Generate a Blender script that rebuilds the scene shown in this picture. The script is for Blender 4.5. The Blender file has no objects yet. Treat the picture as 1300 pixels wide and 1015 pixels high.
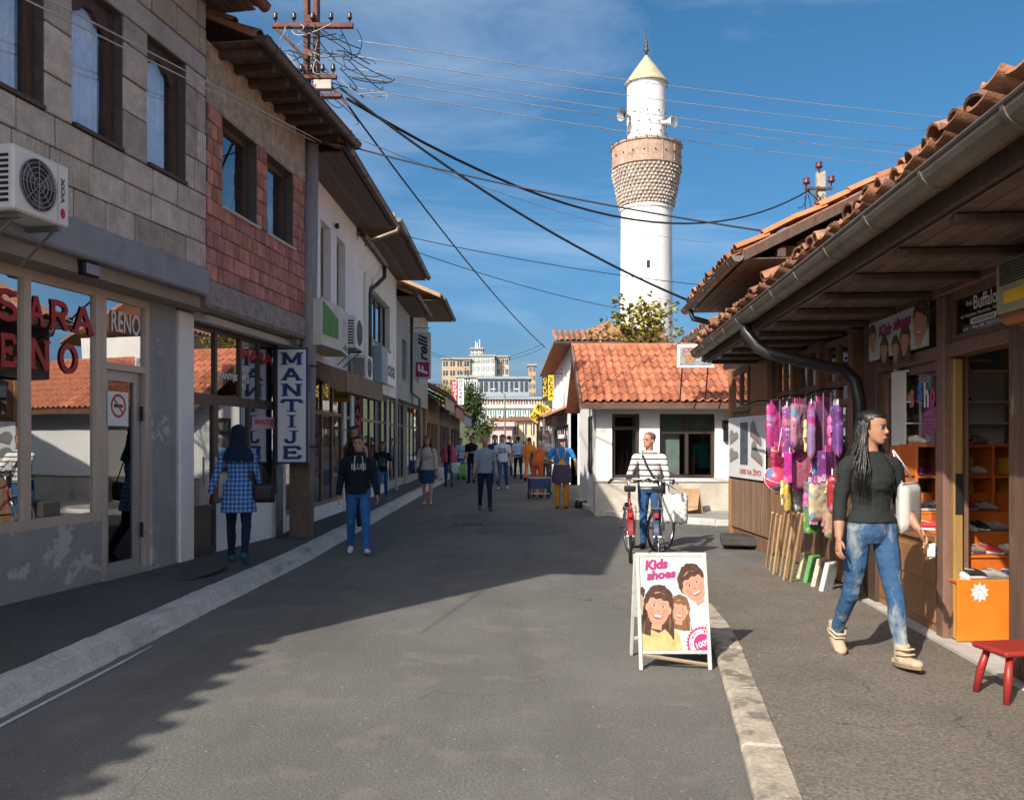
import bpy, bmesh, math, random
import numpy as np
from mathutils import Vector, Matrix, kdtree, noise
random.seed(7)
scene = bpy.context.scene
COL = scene.collection
R = math.radians
# ---------------------------------------------------------------- camera
F, H, HX, HY = 1100.0, 1.53, 650.0, 561.0      # focal length in photo pixels, eye height, vanishing centre
cd = bpy.data.cameras.new('camera'); cam = bpy.data.objects.new('camera', cd); COL.objects.link(cam)
cam.location = (0, 0, H); cam.rotation_euler = (R(90), 0, 0)
cd.sensor_width = 36; cd.lens = 36 * F / 1300; cd.shift_y = (HY - 507.5) / 1300
cd.clip_start = .05; cd.clip_end = 5000
scene.camera = cam
# ---------------------------------------------------------------- sky and sun
SUN_EL = R(36); SUND = Vector((.57, .82, 0)).normalized()      # direction in which the shadows fall
w = bpy.data.worlds.new('World'); scene.world = w; w.use_nodes = True
nt = w.node_tree; nt.nodes.clear()
out = nt.nodes.new('ShaderNodeOutputWorld'); bg = nt.nodes.new('ShaderNodeBackground')
sky = nt.nodes.new('ShaderNodeTexSky'); sky.sky_type = 'NISHITA'; sky.sun_disc = False
sky.sun_elevation = SUN_EL; sky.sun_rotation = math.atan2(-SUND.x, -SUND.y)
sky.air_density = .65; sky.dust_density = 4.5; sky.ozone_density = 4.5
bg.inputs['Strength'].default_value = .072
tc = nt.nodes.new('ShaderNodeTexCoord'); mp = nt.nodes.new('ShaderNodeMapping')
mp.inputs['Scale'].default_value = (1.1, 2.2, 6.5); mp.inputs['Rotation'].default_value = (.12, -.22, .5)
cn = nt.nodes.new('ShaderNodeTexNoise'); cn.inputs['Scale'].default_value = 1.5; cn.inputs['Detail'].default_value = 9
cn.inputs['Roughness'].default_value = .6; cn.inputs['Distortion'].default_value = .9
cr = nt.nodes.new('ShaderNodeValToRGB')
cr.color_ramp.elements[0].position = .47; cr.color_ramp.elements[0].color = (0, 0, 0, 1)
cr.color_ramp.elements[1].position = .95; cr.color_ramp.elements[1].color = (.4, .4, .4, 1)
mx = nt.nodes.new('ShaderNodeMixRGB'); mx.inputs[2].default_value = (5.2, 5.8, 6.8, 1)
L = nt.links.new
hs = nt.nodes.new('ShaderNodeHueSaturation'); hs.inputs['Saturation'].default_value = 1.22
hs.inputs['Hue'].default_value = .484
L(tc.outputs['Generated'], mp.inputs[0]); L(mp.outputs[0], cn.inputs['Vector']); L(cn.outputs['Fac'], cr.inputs[0])
L(sky.outputs[0], hs.inputs['Color']); L(cr.outputs[0], mx.inputs[0]); L(hs.outputs[0], mx.inputs[1]); L(mx.outputs[0], bg.inputs[0]); L(bg.outputs[0], out.inputs[0])
sd = bpy.data.lights.new('sun', 'SUN'); sd.energy = 2.4; sd.angle = R(.53); sd.color = (1, .93, .82)
sun = bpy.data.objects.new('sun', sd); COL.objects.link(sun); sun.location = (-20, -30, 40)
sdir = Vector((SUND.x * math.cos(SUN_EL), SUND.y * math.cos(SUN_EL), -math.sin(SUN_EL)))
sun.rotation_euler = sdir.to_track_quat('-Z', 'Y').to_euler()
vs = scene.view_settings; vs.view_transform = 'Standard'; vs.look = 'None'; vs.exposure = 1.38; vs.gamma = 1
vs.use_curve_mapping = False
scene.render.engine = 'CYCLES'
scene.cycles.max_bounces = 8; scene.cycles.transparent_max_bounces = 12
# ---------------------------------------------------------------- pixel helpers (a pixel is only a direction)
def at(px, py, Y): return Vector(((px - HX) / F * Y, Y, H + (HY - py) / F * Y))
def gnd(px, py, z=0.0):
    Y = F * (H - z) / (py - HY); return Vector(((px - HX) / F * Y, Y, z))
class Fac:
    """a facade: origin on the ground, x along the wall (to the right when facing it), y into the building"""
    def __init__(s, X, Y, dx, dy):
        n = math.hypot(dx, dy); s.o = Vector((X, Y)); s.d = Vector((dx / n, dy / n)); s.n = Vector((-s.d.y, s.d.x))
        s.rz = math.atan2(s.d.y, s.d.x)
    def uy(s, px, off=0.0):
        k = (px - HX) / F; o = s.o + s.n * off
        # o + d*u = t*(k,1)
        u = (k * o.y - o.x) / (s.d.x - k * s.d.y); return u, o.y + s.d.y * u
    def u(s, px, off=0.0): return s.uy(px, off)[0]
    def uz(s, px, py, off=0.0):
        u, Y = s.uy(px, off); return u, H + (HY - py) / F * Y
    def world(s, u, y=0.0, z=0.0):
        p = s.o + s.d * u + s.n * y; return Vector((p.x, p.y, z))
# ---------------------------------------------------------------- materials
def srgb(r, g, b):
    f = lambda c: (c / 255 / 12.92) if c <= 10 else ((c / 255 + .055) / 1.055) ** 2.4
    return (f(r), f(g), f(b))
MATS = {}
def pmat(name, col, rough=.8, var=.18, scale=5, bump=.15, bscale=90, rnd=0.0, metal=0.0, spots=None, coords='world', stretch=None, spec=.4, fine=.0):
    if name in MATS: return MATS[name]
    m = bpy.data.materials.new(name); m.use_nodes = True; n = m.node_tree.nodes; l = m.node_tree.links.new
    b = n['Principled BSDF']; b.inputs['Roughness'].default_value = rough; b.inputs['Metallic'].default_value = metal
    b.inputs['Specular IOR Level'].default_value = spec
    if coords == 'world': co = n.new('ShaderNodeNewGeometry').outputs['Position']
    else: co = n.new('ShaderNodeTexCoord').outputs['Object']
    if stretch:
        mpn = n.new('ShaderNodeMapping'); mpn.inputs['Scale'].default_value = stretch; l(co, mpn.inputs[0]); co2 = mpn.outputs[0]
    else: co2 = co
    ns = n.new('ShaderNodeTexNoise'); ns.inputs['Scale'].default_value = scale; ns.inputs['Detail'].default_value = 7; ns.inputs['Roughness'].default_value = .62
    l(co2, ns.inputs['Vector'])
    rmp = n.new('ShaderNodeMapRange'); rmp.inputs[1].default_value = .28; rmp.inputs[2].default_value = .72
    rmp.inputs[3].default_value = 1 - var; rmp.inputs[4].default_value = 1 + var
    l(ns.outputs['Fac'], rmp.inputs[0]); val = rmp.outputs[0]
    if rnd:
        oi = n.new('ShaderNodeObjectInfo'); r2 = n.new('ShaderNodeMapRange'); r2.inputs[3].default_value = 1 - rnd; r2.inputs[4].default_value = 1 + rnd
        l(oi.outputs['Random'], r2.inputs[0]); mu = n.new('ShaderNodeMath'); mu.operation = 'MULTIPLY'
        l(val, mu.inputs[0]); l(r2.outputs[0], mu.inputs[1]); val = mu.outputs[0]
    if fine:
        fn = n.new('ShaderNodeTexNoise'); fn.inputs['Scale'].default_value = bscale; fn.inputs['Detail'].default_value = 3; l(co, fn.inputs['Vector'])
        r3 = n.new('ShaderNodeMapRange'); r3.inputs[1].default_value = .25; r3.inputs[2].default_value = .75; r3.inputs[3].default_value = 1 - fine; r3.inputs[4].default_value = 1 + fine
        l(fn.outputs['Fac'], r3.inputs[0]); mu = n.new('ShaderNodeMath'); mu.operation = 'MULTIPLY'
        l(val, mu.inputs[0]); l(r3.outputs[0], mu.inputs[1]); val = mu.outputs[0]
    mc = n.new('ShaderNodeMixRGB'); mc.blend_type = 'MULTIPLY'; mc.inputs[0].default_value = 1; mc.inputs[1].default_value = (*col, 1)
    l(val, mc.inputs[2]); colout = mc.outputs[0]
    for sp in (spots or []):           # (colour, scale, threshold, softness, amount[, stretch])
        s2 = n.new('ShaderNodeTexNoise'); s2.inputs['Scale'].default_value = sp[1]; s2.inputs['Detail'].default_value = 6; s2.inputs['Roughness'].default_value = .65
        if len(sp) > 5:
            m3 = n.new('ShaderNodeMapping'); m3.inputs['Scale'].default_value = sp[5]; l(co, m3.inputs[0]); l(m3.outputs[0], s2.inputs['Vector'])
        else: l(co, s2.inputs['Vector'])
        r4 = n.new('ShaderNodeMapRange'); r4.inputs[1].default_value = sp[2]; r4.inputs[2].default_value = sp[2] + sp[3]; r4.inputs[4].default_value = sp[4]
        l(s2.outputs['Fac'], r4.inputs[0]); mm = n.new('ShaderNodeMixRGB'); mm.inputs[2].default_value = (*sp[0], 1)
        l(r4.outputs[0], mm.inputs[0]); l(colout, mm.inputs[1]); colout = mm.outputs[0]
    l(colout, b.inputs['Base Color'])
    if bump:
        bn = n.new('ShaderNodeTexNoise'); bn.inputs['Scale'].default_value = bscale; bn.inputs['Detail'].default_value = 5
        l(co2 if stretch else co, bn.inputs['Vector']); bu = n.new('ShaderNodeBump'); bu.inputs['Strength'].default_value = bump; bu.inputs['Distance'].default_value = .01
        l(bn.outputs['Fac'], bu.inputs['Height']); l(bu.outputs[0], b.inputs['Normal'])
    MATS[name] = m; return m
def flat(name, col, rough=.6, metal=0.0, spec=.4): return pmat(name, col, rough, .06, 12, 0, metal=metal, spec=spec)
def glass(name, tint=(.8, .85, .85), ior=1.9, rough=.0, coat=0.0):
    if name in MATS: return MATS[name]
    m = bpy.data.materials.new(name); m.use_nodes = True; n = m.node_tree.nodes; l = m.node_tree.links.new
    n.remove(n['Principled BSDF']); o = n['Material Output']
    t = n.new('ShaderNodeBsdfTransparent'); t.inputs[0].default_value = (*tint, 1)
    g = n.new('ShaderNodeBsdfGlossy'); g.inputs['Roughness'].default_value = rough; g.inputs[0].default_value = (.95, .97, 1, 1)
    fr = n.new('ShaderNodeFresnel'); fr.inputs[0].default_value = ior; mi = n.new('ShaderNodeMixShader')
    nz = n.new('ShaderNodeTexNoise'); nz.inputs['Scale'].default_value = 1.3; bu = n.new('ShaderNodeBump'); bu.inputs['Strength'].default_value = .012; bu.inputs['Distance'].default_value = .05
    ge = n.new('ShaderNodeNewGeometry'); l(ge.outputs['Position'], nz.inputs['Vector']); l(nz.outputs['Fac'], bu.inputs['Height']); l(bu.outputs[0], g.inputs['Normal'])
    c1 = n.new('ShaderNodeMath'); c1.operation = 'ADD'; c1.inputs[1].default_value = coat; l(fr.outputs[0], c1.inputs[0])
    c2 = n.new('ShaderNodeMath'); c2.operation = 'SUBTRACT'; c2.inputs[0].default_value = 1; l(ge.outputs['Backfacing'], c2.inputs[1])
    c3 = n.new('ShaderNodeMath'); c3.operation = 'MULTIPLY'; c3.use_clamp = True; l(c1.outputs[0], c3.inputs[0]); l(c2.outputs[0], c3.inputs[1])
    l(c3.outputs[0], mi.inputs[0]); l(t.outputs[0], mi.inputs[1]); l(g.outputs[0], mi.inputs[2]); l(mi.outputs[0], o.inputs[0])
    MATS[name] = m; return m
# ---------------------------------------------------------------- mesh builder
class MB:
    def __init__(s): s.v = []; s.f = []; s.m = []
    def add(s, vs, fs, mi=0, mat=None):
        b = len(s.v)
        s.v += [tuple(mat @ Vector(p)) if mat else tuple(p) for p in vs]
        s.f += [tuple(i + b for i in f) for f in fs]; s.m += [mi] * len(fs); return s
    def box(s, x0, x1, y0, y1, z0, z1, mi=0, mat=None):
        if x0 > x1: x0, x1 = x1, x0
        if y0 > y1: y0, y1 = y1, y0
        if z0 > z1: z0, z1 = z1, z0
        vs = [(x, y, z) for z in (z0, z1) for y in (y0, y1) for x in (x0, x1)]
        return s.add(vs, [(0, 2, 3, 1), (4, 5, 7, 6), (0, 1, 5, 4), (1, 3, 7, 5), (3, 2, 6, 7), (2, 0, 4, 6)], mi, mat)
    def cbox(s, x0, x1, y0, y1, z0, z1, b=.01, mi=0, mat=None):
        if x0 > x1: x0, x1 = x1, x0
        if y0 > y1: y0, y1 = y1, y0
        if z0 > z1: z0, z1 = z1, z0
        b = min(b, (x1 - x0) * .45, (y1 - y0) * .45, (z1 - z0) * .45)
        vs = []; idx = {}
        for ix in (0, 1):
            for iy in (0, 1):
                for iz in (0, 1):
                    X = (x0, x1)[ix]; Y = (y0, y1)[iy]; Z = (z0, z1)[iz]
                    Xi = (x0 + b, x1 - b)[ix]; Yi = (y0 + b, y1 - b)[iy]; Zi = (z0 + b, z1 - b)[iz]
                    for a, p in enumerate(((X, Yi, Zi), (Xi, Y, Zi), (Xi, Yi, Z))):
                        idx[(ix, iy, iz, a)] = len(vs); vs.append(p)
        g = lambda ix, iy, iz, a: idx[(ix, iy, iz, a)]
        fs = []
        for k in (0, 1):
            q = [g(k, 0, 0, 0), g(k, 1, 0, 0), g(k, 1, 1, 0), g(k, 0, 1, 0)]; fs.append(q if k else q[::-1])
            q = [g(0, k, 0, 1), g(0, k, 1, 1), g(1, k, 1, 1), g(1, k, 0, 1)]; fs.append(q if k else q[::-1])
            q = [g(0, 0, k, 2), g(1, 0, k, 2), g(1, 1, k, 2), g(0, 1, k, 2)]; fs.append(q if k else q[::-1])
        for i in (0, 1):
            for j in (0, 1):
                fs.append([g(i, j, 0, 0), g(i, j, 1, 0), g(i, j, 1, 1), g(i, j, 0, 1)] if (i ^ j) else [g(i, j, 0, 1), g(i, j, 1, 1), g(i, j, 1, 0), g(i, j, 0, 0)])
                fs.append([g(i, 0, j, 2), g(i, 1, j, 2), g(i, 1, j, 0), g(i, 0, j, 0)] if (i ^ j) else [g(i, 0, j, 0), g(i, 1, j, 0), g(i, 1, j, 2), g(i, 0, j, 2)])
                fs.append([g(0, i, j, 1), g(1, i, j, 1), g(1, i, j, 2), g(0, i, j, 2)] if (i ^ j) else [g(0, i, j, 2), g(1, i, j, 2), g(1, i, j, 1), g(0, i, j, 1)])
        for i in (0, 1):
            for j in (0, 1):
                for k in (0, 1):
                    t = [g(i, j, k, 0), g(i, j, k, 1), g(i, j, k, 2)]
                    fs.append(t if (i + j + k) % 2 else t[::-1])
        return s.add(vs, fs, mi, mat)
    def prism(s, poly, d0, d1, axis='y', mi=0, mat=None):
        """polygon in the plane across axis: y -> (x,z), x -> (y,z), z -> (x,y)"""
        def P(a, b, d):
            return (a, d, b) if axis == 'y' else ((d, a, b) if axis == 'x' else (a, b, d))
        n = len(poly); vs = [P(a, b, d0) for a, b in poly] + [P(a, b, d1) for a, b in poly]
        fs = [tuple(range(n)), tuple(range(2 * n - 1, n - 1, -1))] + [(i, i + n, (i + 1) % n + n, (i + 1) % n) for i in range(n)]
        return s.add(vs, fs, mi, mat)
    def sheet(s, poly, y, mi=0, mat=None):      # flat polygon in (x,z) facing -y
        return s.add([(a, y, b) for a, b in poly], [tuple(range(len(poly)))], mi, mat)
    def tube(s, pts, r, n=8, mi=0, cap=True, mat=None, flatk=None):
        pts = [Vector(p) for p in pts]; rs = r if isinstance(r, (list, tuple)) else [r] * len(pts)
        vs = []; up = None
        for i, p in enumerate(pts):
            d = (pts[min(i + 1, len(pts) - 1)] - pts[max(i - 1, 0)])
            if d.length < 1e-9: d = Vector((0, 0, 1))
            d.normalize()
            if up is None:
                up = Vector((0, 0, 1)) if abs(d.z) < .9 else Vector((0, 1, 0))
            a = d.cross(up)
            if a.length < 1e-6: a = d.orthogonal()
            a.normalize(); b = a.cross(d).normalized(); up = b
            for k in range(n):
                t = 2 * math.pi * k / n; vs.append(p + a * math.cos(t) * rs[i] + b * math.sin(t) * rs[i] * (flatk or 1))
        fs = []
        for i in range(len(pts) - 1):
            for k in range(n):
                fs.append((i * n + k, i * n + (k + 1) % n, (i + 1) * n + (k + 1) % n, (i + 1) * n + k))
        if cap: fs += [tuple(range(n - 1, -1, -1)), tuple(range((len(pts) - 1) * n, len(pts) * n))]
        return s.add(vs, fs, mi, mat)
    def ring(s, c, axis, Rr, r, n=32, k=6, mi=0):
        a = Vector(axis).normalized(); u = a.orthogonal().normalized(); v = a.cross(u); c = Vector(c); vs = []; fs = []
        for i in range(n):
            t = 2 * math.pi * i / n; d = u * math.cos(t) + v * math.sin(t)
            for j in range(k):
                q = 2 * math.pi * j / k; vs.append(c + d * (Rr + r * math.cos(q)) + a * r * math.sin(q))
        for i in range(n):
            for j in range(k): fs.append((i * k + j, ((i + 1) % n) * k + j, ((i + 1) % n) * k + (j + 1) % k, i * k + (j + 1) % k))
        return s.add(vs, fs, mi)
    def lathe(s, prof, n=32, c=(0, 0, 0), mi=0, mat=None):
        vs = []; fs = []
        for r, z in prof:
            for k in range(n):
                t = 2 * math.pi * k / n; vs.append((c[0] + r * math.cos(t), c[1] + r * math.sin(t), c[2] + z))
        for i in range(len(prof) - 1):
            for k in range(n): fs.append((i * n + k, i * n + (k + 1) % n, (i + 1) * n + (k + 1) % n, (i + 1) * n + k))
        fs.append(tuple(range(n - 1, -1, -1))); fs.append(tuple(range((len(prof) - 1) * n, len(prof) * n)))
        return s.add(vs, fs, mi, mat)
    def ball(s, c, rx, ry=None, rz=None, n=10, k=7, mi=0, mat=None):
        ry = ry or rx; rz = rz or rx; vs = [(c[0], c[1], c[2] - rz)]; fs = []
        for j in range(1, k):
            a = math.pi * j / k - math.pi / 2
            for i in range(n):
                t = 2 * math.pi * i / n; vs.append((c[0] + rx * math.cos(a) * math.cos(t), c[1] + ry * math.cos(a) * math.sin(t), c[2] + rz * math.sin(a)))
        vs.append((c[0], c[1], c[2] + rz)); top = len(vs) - 1
        for i in range(n):
            fs.append((0, 1 + (i + 1) % n, 1 + i)); fs.append((top, 1 + (k - 2) * n + i, 1 + (k - 2) * n + (i + 1) % n))
        for j in range(k - 2):
            for i in range(n):
                fs.append((1 + j * n + i, 1 + j * n + (i + 1) % n, 1 + (j + 1) * n + (i + 1) % n, 1 + (j + 1) * n + i))
        return s.add(vs, fs, mi, mat)
    def ellipse(s, cx, cz, rx, rz, y, n=20, mi=0, rot=0.0, a0=0.0, a1=2 * math.pi):
        c, q = math.cos(rot), math.sin(rot); p = []
        for i in range(n + (0 if a1 - a0 > 6.28 else 1)):
            t = a0 + (a1 - a0) * i / n; a, b = rx * math.cos(t), rz * math.sin(t); p.append((cx + a * c - b * q, cz + a * q + b * c))
        return s.sheet(p, y, mi)
    def wall(s, u0, u1, z0, z1, holes, y0, y1, mi=0):
        """wall slab with rectangular openings (u0,u1,z0,z1), reveals included"""
        us = sorted({u0, u1, *[min(max(h[i], u0), u1) for h in holes for i in (0, 1)]})
        zs = sorted({z0, z1, *[min(max(h[i], z0), z1) for h in holes for i in (2, 3)]})
        solid = lambda i, j: 0 <= i < len(us) - 1 and 0 <= j < len(zs) - 1 and not any(h[0] < (us[i] + us[i + 1]) / 2 < h[1] and h[2] < (zs[j] + zs[j + 1]) / 2 < h[3] for h in holes)
        for i in range(len(us) - 1):
            for j in range(len(zs) - 1):
                if not solid(i, j): continue
                a, b, c, d = us[i], us[i + 1], zs[j], zs[j + 1]
                s.add([(a, y0, c), (b, y0, c), (b, y0, d), (a, y0, d)], [(0, 1, 2, 3)], mi)
                s.add([(a, y1, c), (b, y1, c), (b, y1, d), (a, y1, d)], [(3, 2, 1, 0)], mi)
                if not solid(i - 1, j): s.add([(a, y0, c), (a, y0, d), (a, y1, d), (a, y1, c)], [(0, 1, 2, 3)], mi)
                if not solid(i + 1, j): s.add([(b, y0, c), (b, y0, d), (b, y1, d), (b, y1, c)], [(3, 2, 1, 0)], mi)
                if not solid(i, j - 1): s.add([(a, y0, c), (b, y0, c), (b, y1, c), (a, y1, c)], [(3, 2, 1, 0)], mi)
                if not solid(i, j + 1): s.add([(a, y0, d), (b, y0, d), (b, y1, d), (a, y1, d)], [(0, 1, 2, 3)], mi)
        return s
    def mesh(s, name, mats, smooth=False):
        me = bpy.data.meshes.new(name); me.from_pydata(s.v, [], s.f)
        for m in (mats if isinstance(mats, (list, tuple)) else [mats]): me.materials.append(m)
        if len(me.materials) > 1: me.polygons.foreach_set('material_index', s.m)
        if smooth: me.polygons.foreach_set('use_smooth', [True] * len(me.polygons))
        me.update(); return me
    def build(s, name, mats, parent=None, smooth=False, loc=(0, 0, 0), rot=(0, 0, 0)):
        return link(name, s.mesh(name, mats, smooth), parent, loc, rot)
def link(name, me, parent=None, loc=(0, 0, 0), rot=(0, 0, 0), scale=None):
    o = bpy.data.objects.new(name, me); COL.objects.link(o); o.parent = parent; o.location = loc; o.rotation_euler = rot
    if scale: o.scale = scale
    return o
def tag(o, label=None, cat=None, group=None, kind=None):
    for k, v in (('label', label), ('category', cat), ('group', group), ('kind', kind)):
        if v: o[k] = v
    return o
def thing(name, label, cat, loc=(0, 0, 0), rz=0.0, group=None):
    o = bpy.data.objects.new(name, None); COL.objects.link(o); o.location = loc; o.rotation_euler = (0, 0, rz); o.empty_display_size = .1
    return tag(o, label, cat, group)
def wmesh(o):       # smooth shading with sharp edges kept
    me = o.data
    me.polygons.foreach_set('use_smooth', [True] * len(me.polygons)); me.set_sharp_from_angle(angle=R(35)); return o
# ---------------------------------------------------------------- lettering
def text_data(s, bold=0.0, shear=0.0):
    cu = bpy.data.curves.new('txt', 'FONT'); cu.body = s; cu.size = 1; cu.offset = bold; cu.shear = shear; cu.resolution_u = 3
    ob = bpy.data.objects.new('txt', cu); me = bpy.data.meshes.new_from_object(ob)
    v = np.array([p.co[:2] for p in me.vertices]); f = [tuple(p.vertices) for p in me.polygons]
    bpy.data.objects.remove(ob); bpy.data.meshes.remove(me); bpy.data.curves.remove(cu)
    mn = v.min(0); mxx = v.max(0); return (v - mn) / (mxx - mn), f
def lettering(mb, s, u0, u1, z0, z1, y, mi=0, bold=.01, shear=0.0, rot=0.0, vertical=False):
    """text stretched into the box u0..u1, z0..z1 on the plane y, facing -y; rot turns it by quarter turns"""
    if vertical:
        n = len(s); h = (z1 - z0) / n
        for i, c in enumerate(s):
            if c != ' ': lettering(mb, c, u0, u1, z1 - (i + .88) * h, z1 - (i + .1) * h, y, mi, bold, shear)
        return mb
    v, f = text_data(s, bold, shear)
    if rot: v = np.stack([1 - v[:, 1], v[:, 0]], 1)
    vs = [(u0 + (u1 - u0) * a, y, z0 + (z1 - z0) * b) for a, b in v]
    return mb.add(vs, f, mi)
def stroke(mb, pts, w, y, mi=0, xf=lambda p: p):
    for i in range(len(pts) - 1):
        a = Vector(pts[i]); b = Vector(pts[i + 1]); d = (b - a)
        if d.length < 1e-9: continue
        d.normalize(); n = Vector((-d.y, d.x)) * w / 2; a2 = a - d * w * .12 * (i > 0); b2 = b + d * w * .12 * (i < len(pts) - 2)
        mb.sheet([xf(q) for q in (a2 - n, b2 - n, b2 + n, a2 + n)], y - .00015 * (i % 2), mi)
def arc(cx, cy, rx, ry, a0, a1, n=14):
    return [(cx + rx * math.cos(R(a0 + (a1 - a0) * i / n)), cy + ry * math.sin(R(a0 + (a1 - a0) * i / n))) for i in range(n + 1)]
SER = {   # slab serif capitals in a unit box: (strokes, width), serifs as (x centre, y, half width)
    'M': ([[(.15, 0), (.15, 1)], [(.15, 1), (.5, .15)], [(.5, .15), (.85, 1)], [(.85, 1), (.85, 0)]], [(.15, .04, .17), (.85, .04, .17), (.1, .96, .14), (.9, .96, .14)]),
    'A': ([[(.12, 0), (.46, 1)], [(.46, 1), (.85, 0)], [(.27, .36), (.7, .36)]], [(.12, .04, .16), (.85, .04, .17)]),
    'N': ([[(.18, 0), (.18, 1)], [(.18, 1), (.82, 0)], [(.82, 0), (.82, 1)]], [(.18, .04, .17), (.12, .96, .14), (.82, .96, .17)]),
    'T': ([[(.5, 0), (.5, 1)], [(.05, .93), (.95, .93)], [(.08, .93), (.06, .7)], [(.92, .93), (.94, .7)]], [(.5, .04, .22)]),
    'I': ([[(.5, 0), (.5, 1)]], [(.5, .04, .24), (.5, .96, .24)]),
    'J': ([[(.62, 1), (.62, .25)], arc(.4, .25, .22, .2, 0, -180), [(.18, .25), (.2, .34)]], [(.62, .96, .24)]),
    'E': ([[(.22, 0), (.22, 1)], [(.1, .06), (.88, .06)], [(.1, .94), (.86, .94)], [(.22, .5), (.62, .5)], [(.84, .06), (.9, .3)], [(.82, .94), (.86, .72)], [(.62, .36), (.62, .64)]], []),
    'S': ([arc(.5, .74, .33, .2, 20, 200, 16), arc(.5, .74, .33, .22, 200, 270, 6), arc(.5, .28, .36, .24, 90, 0, 6), arc(.5, .28, .36, .23, 0, -160, 16), [(.84, .8), (.84, 1)], [(.15, .22), (.15, 0)]], []),
    'R': ([[(.2, 0), (.2, 1)], [(.08, .94), (.52, .94)], arc(.52, .73, .3, .21, 90, -90), [(.52, .52), (.2, .52)], [(.5, .52), (.85, .04)]], [(.2, .04, .17), (.88, .04, .12)]),
    'O': ([arc(.5, .5, .36, .44, 0, 360, 28)], []),
}
def serif_letter(mb, c, u0, u1, z0, z1, y, mi=0, w=.17):
    st, se = SER[c]; sx, sz = u1 - u0, z1 - z0
    xf = lambda p: (u0 + p[0] * sx, z0 + p[1] * sz)
    for k, s in enumerate(st): stroke(mb, s, w, y - .0002 * (k % 4), mi, xf)
    for x, yy, h in se: mb.sheet([xf(q) for q in ((x - h, yy - .045), (x + h, yy - .045), (x + h, yy + .045), (x - h, yy + .045))], y - .0011, mi)
# ================================================================ materials used across the street
asphalt = pmat('asphalt', (.136, .13, .116), .92, .22, .5, .6, 66, fine=.36, spots=[((.1, .092, .08), .8, .48, .22, .8, (1.8, .3, 1)), ((.22, .2, .17), 2.2, .54, .15, .5), ((.52, .48, .4), 42, .655, .02, .9), ((.07, .065, .055), 55, .63, .03, .8), ((.4, .37, .3), 14, .69, .015, .7), ((.09, .083, .07), 3.2, .665, .01, .5, (2, .6, 1))])
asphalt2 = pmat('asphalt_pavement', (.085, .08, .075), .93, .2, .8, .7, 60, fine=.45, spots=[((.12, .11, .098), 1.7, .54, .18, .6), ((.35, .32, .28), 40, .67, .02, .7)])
asphalt3 = pmat('asphalt_brown', (.145, .125, .1), .93, .2, .9, .7, 60, fine=.5, spots=[((.07, .06, .05), 1.3, .55, .2, .6), ((.42, .37, .3), 44, .66, .02, .8), ((.07, .06, .05), 50, .64, .03, .7)])
kerbm = pmat('kerb_cement', (.5, .48, .44), .9, .2, 3, .5, 45, fine=.2, spots=[((.2, .19, .17), 2.2, .56, .12, .7, (1, .3, 3)), ((.12, .115, .105), 26, .63, .04, .7)])
kerbd = pmat('dirty_kerb', (.36, .31, .24), .92, .3, 7, .7, 40, fine=.2, spots=[((.12, .105, .085), 6, .52, .1, .8), ((.5, .46, .38), 9, .6, .08, .6)])
concrete = pmat('concrete', (.38, .355, .33), .9, .22, 2.5, .5, 45, fine=.12, spots=[((.12, .11, .1), 3, .6, .15, .5)])
blockm = pmat('concrete_block', (.47, .41, .35), .92, .25, 6, .8, 55, rnd=.26, fine=.14, spots=[((.25, .225, .2), 3.2, .56, .15, .6)])
mortar = pmat('mortar', (.1, .09, .082), .95, .25, 9, .7, 60)
brickm = pmat('hollow_brick', (.47, .21, .155), .9, .22, 9, .45, 80, rnd=.3, fine=.14, spots=[((.42, .35, .3), 4, .58, .1, .6), ((.2, .12, .11), 5, .56, .12, .7), ((.5, .25, .12), 7, .64, .08, .6)])
greypl = pmat('grey_plaster', (.3, .3, .305), .85, .15, 3, .3, 40, fine=.06, spots=[((.55, .53, .51), 2.6, .6, .03, .8), ((.09, .09, .09), 1.5, .58, .2, .4)])
greyfl = pmat('grey_paint', (.27, .285, .31), .75, .12, 3, .2, 40, spots=[((.11, .115, .12), 2, .55, .2, .5)])
whitepl = pmat('white_plaster', (.86, .85, .82), .9, .08, 1.6, .3, 30, fine=.04, spots=[((.4, .37, .33), 1.5, .6, .2, .45, (1, 1, .35)), ((.5, .48, .44), 5, .62, .15, .4)])
creampl = pmat('cream_plaster', (.8, .75, .66), .9, .1, 1.8, .3, 30, fine=.04, spots=[((.3, .27, .22), 1.4, .58, .2, .5, (1, 1, .3))])
brownw = pmat('dark_brown_wood', (.085, .05, .034), .6, .35, 3, .35, 30, stretch=(8, 8, 1), rnd=.15)
brownw_h = pmat('dark_brown_wood_boards', (.13, .09, .07), .65, .35, 3, .4, 30, stretch=(6, .5, 6), rnd=.25)
bronze = flat('bronze_frame', (.06, .042, .034), .45, .2)
alu = pmat('beige_aluminium', (.5, .43, .37), .45, .08, 5, 0, metal=.25)
alug = pmat('grey_aluminium', (.4, .4, .4), .4, .06, 5, 0, metal=.4)
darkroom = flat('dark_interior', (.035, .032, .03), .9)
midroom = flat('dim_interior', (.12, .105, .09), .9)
gl_shop = glass('shop_glass', (.7, .73, .72), 2.6, 0, .3)
gl_up = glass('upper_glass', (.95, .96, .98), 1.7, 0, .12)
gl_soft = glass('clear_glass', (.85, .88, .88), 1.5)
zinc = pmat('zinc_gutter', (.21, .18, .14), .5, .25, 3, .1, 40, metal=.55, spots=[((.1, .08, .065), 4, .56, .15, .6)])
zincd = pmat('dark_gutter', (.075, .066, .06), .5, .25, 3, .1, 40, metal=.4)
blackm = flat('black_rubber', (.012, .012, .012), .55)
steel = flat('steel', (.5, .5, .5), .3, .9)
whitep = pmat('white_enamel', (.75, .74, .7), .45, .06, 6, .03, 50)
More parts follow.
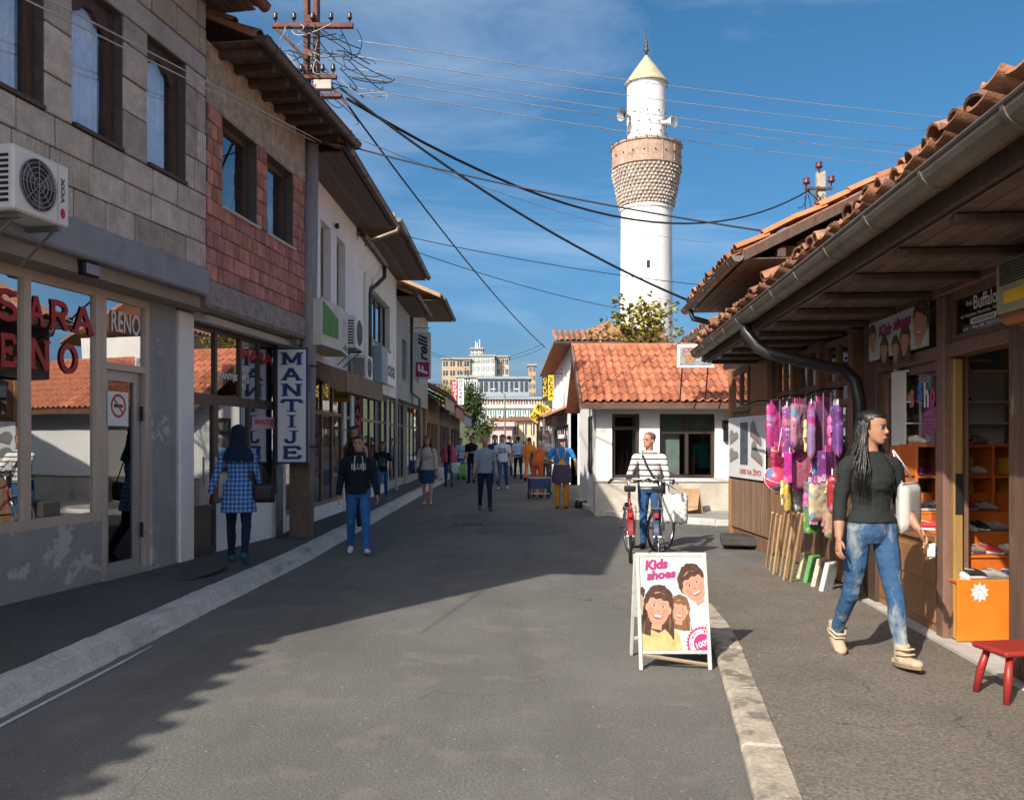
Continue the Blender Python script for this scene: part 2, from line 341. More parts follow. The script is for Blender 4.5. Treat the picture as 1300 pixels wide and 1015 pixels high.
redp = flat('red_print', (.5, .02, .025), .5)
bluep = flat('blue_print', (.012, .03, .14), .5)
whiteprint = flat('white_print', (.8, .8, .78), .5)
blackp = flat('black_print', (.015, .015, .017), .5)
tileo = pmat('old_clay_tile', (.3, .135, .075), .9, .3, 8, .5, 60, rnd=.4, fine=.15, spots=[((.11, .09, .07), 6, .52, .12, .75), ((.42, .33, .24), 11, .62, .08, .6)])
tilen = pmat('orange_clay_tile', (.42, .14, .07), .88, .25, 7, .4, 50, rnd=.32, fine=.16, spots=[((.2, .07, .045), 4, .54, .15, .6), ((.5, .3, .2), 10, .6, .08, .5), ((.1, .08, .06), 16, .63, .05, .6)])
def cracked(m, scale, width, amount, thr):
    n = m.node_tree.nodes; l = m.node_tree.links.new; b = n['Principled BSDF']; cur = b.inputs['Base Color'].links[0].from_socket
    po = n.new('ShaderNodeNewGeometry').outputs['Position']; nz = n.new('ShaderNodeTexNoise'); nz.inputs['Scale'].default_value = 2.5; nz.inputs['Detail'].default_value = 5; l(po, nz.inputs['Vector'])
    ad = n.new('ShaderNodeVectorMath'); ad.operation = 'MULTIPLY_ADD'; ad.inputs[1].default_value = (.5, .5, .5); l(nz.outputs['Color'], ad.inputs[0]); l(po, ad.inputs[2])
    vo = n.new('ShaderNodeTexVoronoi'); vo.feature = 'DISTANCE_TO_EDGE'; vo.inputs['Scale'].default_value = scale; l(ad.outputs[0], vo.inputs['Vector'])
    a = n.new('ShaderNodeMath'); a.operation = 'LESS_THAN'; a.inputs[1].default_value = width; l(vo.outputs['Distance'], a.inputs[0])
    n2 = n.new('ShaderNodeTexNoise'); n2.inputs['Scale'].default_value = .7; n2.inputs['Detail'].default_value = 3; l(po, n2.inputs['Vector'])
    r = n.new('ShaderNodeMapRange'); r.inputs[1].default_value = thr; r.inputs[2].default_value = thr + .1; r.inputs[4].default_value = amount; l(n2.outputs['Fac'], r.inputs[0])
    mu = n.new('ShaderNodeMath'); mu.operation = 'MULTIPLY'; l(a.outputs[0], mu.inputs[0]); l(r.outputs[0], mu.inputs[1])
    mi = n.new('ShaderNodeMixRGB'); mi.inputs[2].default_value = (.03, .028, .025, 1); l(mu.outputs[0], mi.inputs[0]); l(cur, mi.inputs[1]); l(mi.outputs[0], b.inputs['Base Color'])
cracked(asphalt, .55, .003, .6, .52); cracked(asphalt3, .8, .0035, .6, .5); cracked(asphalt2, .7, .005, .7, .5)
# ================================================================ ground, road, pavements
g = MB(); g.add([(-2500, -200, -.06), (2500, -200, -.06), (2500, 3500, -.06), (-2500, 3500, -.06)], [(0, 1, 2, 3)])
tag(g.build('ground', pmat('earth', (.12, .11, .085), .95, .3, .05, .2, 2)), 'bare earth ground under the town', kind='structure')
def xk(y):      # left kerb line
    return -2.90 + .24 * min(max((y - 4.5) / 6.5, 0), 1)
g = MB(); ys = [-12, -6, 0, 3, 5, 7, 9, 11, 14, 18, 24, 30, 40, 60, 100]
for a, b in zip(ys, ys[1:]): g.add([(xk(a) - .1, a, 0), (30, a, 0), (30, b, 0), (xk(b) - .1, b, 0)], [(0, 1, 2, 3)])
tag(g.build('road', asphalt), 'worn grey asphalt street', kind='structure')
asphalt4 = pmat('asphalt_patch', (.115, .105, .09), .9, .2, 1.2, .5, 150, fine=.3, spots=[((.4, .36, .3), 40, .66, .02, .7)])
for k, (x, y, w0, l0, a) in enumerate(((.2, 15.5, 1.6, 2.4, -6), (-.9, 18.2, .8, .8, 10))):
    g = MB(); rr_ = random.Random(k); pts = [(math.copysign(abs(math.cos(t)) ** .35, math.cos(t)) * w0 / 2 * rr_.uniform(.94, 1.04), math.copysign(abs(math.sin(t)) ** .35, math.sin(t)) * l0 / 2 * rr_.uniform(.94, 1.04)) for t in [2 * math.pi * i / 40 for i in range(40)]]
    g.add([(px_, py_, 0) for px_, py_ in pts], [tuple(range(40))]); tag(g.build('road_patch', asphalt4, None, loc=(x, y, .004), rot=(0, 0, R(a))), 'darker mended patch in the asphalt street', kind='structure')
o = thing('manhole_cover', 'round iron manhole cover in the shaded road', 'manhole cover', (-.75, 16.2, .002)); m = MB(); m.lathe([(.34, 0), (.34, .008), (.3, .008), (.3, .004)], 32); m.build('frame', flat('cast_iron_frame', (.07, .065, .06), .6, .5), o)
m = MB(); m.lathe([(.295, 0), (.295, .007)], 32); cv = m.build('cover', flat('cast_iron', (.1, .095, .09), .6, .5), o)
for k in range(5): m = MB(); m.box(-.2, .2, -.18 + k * .08, -.15 + k * .08, .007, .011); m.build('rib', flat('cast_iron', (.1, .095, .09)), cv)
g = MB()
for a, b in zip(ys, ys[1:]):
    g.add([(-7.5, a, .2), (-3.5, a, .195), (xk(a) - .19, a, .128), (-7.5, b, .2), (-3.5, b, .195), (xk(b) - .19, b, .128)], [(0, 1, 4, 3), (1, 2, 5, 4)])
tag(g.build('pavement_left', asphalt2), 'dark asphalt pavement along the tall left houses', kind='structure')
g = MB(); n = 260; rnd = random.Random(3); pv = None; y = -3.0
while y < 58:
    st = .09 if y < 14 else .3
    x = xk(y); j = lambda s: .7 * s * noise.noise(Vector((y * 2.2, s * 900, len(g.v) % 7))) + rnd.gauss(0, s * .1)
    ring = [(x + .05 + j(.03), y, -.004), (x + .0 + j(.02), y, .03 + j(.008)), (x - .06 + j(.01), y, .11 + j(.006)), (x - .075 + j(.01), y, .12 + j(.004)), (x - .14, y, .13 + j(.003)), (x - .2 + j(.03), y, .133)]
    b = len(g.v); g.v += ring
    if pv is not None:
        for i in range(5): g.f.append((pv + i, pv + i + 1, b + i + 1, b + i)); g.m.append(0)
    pv = b; y += st
ko = tag(g.build('kerb', kerbm), 'rough whitewashed cement kerb of the left pavement', kind='structure')
g = MB()
for a, b in zip([3.6, 4.2, 4.8, 5.4, 6.0], [4.2, 4.8, 5.4, 6.0, 6.5]): g.add([(xk(a) + .12, a, .004), (xk(a) + .15, a, .004), (xk(b) + .15 - (b > 6.3) * .02, b, .004), (xk(b) + .12, b, .004)], [(0, 1, 2, 3)])
tag(g.build('road_line', pmat('worn_white_line', (.55, .55, .52), .8, .3, 20, 0)), 'thin white line along the left kerb', kind='structure')
# right pavement with its sunken kerb
kr = [(.85, 2.6), (1.13, 4.2), (1.3, 5.2), (1.47, 6.2), (1.58, 7.1), (1.64, 7.9)]
g = MB(); pav = [(.85, -6)] + kr + [(2.0, 9.3), (3.0, 10.5), (3.9, 12.2), (3.95, 15.6), (9, 15.6), (9, -6)]
g.add([(x, y, .055) for x, y in pav], [tuple(range(len(pav)))])
n = len(pav); g.add([(x, y, .055) for x, y in pav] + [(x, y, -.02) for x, y in pav], [(i, (i + 1) % n, (i + 1) % n + n, i + n) for i in range(n)])
tag(g.build('pavement_right', asphalt3), 'brownish asphalt pavement before the shoe shop', kind='structure')
kroot = thing('kerb', None, None); tag(kroot, 'cracked pale concrete kerb of the right pavement', kind='structure')
pts = [Vector(p) for p in kr]; rnd = random.Random(5)
for a, b in zip(pts, pts[1:]):
    nseg = max(1, int((b - a).length / .55))
    for k in range(nseg):
        p = a.lerp(b, k / nseg); q = a.lerp(b, (k + 1) / nseg); d = (q - p); le = d.length; d.normalize()
        m = MB(); m.cbox(.004, le - .004, -.006, .2, 0, .066 + rnd.uniform(-.006, .006), .02)
        m.build('kerb_stone', kerbd, kroot, loc=(p.x, p.y, 0), rot=(rnd.uniform(-.02, .02), 0, math.atan2(d.y, d.x) - 0.0))
for ch in kroot.children: ch.location.x += .18; ch.location.y -= .03
# strip of pavement round the white corner house
g = MB(); pv2 = [(1.62, 21.5), (1.66, 19.6), (1.95, 17.9), (2.5, 16.9), (3.1, 16.2), (3.7, 15.75), (4.6, 15.65), (9, 15.65), (9, 21.5)]
g.add([(x, y, .11) for x, y in pv2] + [(x, y, -.02) for x, y in pv2], [tuple(range(len(pv2)))] + [(i, (i + 1) % len(pv2), (i + 1) % len(pv2) + len(pv2), i + len(pv2)) for i in range(len(pv2))])
tag(g.build('pavement_corner', pmat('pavement_cement', (.3, .28, .24), .9, .2, 2, .4, 40, fine=.15)), 'cement pavement around the white corner house', kind='structure')
kroot = thing('kerb', None, None); tag(kroot, 'pale kerb stones around the white corner house', kind='structure')
pl = [Vector(p) for p in pv2[:7]]
for a, b in zip(pl, pl[1:]):
    ns = max(1, round((b - a).length / .6))
    for k in range(ns):
        p = a.lerp(b, k / ns); q = a.lerp(b, (k + 1) / ns); d = (q - p); le = d.length; d.normalize()
        m = MB(); m.cbox(.006, le - .006, -.02, .16, 0, .125 + rnd.uniform(-.008, .008), .015)
        m.build('kerb_stone', kerbm, kroot, loc=(p.x, p.y, 0), rot=(0, 0, math.atan2(d.y, d.x)))
# ================================================================ building helpers
def glazing(parent, name, u0, u1, z0, z1, y, cols=(), rows=(), fw=.05, fm=None, gm=None, d=.06, extra=None, pane=True, label=None):
    """window part: frame mesh + one pane object for each light"""
    m = MB(); us = [u0, *cols, u1]; zs = [z0, *rows, z1]
    for i, u in enumerate(us):
        a, b = (u, u + fw) if i == 0 else ((u - fw, u) if i == len(us) - 1 else (u - fw / 2, u + fw / 2))
        m.box(a, b, y, y + d, z0, z1)
    for i, z in enumerate(zs):
        a, b = (z, z + fw) if i == 0 else ((z - fw, z) if i == len(zs) - 1 else (z - fw / 2, z + fw / 2))
        m.box(u0 + .002, u1 - .002, y + .003, y + d - .003, a + .001 * (i == 0), b - .001 * (i == len(zs) - 1))
    fr = m.build(name, fm or bronze, parent)
    if label: fr['label'] = label
    if pane:
        for i in range(len(us) - 1):
            for j in range(len(zs) - 1):
                p = MB(); p.box(us[i] + .01, us[i + 1] - .01, y + d * .45, y + d * .45 + .006, zs[j] + .01, zs[j + 1] - .01)
                p.build('pane', gm or gl_shop, fr)
    return fr
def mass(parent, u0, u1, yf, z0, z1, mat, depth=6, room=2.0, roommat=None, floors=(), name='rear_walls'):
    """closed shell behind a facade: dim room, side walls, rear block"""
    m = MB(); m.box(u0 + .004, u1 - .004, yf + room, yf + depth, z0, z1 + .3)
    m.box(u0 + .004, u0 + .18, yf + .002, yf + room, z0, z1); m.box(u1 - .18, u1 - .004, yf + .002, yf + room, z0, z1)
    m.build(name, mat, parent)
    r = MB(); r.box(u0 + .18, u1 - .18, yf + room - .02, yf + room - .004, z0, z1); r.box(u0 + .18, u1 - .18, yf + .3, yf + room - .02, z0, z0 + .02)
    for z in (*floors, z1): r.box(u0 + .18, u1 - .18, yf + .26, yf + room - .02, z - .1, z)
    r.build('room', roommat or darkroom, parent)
def arcsec(c, r, t, a0, a1, n=10):
    o = arc(c[0], c[1], r, r, a0, a1, n); i = arc(c[0], c[1], r - t, r - t, a1, a0, n); return o + i
def tile_mesh(name, wd, ln, mat, hgt=.06, taper=.85, n=7, th=.014):
    m = MB()
    for k, (sc, y) in enumerate(((1, 0), (taper, ln))):
        for rr in (0, th):
            for i in range(n + 1):
                t = math.pi * i / n; m.v.append((-(wd / 2 - rr) * sc * math.cos(t), y, (hgt - rr) * sc * math.sin(t) + k * .0))
    q = n + 1
    for i in range(n):
        m.f.append((i, i + 1, 2 * q + i + 1, 2 * q + i)); m.m.append(0)
        m.f.append((q + i + 1, q + i, 3 * q + i, 3 * q + i + 1)); m.m.append(0)
        m.f.append((i + 1, i, q + i, q + i + 1)); m.m.append(0)
    me = m.mesh(name, mat, True); me.set_sharp_from_angle(angle=R(50)); return me
def tiles(parent, u0, u1, y0, z0, slope, pu, ps, rows, me, jit=.0, pans=None, seed=1, skip=None):
    rg = random.Random(seed); nu = int(round((u1 - u0) / pu)); c, s = math.cos(slope), math.sin(slope)
    for r in range(rows):
        for k in range(nu):
            if skip and skip(r, k): continue
            q = r * ps; u = u0 + (k + .5) * pu
            link('roof_tile', me, parent, (u + rg.gauss(0, jit * .02), y0 + q * c + rg.gauss(0, jit * .025), z0 + q * s + r * .004 + .012 + abs(rg.gauss(0, jit * .012))), (slope - .05 + rg.gauss(0, jit * .07), rg.gauss(0, jit * .06), rg.gauss(0, jit * .09)))
    if pans:
        for r in range(rows):
            for k in range(nu + 1):
                q = r * ps; u = u0 + k * pu
                link('roof_tile', pans, parent, (u + rg.gauss(0, jit * .015), y0 - .03 + q * c + rg.gauss(0, jit * .02), z0 + q * s + .05), (slope - .03, math.pi + rg.gauss(0, jit * .05), rg.gauss(0, jit * .05)))
def gutter(parent, u0, u1, y, z, r=.075, mat=None, ends=True, brackets=.9):
    m = MB(); m.prism(arcsec((y, z), r, .008, 180, 360, 10), u0, u1, 'x')
    m.tube([(u0, y - r, z), (u1, y - r, z)], .011, 6)
    if ends:
        for u in (u0, u1): m.prism(arc(y, z, r, r, 180, 360, 10), u - .004, u + .004, 'x')
    k = u0 + .3
    while k < u1:
        m.prism(arcsec((y, z), r + .006, .012, 178, 362, 10), k, k + .03, 'x'); k += brackets
    return m.build('gutter', mat or zinc, parent, smooth=False)
def soffit(parent, u0, u1, y0, y1, z, n, mat, along=True, z1=None, th=.018):
    w_ = (y1 - y0) / n if along else (u1 - u0) / n; z1 = z if z1 is None else z1
    for i in range(n):
        m = MB()
        if along:
            za = z + (z1 - z) * i / n; m.cbox(u0, u1, y0 + i * w_ + .003, y0 + (i + 1) * w_ - .003, za, za + th, .004)
        else: m.cbox(u0 + i * w_ + .003, u0 + (i + 1) * w_ - .003, y0, y1, z, z + th, .004)
        m.build('soffit_board', mat, parent)
def roof(parent, u0, u1, yw, ov, z, run=4.5, slope=R(24), tm=None, th=.07, mat=None, sheet=None):
    """mono pitch towards the street: eave at yw-ov, rising inland"""
    rs = math.tan(slope); a = yw - ov
    m = MB(); m.prism([(a, z), (a + run + ov, z + (run + ov) * rs), (a + run + ov, z + (run + ov) * rs + th), (a, z + th)], u0, u1, 'x')
    top = a + run + ov; zt = z + (run + ov) * rs
    m.prism([(top + .003, zt), (top + run + ov, z), (top + run + ov, z + th), (top + .003, zt + th)], u0, u1, 'x')
    return m.build('roof', mat or tileo, parent)
tile_old = tile_mesh('roof_tile', .19, .42, tileo, .075)
tile_pan = tile_mesh('roof_tile_pan', .18, .42, tileo, .05)
# ================================================================ left house 1: concrete block house, shop below
L1 = Fac(-4.167, 7.05, .183, 1.0)
UP = -.37
hb = thing('concrete_block_house', 'raw grey concrete block house over a shop with grey plastered base', 'house', L1.world(0), L1.rz)
uA, uC = -4.2, L1.u(222)
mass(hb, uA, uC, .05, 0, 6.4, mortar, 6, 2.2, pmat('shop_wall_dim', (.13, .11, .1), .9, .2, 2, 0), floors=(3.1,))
uD0, uD1 = L1.u(129), L1.u(190)
m = MB(); m.wall(uA, uD0, 0, .78, [], 0, .2); m.build('plinth', greypl, hb)
m = MB(); m.cbox(uD1, uC + .004, -.02, .3, 0, 3.02, .02); m.build('pillar', greypl, hb)
m = MB(); m.box(uD0, uD1, -.03, .25, .0, .24); m.build('doorstep', concrete, hb)
m = MB(); m.box(uA, uC, -.3, .24, 3.0, 3.12); m.build('lintel', pmat('tan_paint', (.3, .255, .2), .8, .15, 3, .1), hb)
m = MB(); m.cbox(uA, uC + .01, UP - .05, .24, 3.122, 3.42, .02); m.build('floor_slab', greyfl, hb)
uM = L1.u(35)
gz = glazing(hb, 'shop_window', uA, uD0, .78, 3.0, .0, (uM - 1.55, uM,), (), .085, alu, gl_shop, .07)
m = MB()      # red letters stuck on the glass
for c, p0, p1, ya, yb in (('S', -3, 26, 366, 411), ('A', 38, 61, 378, 417), ('R', 65, 91, 384, 423), ('A', 95, 123, 390, 430), ('E', 1, 25, 421, 464), ('N', 39, 67, 427, 468), ('O', 77, 103, 435, 473), ('R', -30, -8, 415, 460)):
    um, zm = L1.uz((p0 + p1) / 2, (ya + yb) / 2); sc = F / L1.uy((p0 + p1) / 2)[1]; hz = (yb - ya) / sc / 2
    z0, z1 = (2.54, 2.79) if c == 'S' or p0 in (38, 65, 95) else (2.16, 2.42)
    serif_letter(m, c, L1.u(p0), L1.u(p1), z0, z1, .018, 0, .19)
m.build('window_lettering', pmat('red_film', (.42, .03, .03), .5, .08, 5, 0), gz)
gz2 = glazing(hb, 'transom_window', uD0 + .005, uD1, 2.24, 3.0, .0, (), (), .07, alu, gl_shop, .07)
m = MB(); ua, za = L1.uz(144, 418); ub, zb = L1.uz(181, 404); lettering(m, 'RENO', L1.u(144), L1.u(180), 2.62, 2.83, .02, 0, .012); m.build('window_lettering', whiteprint, gz2)
dr = glazing(hb, 'door', L1.u(135), L1.u(183), .24, 2.24, .05, (), (), .1, alug, glass('dark_door_glass', (.1, .12, .11), 1.8), .05, label='grey metal door with dark patterned glass')
m = MB(); m.box(uD0 + .005, uD0 + .07, .0, .08, .24, 2.24); m.box(uD1 - .075, uD1, 0, .08, .24, 2.24); m.build('door_frame', alu, hb)
m = MB(); m.box(L1.u(138) + .05, L1.u(178), .078, .085, .3, 2.15); m.build('door_panel', pmat('pebbled_dark_glass', (.03, .042, .036), .35, .5, 60, .4, 120), dr)
for zz in (.55, 1.75): m = MB(); m.tube([(L1.u(183), .03, zz), (L1.u(183), .03, zz + .15)], .015); m.build('hinge', blackm, dr)
# no smoking sheet
us0, us1 = L1.u(141), L1.u(167); cz = 1.86; uc = (us0 + us1) / 2; rr = (us1 - us0) * .36
m = MB(); m.box(us0, us1, .036, .044, cz - .17, cz + .17); s_ = m.build('notice', whiteprint, dr)
m = MB(); n = 28
po = arc(uc, cz + .03, rr, rr, 0, 360, n); pi = arc(uc, cz + .03, rr * .8, rr * .8, 0, 360, n)
for i in range(n): m.sheet([po[i], po[i + 1], pi[i + 1], pi[i]], .034)
m.sheet([(uc - rr * .62, cz + .03 + rr * .5), (uc - rr * .5, cz + .03 + rr * .62), (uc + rr * .62, cz + .03 - rr * .5), (uc + rr * .5, cz + .03 - rr * .62)], .0335)
m.build('no_smoking_ring', redp, s_)
m = MB(); m.sheet([(uc - rr * .6, cz + .015), (uc + rr * .6, cz + .015), (uc + rr * .6, cz + .045), (uc - rr * .6, cz + .045)], .0345); m.build('cigarette', blackp, s_)
# upper storey in blocks
w0 = (L1.u(-16, UP), L1.u(57, UP)); w1 = (L1.u(93, UP), L1.u(157, UP)); w2 = (L1.u(188, UP), L1.u(237, UP)); uCu = L1.u(262, UP)
zs_, zt_ = 4.22, 5.5
holes = [(a, b, zs_, zt_) for a, b in ((w0[0] - 1.6, w0[0] - .75), w0, w1, w2)]
m = MB(); m.wall(uA, uCu, 3.42, 6.4, holes, UP + .018, .06); uw = m.build('upper_wall', mortar, hb)
def block(u0, u1, z0, z1, ribbed, par=uw, mat=None):
    m = MB(); g_ = .008
    u0 += g_; u1 -= g_; z0 += g_; z1 -= g_
    yo = UP + random.uniform(-.006, .005)
    if ribbed:
        nn = max(4, int((u1 - u0) / .05)); pr = []
        for i in range(nn):
            a = u0 + (u1 - u0) * i / nn; b = u0 + (u1 - u0) * (i + 1) / nn; k = (b - a) * .22
            pr += [(a, yo + .012), (a + k, yo), (b - k, yo), (b, yo + .012)]
        m.prism(pr + [(u1, UP + .03), (u0, UP + .03)], z0, z1, 'z')
    else: m.cbox(u0, u1, yo, UP + .03, z0, z1, .008)
    m.build('concrete_block', mat or blockm, par)
rb = random.Random(11); hcs = [3.42, 3.69, 3.955, 4.22]
for r in range(3):
    u = uA - .3 * (r % 2) - rb.uniform(0, .1)
    while u < uCu - .05:
        l_ = rb.uniform(.42, .5); e = min(u + l_, uCu)
        if uCu - e < .12: e = uCu
        block(max(u, uA), e, hcs[r], hcs[r + 1], r < 2 and rb.random() < .75); u = e
for a, b in ((w0[1], w1[0]), (w1[1], w2[0]), (w2[1], uCu), (w0[0] - .75, w0[0])):
    zz = zs_
    while zz < zt_ - .05:
        e = min(zz + rb.uniform(.3, .42), zt_)
        if zt_ - e < .1: e = zt_
        if b == uCu:
            k = a + (b - a) * rb.uniform(.4, .6); block(a, k, zz, e, rb.random() < .5); block(k, b, zz, e, rb.random() < .7)
        else: block(a, b, zz, e, rb.random() < .25)
        zz = e
block(uA, uCu, zt_, zt_ + .24, False, mat=concrete)
for r, (za, zb) in enumerate(((5.74, 6.03), (6.03, 6.32))):
    u = uA
    while u < uCu - .05:
        e = min(u + rb.uniform(.42, .55), uCu)
        if uCu - e < .12: e = uCu
        block(u, e, za, zb, False, mat=pmat('pale_block', (.36, .31, .25), .92, .2, 5, .6, 70, rnd=.15, fine=.14)); u = e
curt = pmat('lace_curtain', (.8, .85, .92), .9, .16, 14, .3, 40, stretch=(1, 1, .6))
for k, (a, b) in enumerate((w0, w1, w2)):
    y = UP + .1; fwd = .085
    wn = glazing(hb, 'window', a + .005, b - .005, zs_ + .005, zt_ - .005, y, (), (), fwd, brownw, gl_up, .08, label='dark brown wooden window with scalloped head and lace curtain')
    m = MB(); c0, c1, zt = a + fwd, b - fwd, zt_ - fwd; dz = .2; mid = (c0 + c1) / 2
    for sgn, ca in ((1, c0), (-1, c1)):
        wd = (c1 - c0) * .5; pf = [(0, 0), (0, -dz), (.1, -dz * .96), (.3, -dz * .62), (.5, -dz * .5), (.62, -dz * .3), (.8, -dz * .12), (1, -dz * .1), (1, 0)]
        m.prism([(ca + sgn * q * wd, zt + v) for q, v in pf], y + .005, y + .032, 'y')
    m.build('scalloped_head', brownw, wn)
    m = MB(); nn = 44; vs_ = []
    for i in range(nn + 1):
        q = c0 - .03 + (c1 - c0 + .06) * i / nn; yy = y + .13 + .025 * math.sin(i * 1.05) + .012 * math.sin(i * 2.3); vs_ += [(q, yy, zs_ + .02), (q, yy, zt_)]
    m.add(vs_, [(2 * i, 2 * i + 2, 2 * i + 3, 2 * i + 1) for i in range(nn)]); m.build('curtain', curt, wn, smooth=True)
    m = MB(); m.box(a + .01, b - .01, UP - .02, y, zs_ - .0, zs_ + .035); m.build('sill', brownw, wn)
rf = roof(hb, uA, uCu + .35, UP, .42, 6.42, 3.2)
soffit(rf, uA, uCu + .35, UP - .41, UP + .3, 6.385, 6, brownw_h)
gutter(hb, uA, uCu + .38, UP - .5, 6.44, .07, pmat('red_painted_gutter', (.16, .05, .04), .5, .2, 5, 0))
# lower neighbour beyond the frame on the left, which throws the toothed shadow edge
hn = thing('low_tiled_shop', 'low tiled shop beside the concrete block house', 'shop', (-5.9, 2.85, 0), R(-90))
m = MB(); m.box(0.0, 11, -5.5, -.02, 0, 4.2); m.build('wall', creampl, hn)
m = MB(); m.prism([(-5.5, 6.4), (.45, 4.4), (.45, 4.48), (-5.5, 6.5)], 0, 11, 'x'); rf = m.build('roof', tileo, hn)
for k in range(26): link('roof_tile', tile_old, rf, (.1 + k * .4, .5, 4.49), (R(18), 0, R(180)))
bounce_house = thing('cream_house', 'unseen cream plastered house added behind the camera to bounce sunlight', 'house', (4.6, -13, 0), 0)  # added out of view: its sunlit walls bounce light onto the left facades
m = MB(); m.wall(0, 9, 0, 7.2, [], 14.6, 14.9); m.wall(0, 9, 0, 7.2, [], 0, .3); m.box(-.02, .28, .3, 14.6, 0, 7.2); m.build('wall', creampl, bounce_house)
m = MB(); m.prism([(-.6, 7.2), (4.5, 9.2), (9.6, 7.2)], -.4, 15.2, 'y'); m.build('roof', tileo, bounce_house)
for k in range(5):
    m = MB(); m.box(-.04, -.021, 1.2 + k * 2.7, 2.2 + k * 2.7, 4.2, 5.5); m.build('shutter', brownw, bounce_house)
# air conditioner
def ac_unit(name, label, fac, u0, u1, yw, dep, z0, z1, group=None, logo=False, brk=True):
    o = thing(name, label, 'air conditioner', fac.world(u0, 0, z0), fac.rz, group); w_, h_ = u1 - u0, z1 - z0; yf = yw - dep - .06; yb = yw - .06
    m = MB(); m.cbox(0, w_, yf, yb, 0, h_, .015); wmesh(m.build('casing', whitep, o))
    cx = w_ * .42; cz_ = h_ * .5; rr = h_ * .4
    m = MB(); pr = arc(cx, cz_, rr, rr, 0, 360, 28)[:-1]; m.sheet(pr, yf - .002); m.build('fan_opening', flat('dark_fan_cavity', (.02, .02, .02)), o)
    m = MB()
    for q in (.28, .48, .68, .86, 1.0): m.ring((cx, yf - .012, cz_), (0, 1, 0), rr * q, .0035, 28, 4)
    for a in range(0, 360, 45): m.tube([(cx, yf - .012, cz_), (cx + rr * math.cos(R(a)), yf - .012, cz_ + rr * math.sin(R(a)))], .0035, 4)
    m.build('fan_guard', pmat('grey_wire', (.3, .3, .3), .5, .05, 5, 0), o)
    m = MB()
    for a in range(3):
        t = R(a * 120 + 20); d = Vector((math.cos(t), math.sin(t))); e = Vector((-d.y, d.x))
        m.add([(cx + (d * .03).x, yf - .004, cz_ + (d * .03).y), (cx + (d * rr * .9 - e * .05).x, yf - .003, cz_ + (d * rr * .9 - e * .05).y), (cx + (d * rr * .85 + e * .1).x, yf - .006, cz_ + (d * rr * .85 + e * .1).y)], [(0, 1, 2)])
    m.build('fan_blade', flat('grey_blade', (.12, .12, .12)), o)
    for i in range(9):
        m = MB(); zz = h_ * (.12 + .085 * i); m.box(-.004, .004, yf + .04, yb - .03, zz, zz + h_ * .045); m.build('side_slot', blackp, o)
    if logo:
        m = MB(); pr = arc(w_ * .87, h_ * .2, w_ * .045, h_ * .085, 0, 360, 20)[:-1]; m.sheet(pr, yf - .003); m.build('round_mark', redp, o)
        m = MB(); lettering(m, 'VOX', w_ * .835, w_ * .905, h_ * .36, h_ * .78, yf - .003, 0, .03, rot=1); m.build('lettering', blackp, o)
        m = MB(); m.box(w_ * .775, w_ * .782, yf - .002, yf, .02, h_ - .02); m.build('panel_seam', flat('seam_grey', (.3, .3, .3)), o)
    if brk:
        for u in (w_ * .15, w_ * .85): m = MB(); m.box(u - .02, u + .02, yf + .02, yw + .01, -.04, -.005); m.tube([(u, yf + .06, -.03), (u, yw, -.3)], .012, 5); m.build('bracket', flat('bracket_grey', (.16, .15, .14), .6), o)
    return o
ua, za = L1.uz(17, 283, UP - .36); ub, zb = L1.uz(88, 213, UP - .36); _, z0_ = L1.uz(88, 290, UP - .36)
ac_unit('air_conditioner', 'white air conditioner with round fan and dark lettering on the block wall', L1, ua, ub, UP, .3, z0_, zb, None, True)
# floodlight under the slab
uf, zf = L1.uz(110, 341, -.3)
o = thing('floodlight', 'small black floodlight below the grey slab of the block house', 'floodlight', L1.world(uf, -.3, zf), L1.rz)
m = MB(); m.cbox(-.11, .11, -.06, .02, -.07, .05, .015); m.build('housing', blackm, o)
m = MB(); m.box(-.09, .09, -.066, -.061, -.055, .035); m.build('lens', flat('lamp_glass', (.25, .25, .25), .2), o)
m = MB(); m.tube([(-.12, -.02, 0), (-.12, .0, .075), (.12, .0, .075), (.12, -.02, 0)], .008, 5); m.build('bracket', blackm, o)
# mat before the door
o = MB(); pts = arc(0, 0, .62, .3, 0, 360, 26)[:-1]; o.prism(pts, 0, .012, 'z')
tag(o.build('door_mat', pmat('grey_mat', (.07, .068, .06), .95, .3, 30, .5, 200), None, loc=(*L1.world(L1.u(190), -.42).xy, .178), rot=(R(.0), R(-2.2), R(80))), 'flat dark oval mat on the asphalt before the metal door', 'mat')
# ================================================================ left house 2: red hollow brick house
L2 = Fac(-3.374, 9.56, .1227, 1.0); LO = .37
hr = thing('brick_house', 'red hollow brick house over the clothes shop with bronze glazing', 'house', L2.world(0), L2.rz)
uE = L2.u(387); u0 = .012
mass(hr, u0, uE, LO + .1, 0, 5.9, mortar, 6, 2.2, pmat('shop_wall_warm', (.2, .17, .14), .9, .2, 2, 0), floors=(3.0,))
ga, gb = L2.u(241, LO), L2.u(353, LO); gd = L2.u(274.5, LO)
zg0 = .78; zgT = 2.93; zgt = 2.05
m = MB(); m.cbox(u0, ga, LO - .06, LO + .4, 0, 3.0, .02); m.build('pillar', whitepl, hr)
m = MB(); m.box(gd, uE, LO - .03, LO + .22, 0, zg0); m.box(gb, uE, LO - .028, LO + .22, zg0, 3.0); m.build('parapet_wall', whitepl, hr)
m = MB(); m.box(ga, uE, LO - .12, LO + .2, zgT, 3.02); m.cbox(ga + .05, uE - .1, LO - .2, LO - .1, zgT - .02, 3.0, .01); m.build('shutter_box', pmat('white_box', (.55, .53, .49), .7, .1, 3, .1), hr)
m = MB(); m.cbox(u0, uE, -.03, LO + .3, 3.022, 3.34, .04); m.build('ring_beam', pmat('rough_concrete', (.3, .27, .24), .95, .3, 6, 1.0, 18, fine=.25), hr)
